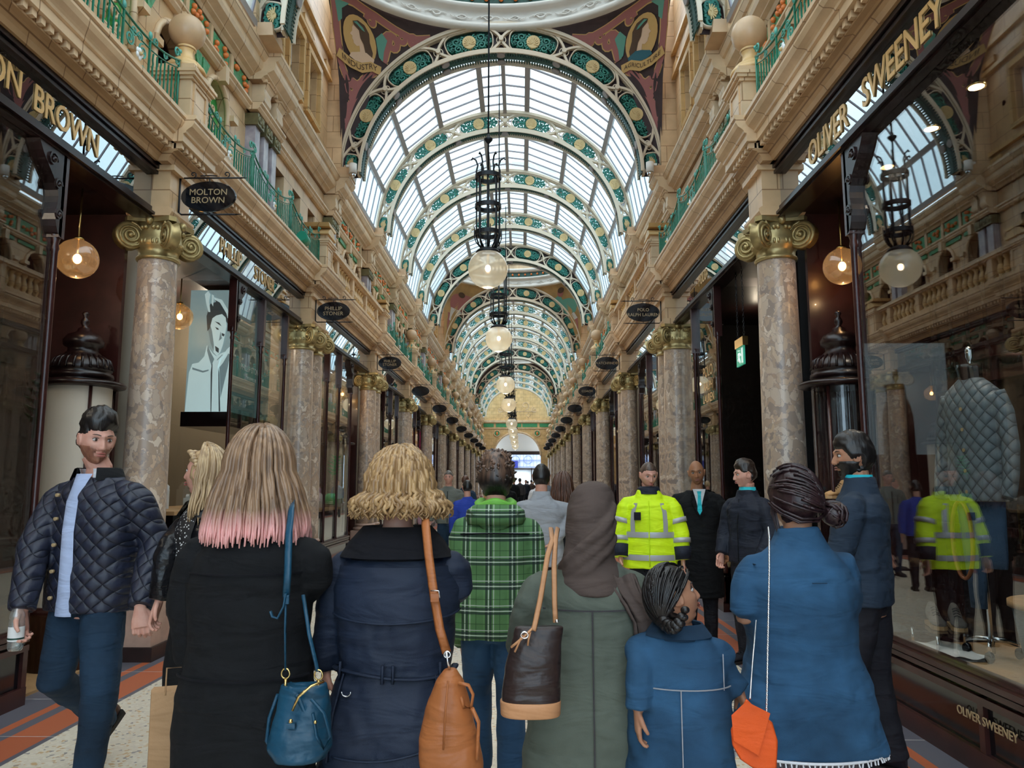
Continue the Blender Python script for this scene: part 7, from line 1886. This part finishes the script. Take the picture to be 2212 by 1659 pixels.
c.build('reflective_bands', 'reflective', P.root)
c = MB()
for sd2 in ('L', 'R'): sh_, el_, wr_ = P.A[sd2][:3]; c.tube([el_.lerp(wr_, .55), wr_.lerp(el_, .0)], [.086 * P.k, .074 * P.k], 18)
c.rings([[P.U((r * cos(a), r * sin(a), z)) for a in [2 * pi * q / 20 for q in range(21)]] for r, z in ((.11, 1.46), (.1, 1.51), (.085, 1.53), (.07, 1.5))], False, True, False); c.build('navy_cuffs_and_collar', 'navy_soft', P.root)
c = MB(); c.box(P.U((.07, .158, 1.23)), P.U((.13, .185, 1.3))); c.build('pocket_device', 'black_trouser', P.root); c = MB(); c.tube([P.arc(P.secs, z, .5 * pi, .5 * pi + .01, .015, 1)[0] for z in (.82, 1.0, 1.2, 1.4)], .005, 5); c.build('zip', 'hivis', P.root)
P.bottoms('black_trouser'); P.shoes()
# 12 ---- bald man
P = Person('bald man in a long black overcoat and turquoise tie smiling', 1.69, 7.5, 1.72, 3.05, True, 1.04, 'skin_brown', head=(-.15, -.1, .08), arms={'R': ((.27, .0, 1.13), (.26, .05, .9)), 'L': ((-.27, 0, 1.13), (-.26, .05, .9))})
P.brows('hair_black'); P.lips('lip_dark'); P.top('black_overcoat', 'black_wool', [(.45, .225, .16, 0), (.7, .22, .155, 0), (.95, .205, .145, 0), (1.1, .195, .14, 0), (1.25, .205, .145, 0), (1.36, .212, .138, 0), (1.42, .175, .11, 0), (1.46, .1, .085, 0)], (.082, .07, .058), fold=.014)
c = MB(); c.prism([(p[0] * P.k, p[1] * P.k) for p in ((-.0, 1.25), (.045, 1.4), (.06, 1.475), (-.06, 1.475), (-.045, 1.4))], 1, .12 * P.k, .165 * P.k); o = c.build('white_shirt', 'white_shirt', P.root)
c = MB(); c.prism([(p[0] * P.k, p[1] * P.k) for p in ((-.0, 1.23), (.022, 1.27), (.014, 1.42), (.02, 1.455), (-.02, 1.455), (-.014, 1.42), (-.022, 1.27))], 1, .16 * P.k, .175 * P.k); c.build('turquoise_tie', 'turq', P.root)
c = MB()
for e in (-1, 1): c.prism([(p[0] * P.k * e, p[1] * P.k) for p in ((.0, 1.2), (.075, 1.34), (.055, 1.375), (.085, 1.39), (.06, 1.47), (.03, 1.36))], 1, .15 * P.k, .172 * P.k)
c.build('coat_lapels', 'velvet', P.root); P.bottoms('black_trouser'); P.shoes('velvet')
# 13 ---- young man in navy jacket
P = Person('young dark haired man in a navy zipped jacket standing by the big marble column', 1.95, 6.72, 1.69, 2.15, True, .98, 'skin_pink', head=(-.55, -.08, 0), arms={'R': ((.25, .02, 1.13), (.22, .12, .93)), 'L': ((-.25, 0, 1.13), (-.22, .12, .93))})
P.brows('hair_dark'); P.lips('lip'); P.cap('hair_dark', front=.055, low=-.05, th=.007, top=.026, fold=.018, side=.02, seed=6); P.top('navy_jacket', 'navy_soft', JACKM[:-2] + [(1.46, .1, .085, 0), (1.5, .082, .08, 0)], (.08, .07, .058), fold=.016)
c = MB(); c.tube([P.arc(P.secs, z, .5 * pi, .5 * pi + .01, .012, 1)[0] for z in (.88, 1.0, 1.2, 1.42)], .004, 5); c.build('zip', 'velvet', P.root); c = MB(); c.rings([[P.U((r * cos(a), r * sin(a), z)) for a in [2 * pi * q / 20 for q in range(21)]] for r, z in ((.076, 1.485), (.07, 1.525), (.064, 1.51))], False, True, False); c.build('blue_collar', 'turq', P.root)
P.bottoms('black_trouser'); P.shoes('black_trouser', 'work_boot', H=.11, boot=1.3)
# 14.. ---- people further down
P = Person('grey haired man in an open grey green jacket walking towards the camera', -1.22, 13.0, 1.72, 3.1, True, 1.05, 'skin_pink', face=True, lod=1, arms={'R': ((.27, .02, 1.13), (.3, .05, .9)), 'L': ((-.27, .02, 1.13), (-.28, .1, .92))})
P.cap('hair_grey', front=.05, low=-.05, th=.006, side=.02, fold=0); P.brows('hair_grey'); P.top('grey_green_jacket', 'grey_green', JACKM, (.08, .068, .055), fold=.014); P.bottoms('denim_dk'); P.shoes()
c = MB(); c.tube([P.arc(P.secs, z, .5 * pi, .5 * pi + .01, .012, 1)[0] for z in (.88, 1.0, 1.2, 1.4)], .006, 5); c.tube([P.arc(P.secs, z, .36 * pi, .36 * pi + .01, .012, 1)[0] for z in (1.2, 1.34)], .005, 5); c.build('zips', 'velvet', P.root)
P = Person('bald older man in a pink checked shirt, face in profile', -1.72, 13.9, 1.6, 1.9, True, 1.05, 'skin_pink', face=True, lod=1); P.cap('hair_grey', front=.12, low=-.05, th=.004, side=.04, fold=0); P.top('checked_shirt', 'pink_check', JACKM, (.065, .055, .045)); P.bottoms('black_trouser'); P.shoes()
P = Person('man in a navy coat walking away beyond the grey green jacket', -1.2, 16.5, 1.68, -.4, True, 1., 'skin_fair', face=False, lod=1); P.cap('hair_brown', front=.05, low=-.06, th=.006, side=.02, fold=0); P.top('navy_coat', 'denim_dk', JACKM, (.07, .06, .05)); P.bottoms('black_trouser'); P.shoes()
P = Person('person in a bright blue and white tracksuit top partly behind the plaid shirt', -.78, 11.2, 1.55, .3, True, .95, 'skin_fair', face=False, lod=1); P.cap('hair_black', front=.05, low=-.06, th=.008, side=.02, fold=0); P.top('blue_tracksuit_top', 'mid_blue', JACKM, (.075, .065, .05)); P.bottoms('black_trouser'); P.shoes()
rnd = random.Random(11)
spec = [('white shirted man in the distance', 1160, 24, 'white_shirt', 'hair_grey', 1.62, 0), ('distant person in a pale blue top', 1183, 34, 'grey_blue', 'hair_dark', 1.7, 3.1), ('distant woman in a dark coat', 1097, 22, 'black_wool', 'hair_blond', 1.58, 0),
        ('distant person in black near the white panel', 1110, 36, 'black_wool', 'hair_dark', 1.74, 3.0), ('distant tall man in dark grey', 1123, 42, 'taupe_dark', 'hair_black', 1.8, .1), ('distant person in a navy jacket', 1136, 52, 'navy_soft', 'hair_brown', 1.75, 3.1),
        ('distant person with a brown jacket', 1148, 56, 'brown_scarf', 'hair_dark', 1.78, 0), ('distant person in a grey jumper', 1170, 48, 'grey_sweat', 'hair_dark', 1.66, .3), ('distant person in teal', 1195, 40, 'turq', 'hair_dark', 1.6, 3.), ('distant bald man near the right shops', 1205, 28, 'black_wool', 'hair_grey', 1.58, .2),
        ('distant person by the exit in black', 1140, 62, 'black_wool', 'hair_black', 1.72, 0), ('distant person by the exit in cream', 1152, 64, 'pale_tan', 'hair_blond', 1.68, .4), ('distant person with a pink top', 1213, 33, 'pink_check', 'hair_brown', 1.55, 0)]
for lb, px, D, m, hm, H, rz in spec:
    p = WP(px, 1040, D); P = Person(lb + (' beyond the plaid shirt' if px < 1130 else ' beyond the grey sweatshirt man' if px > 1165 else ' between the two walkers'), p.x, D, H, rz, True, 1., 'skin_fair', face=False, lod=2, group='distant shoppers')
    P.cap(hm, front=.05, low=-.07, th=.01, side=.0, fold=0); P.top('jacket', m, JACKM, (.07, .06, .05)); P.bottoms('black_trouser' if rnd.random() < .6 else 'denim_dk')
# ================================================================== CAMERA, SKY
cd_ = bpy.data.cameras.new('camera'); cam = bpy.data.objects.new('camera', cd_); COL.objects.link(cam)
cam.location = (0, 0, HH); cam.rotation_euler = (pi / 2 + PITCH, 0, YAW)
cd_.sensor_fit = 'HORIZONTAL'; cd_.sensor_width = 36; cd_.lens = 36 * FPX / 2212; cd_.clip_start = .05; cd_.clip_end = 300
SC.camera = cam
w = bpy.data.worlds.new('sky'); SC.world = w; w.use_nodes = True; nt = w.node_tree; bg = nt.nodes['Background']
tc = nt.nodes.new('ShaderNodeTexCoord'); sp = nt.nodes.new('ShaderNodeSeparateXYZ'); nt.links.new(tc.outputs['Generated'], sp.inputs[0])
rp = nt.nodes.new('ShaderNodeValToRGB'); e = rp.color_ramp.elements
e[0].position = 0.; e[0].color = (.55, .75, .92, 1); e[1].position = 1.; e[1].color = (1, 1, 1, 1)
x = e.new(.35); x.color = (.66, .85, .97, 1); x = e.new(.62); x.color = (.97, 1.0, 1.04, 1)
nt.links.new(sp.outputs[2], rp.inputs[0]); nt.links.new(rp.outputs[0], bg.inputs[0]); bg.inputs[1].default_value = 1.9
SC.view_settings.view_transform = 'Standard'; SC.view_settings.look = 'None'; SC.view_settings.gamma = 1; SC.view_settings.exposure = 1.0; SC.view_settings.use_curve_mapping = False
SC.cycles.max_bounces = 6; SC.cycles.diffuse_bounces = 3; SC.cycles.glossy_bounces = 3; SC.cycles.transparent_max_bounces = 16; SC.cycles.use_adaptive_sampling = True; SC.cycles.adaptive_threshold = .03; SC.cycles.adaptive_min_samples = 12; SC.cycles.use_denoising = True
SC.cycles.sample_clamp_indirect = 4.; SC.cycles.caustics_reflective = False; SC.cycles.caustics_refractive = False
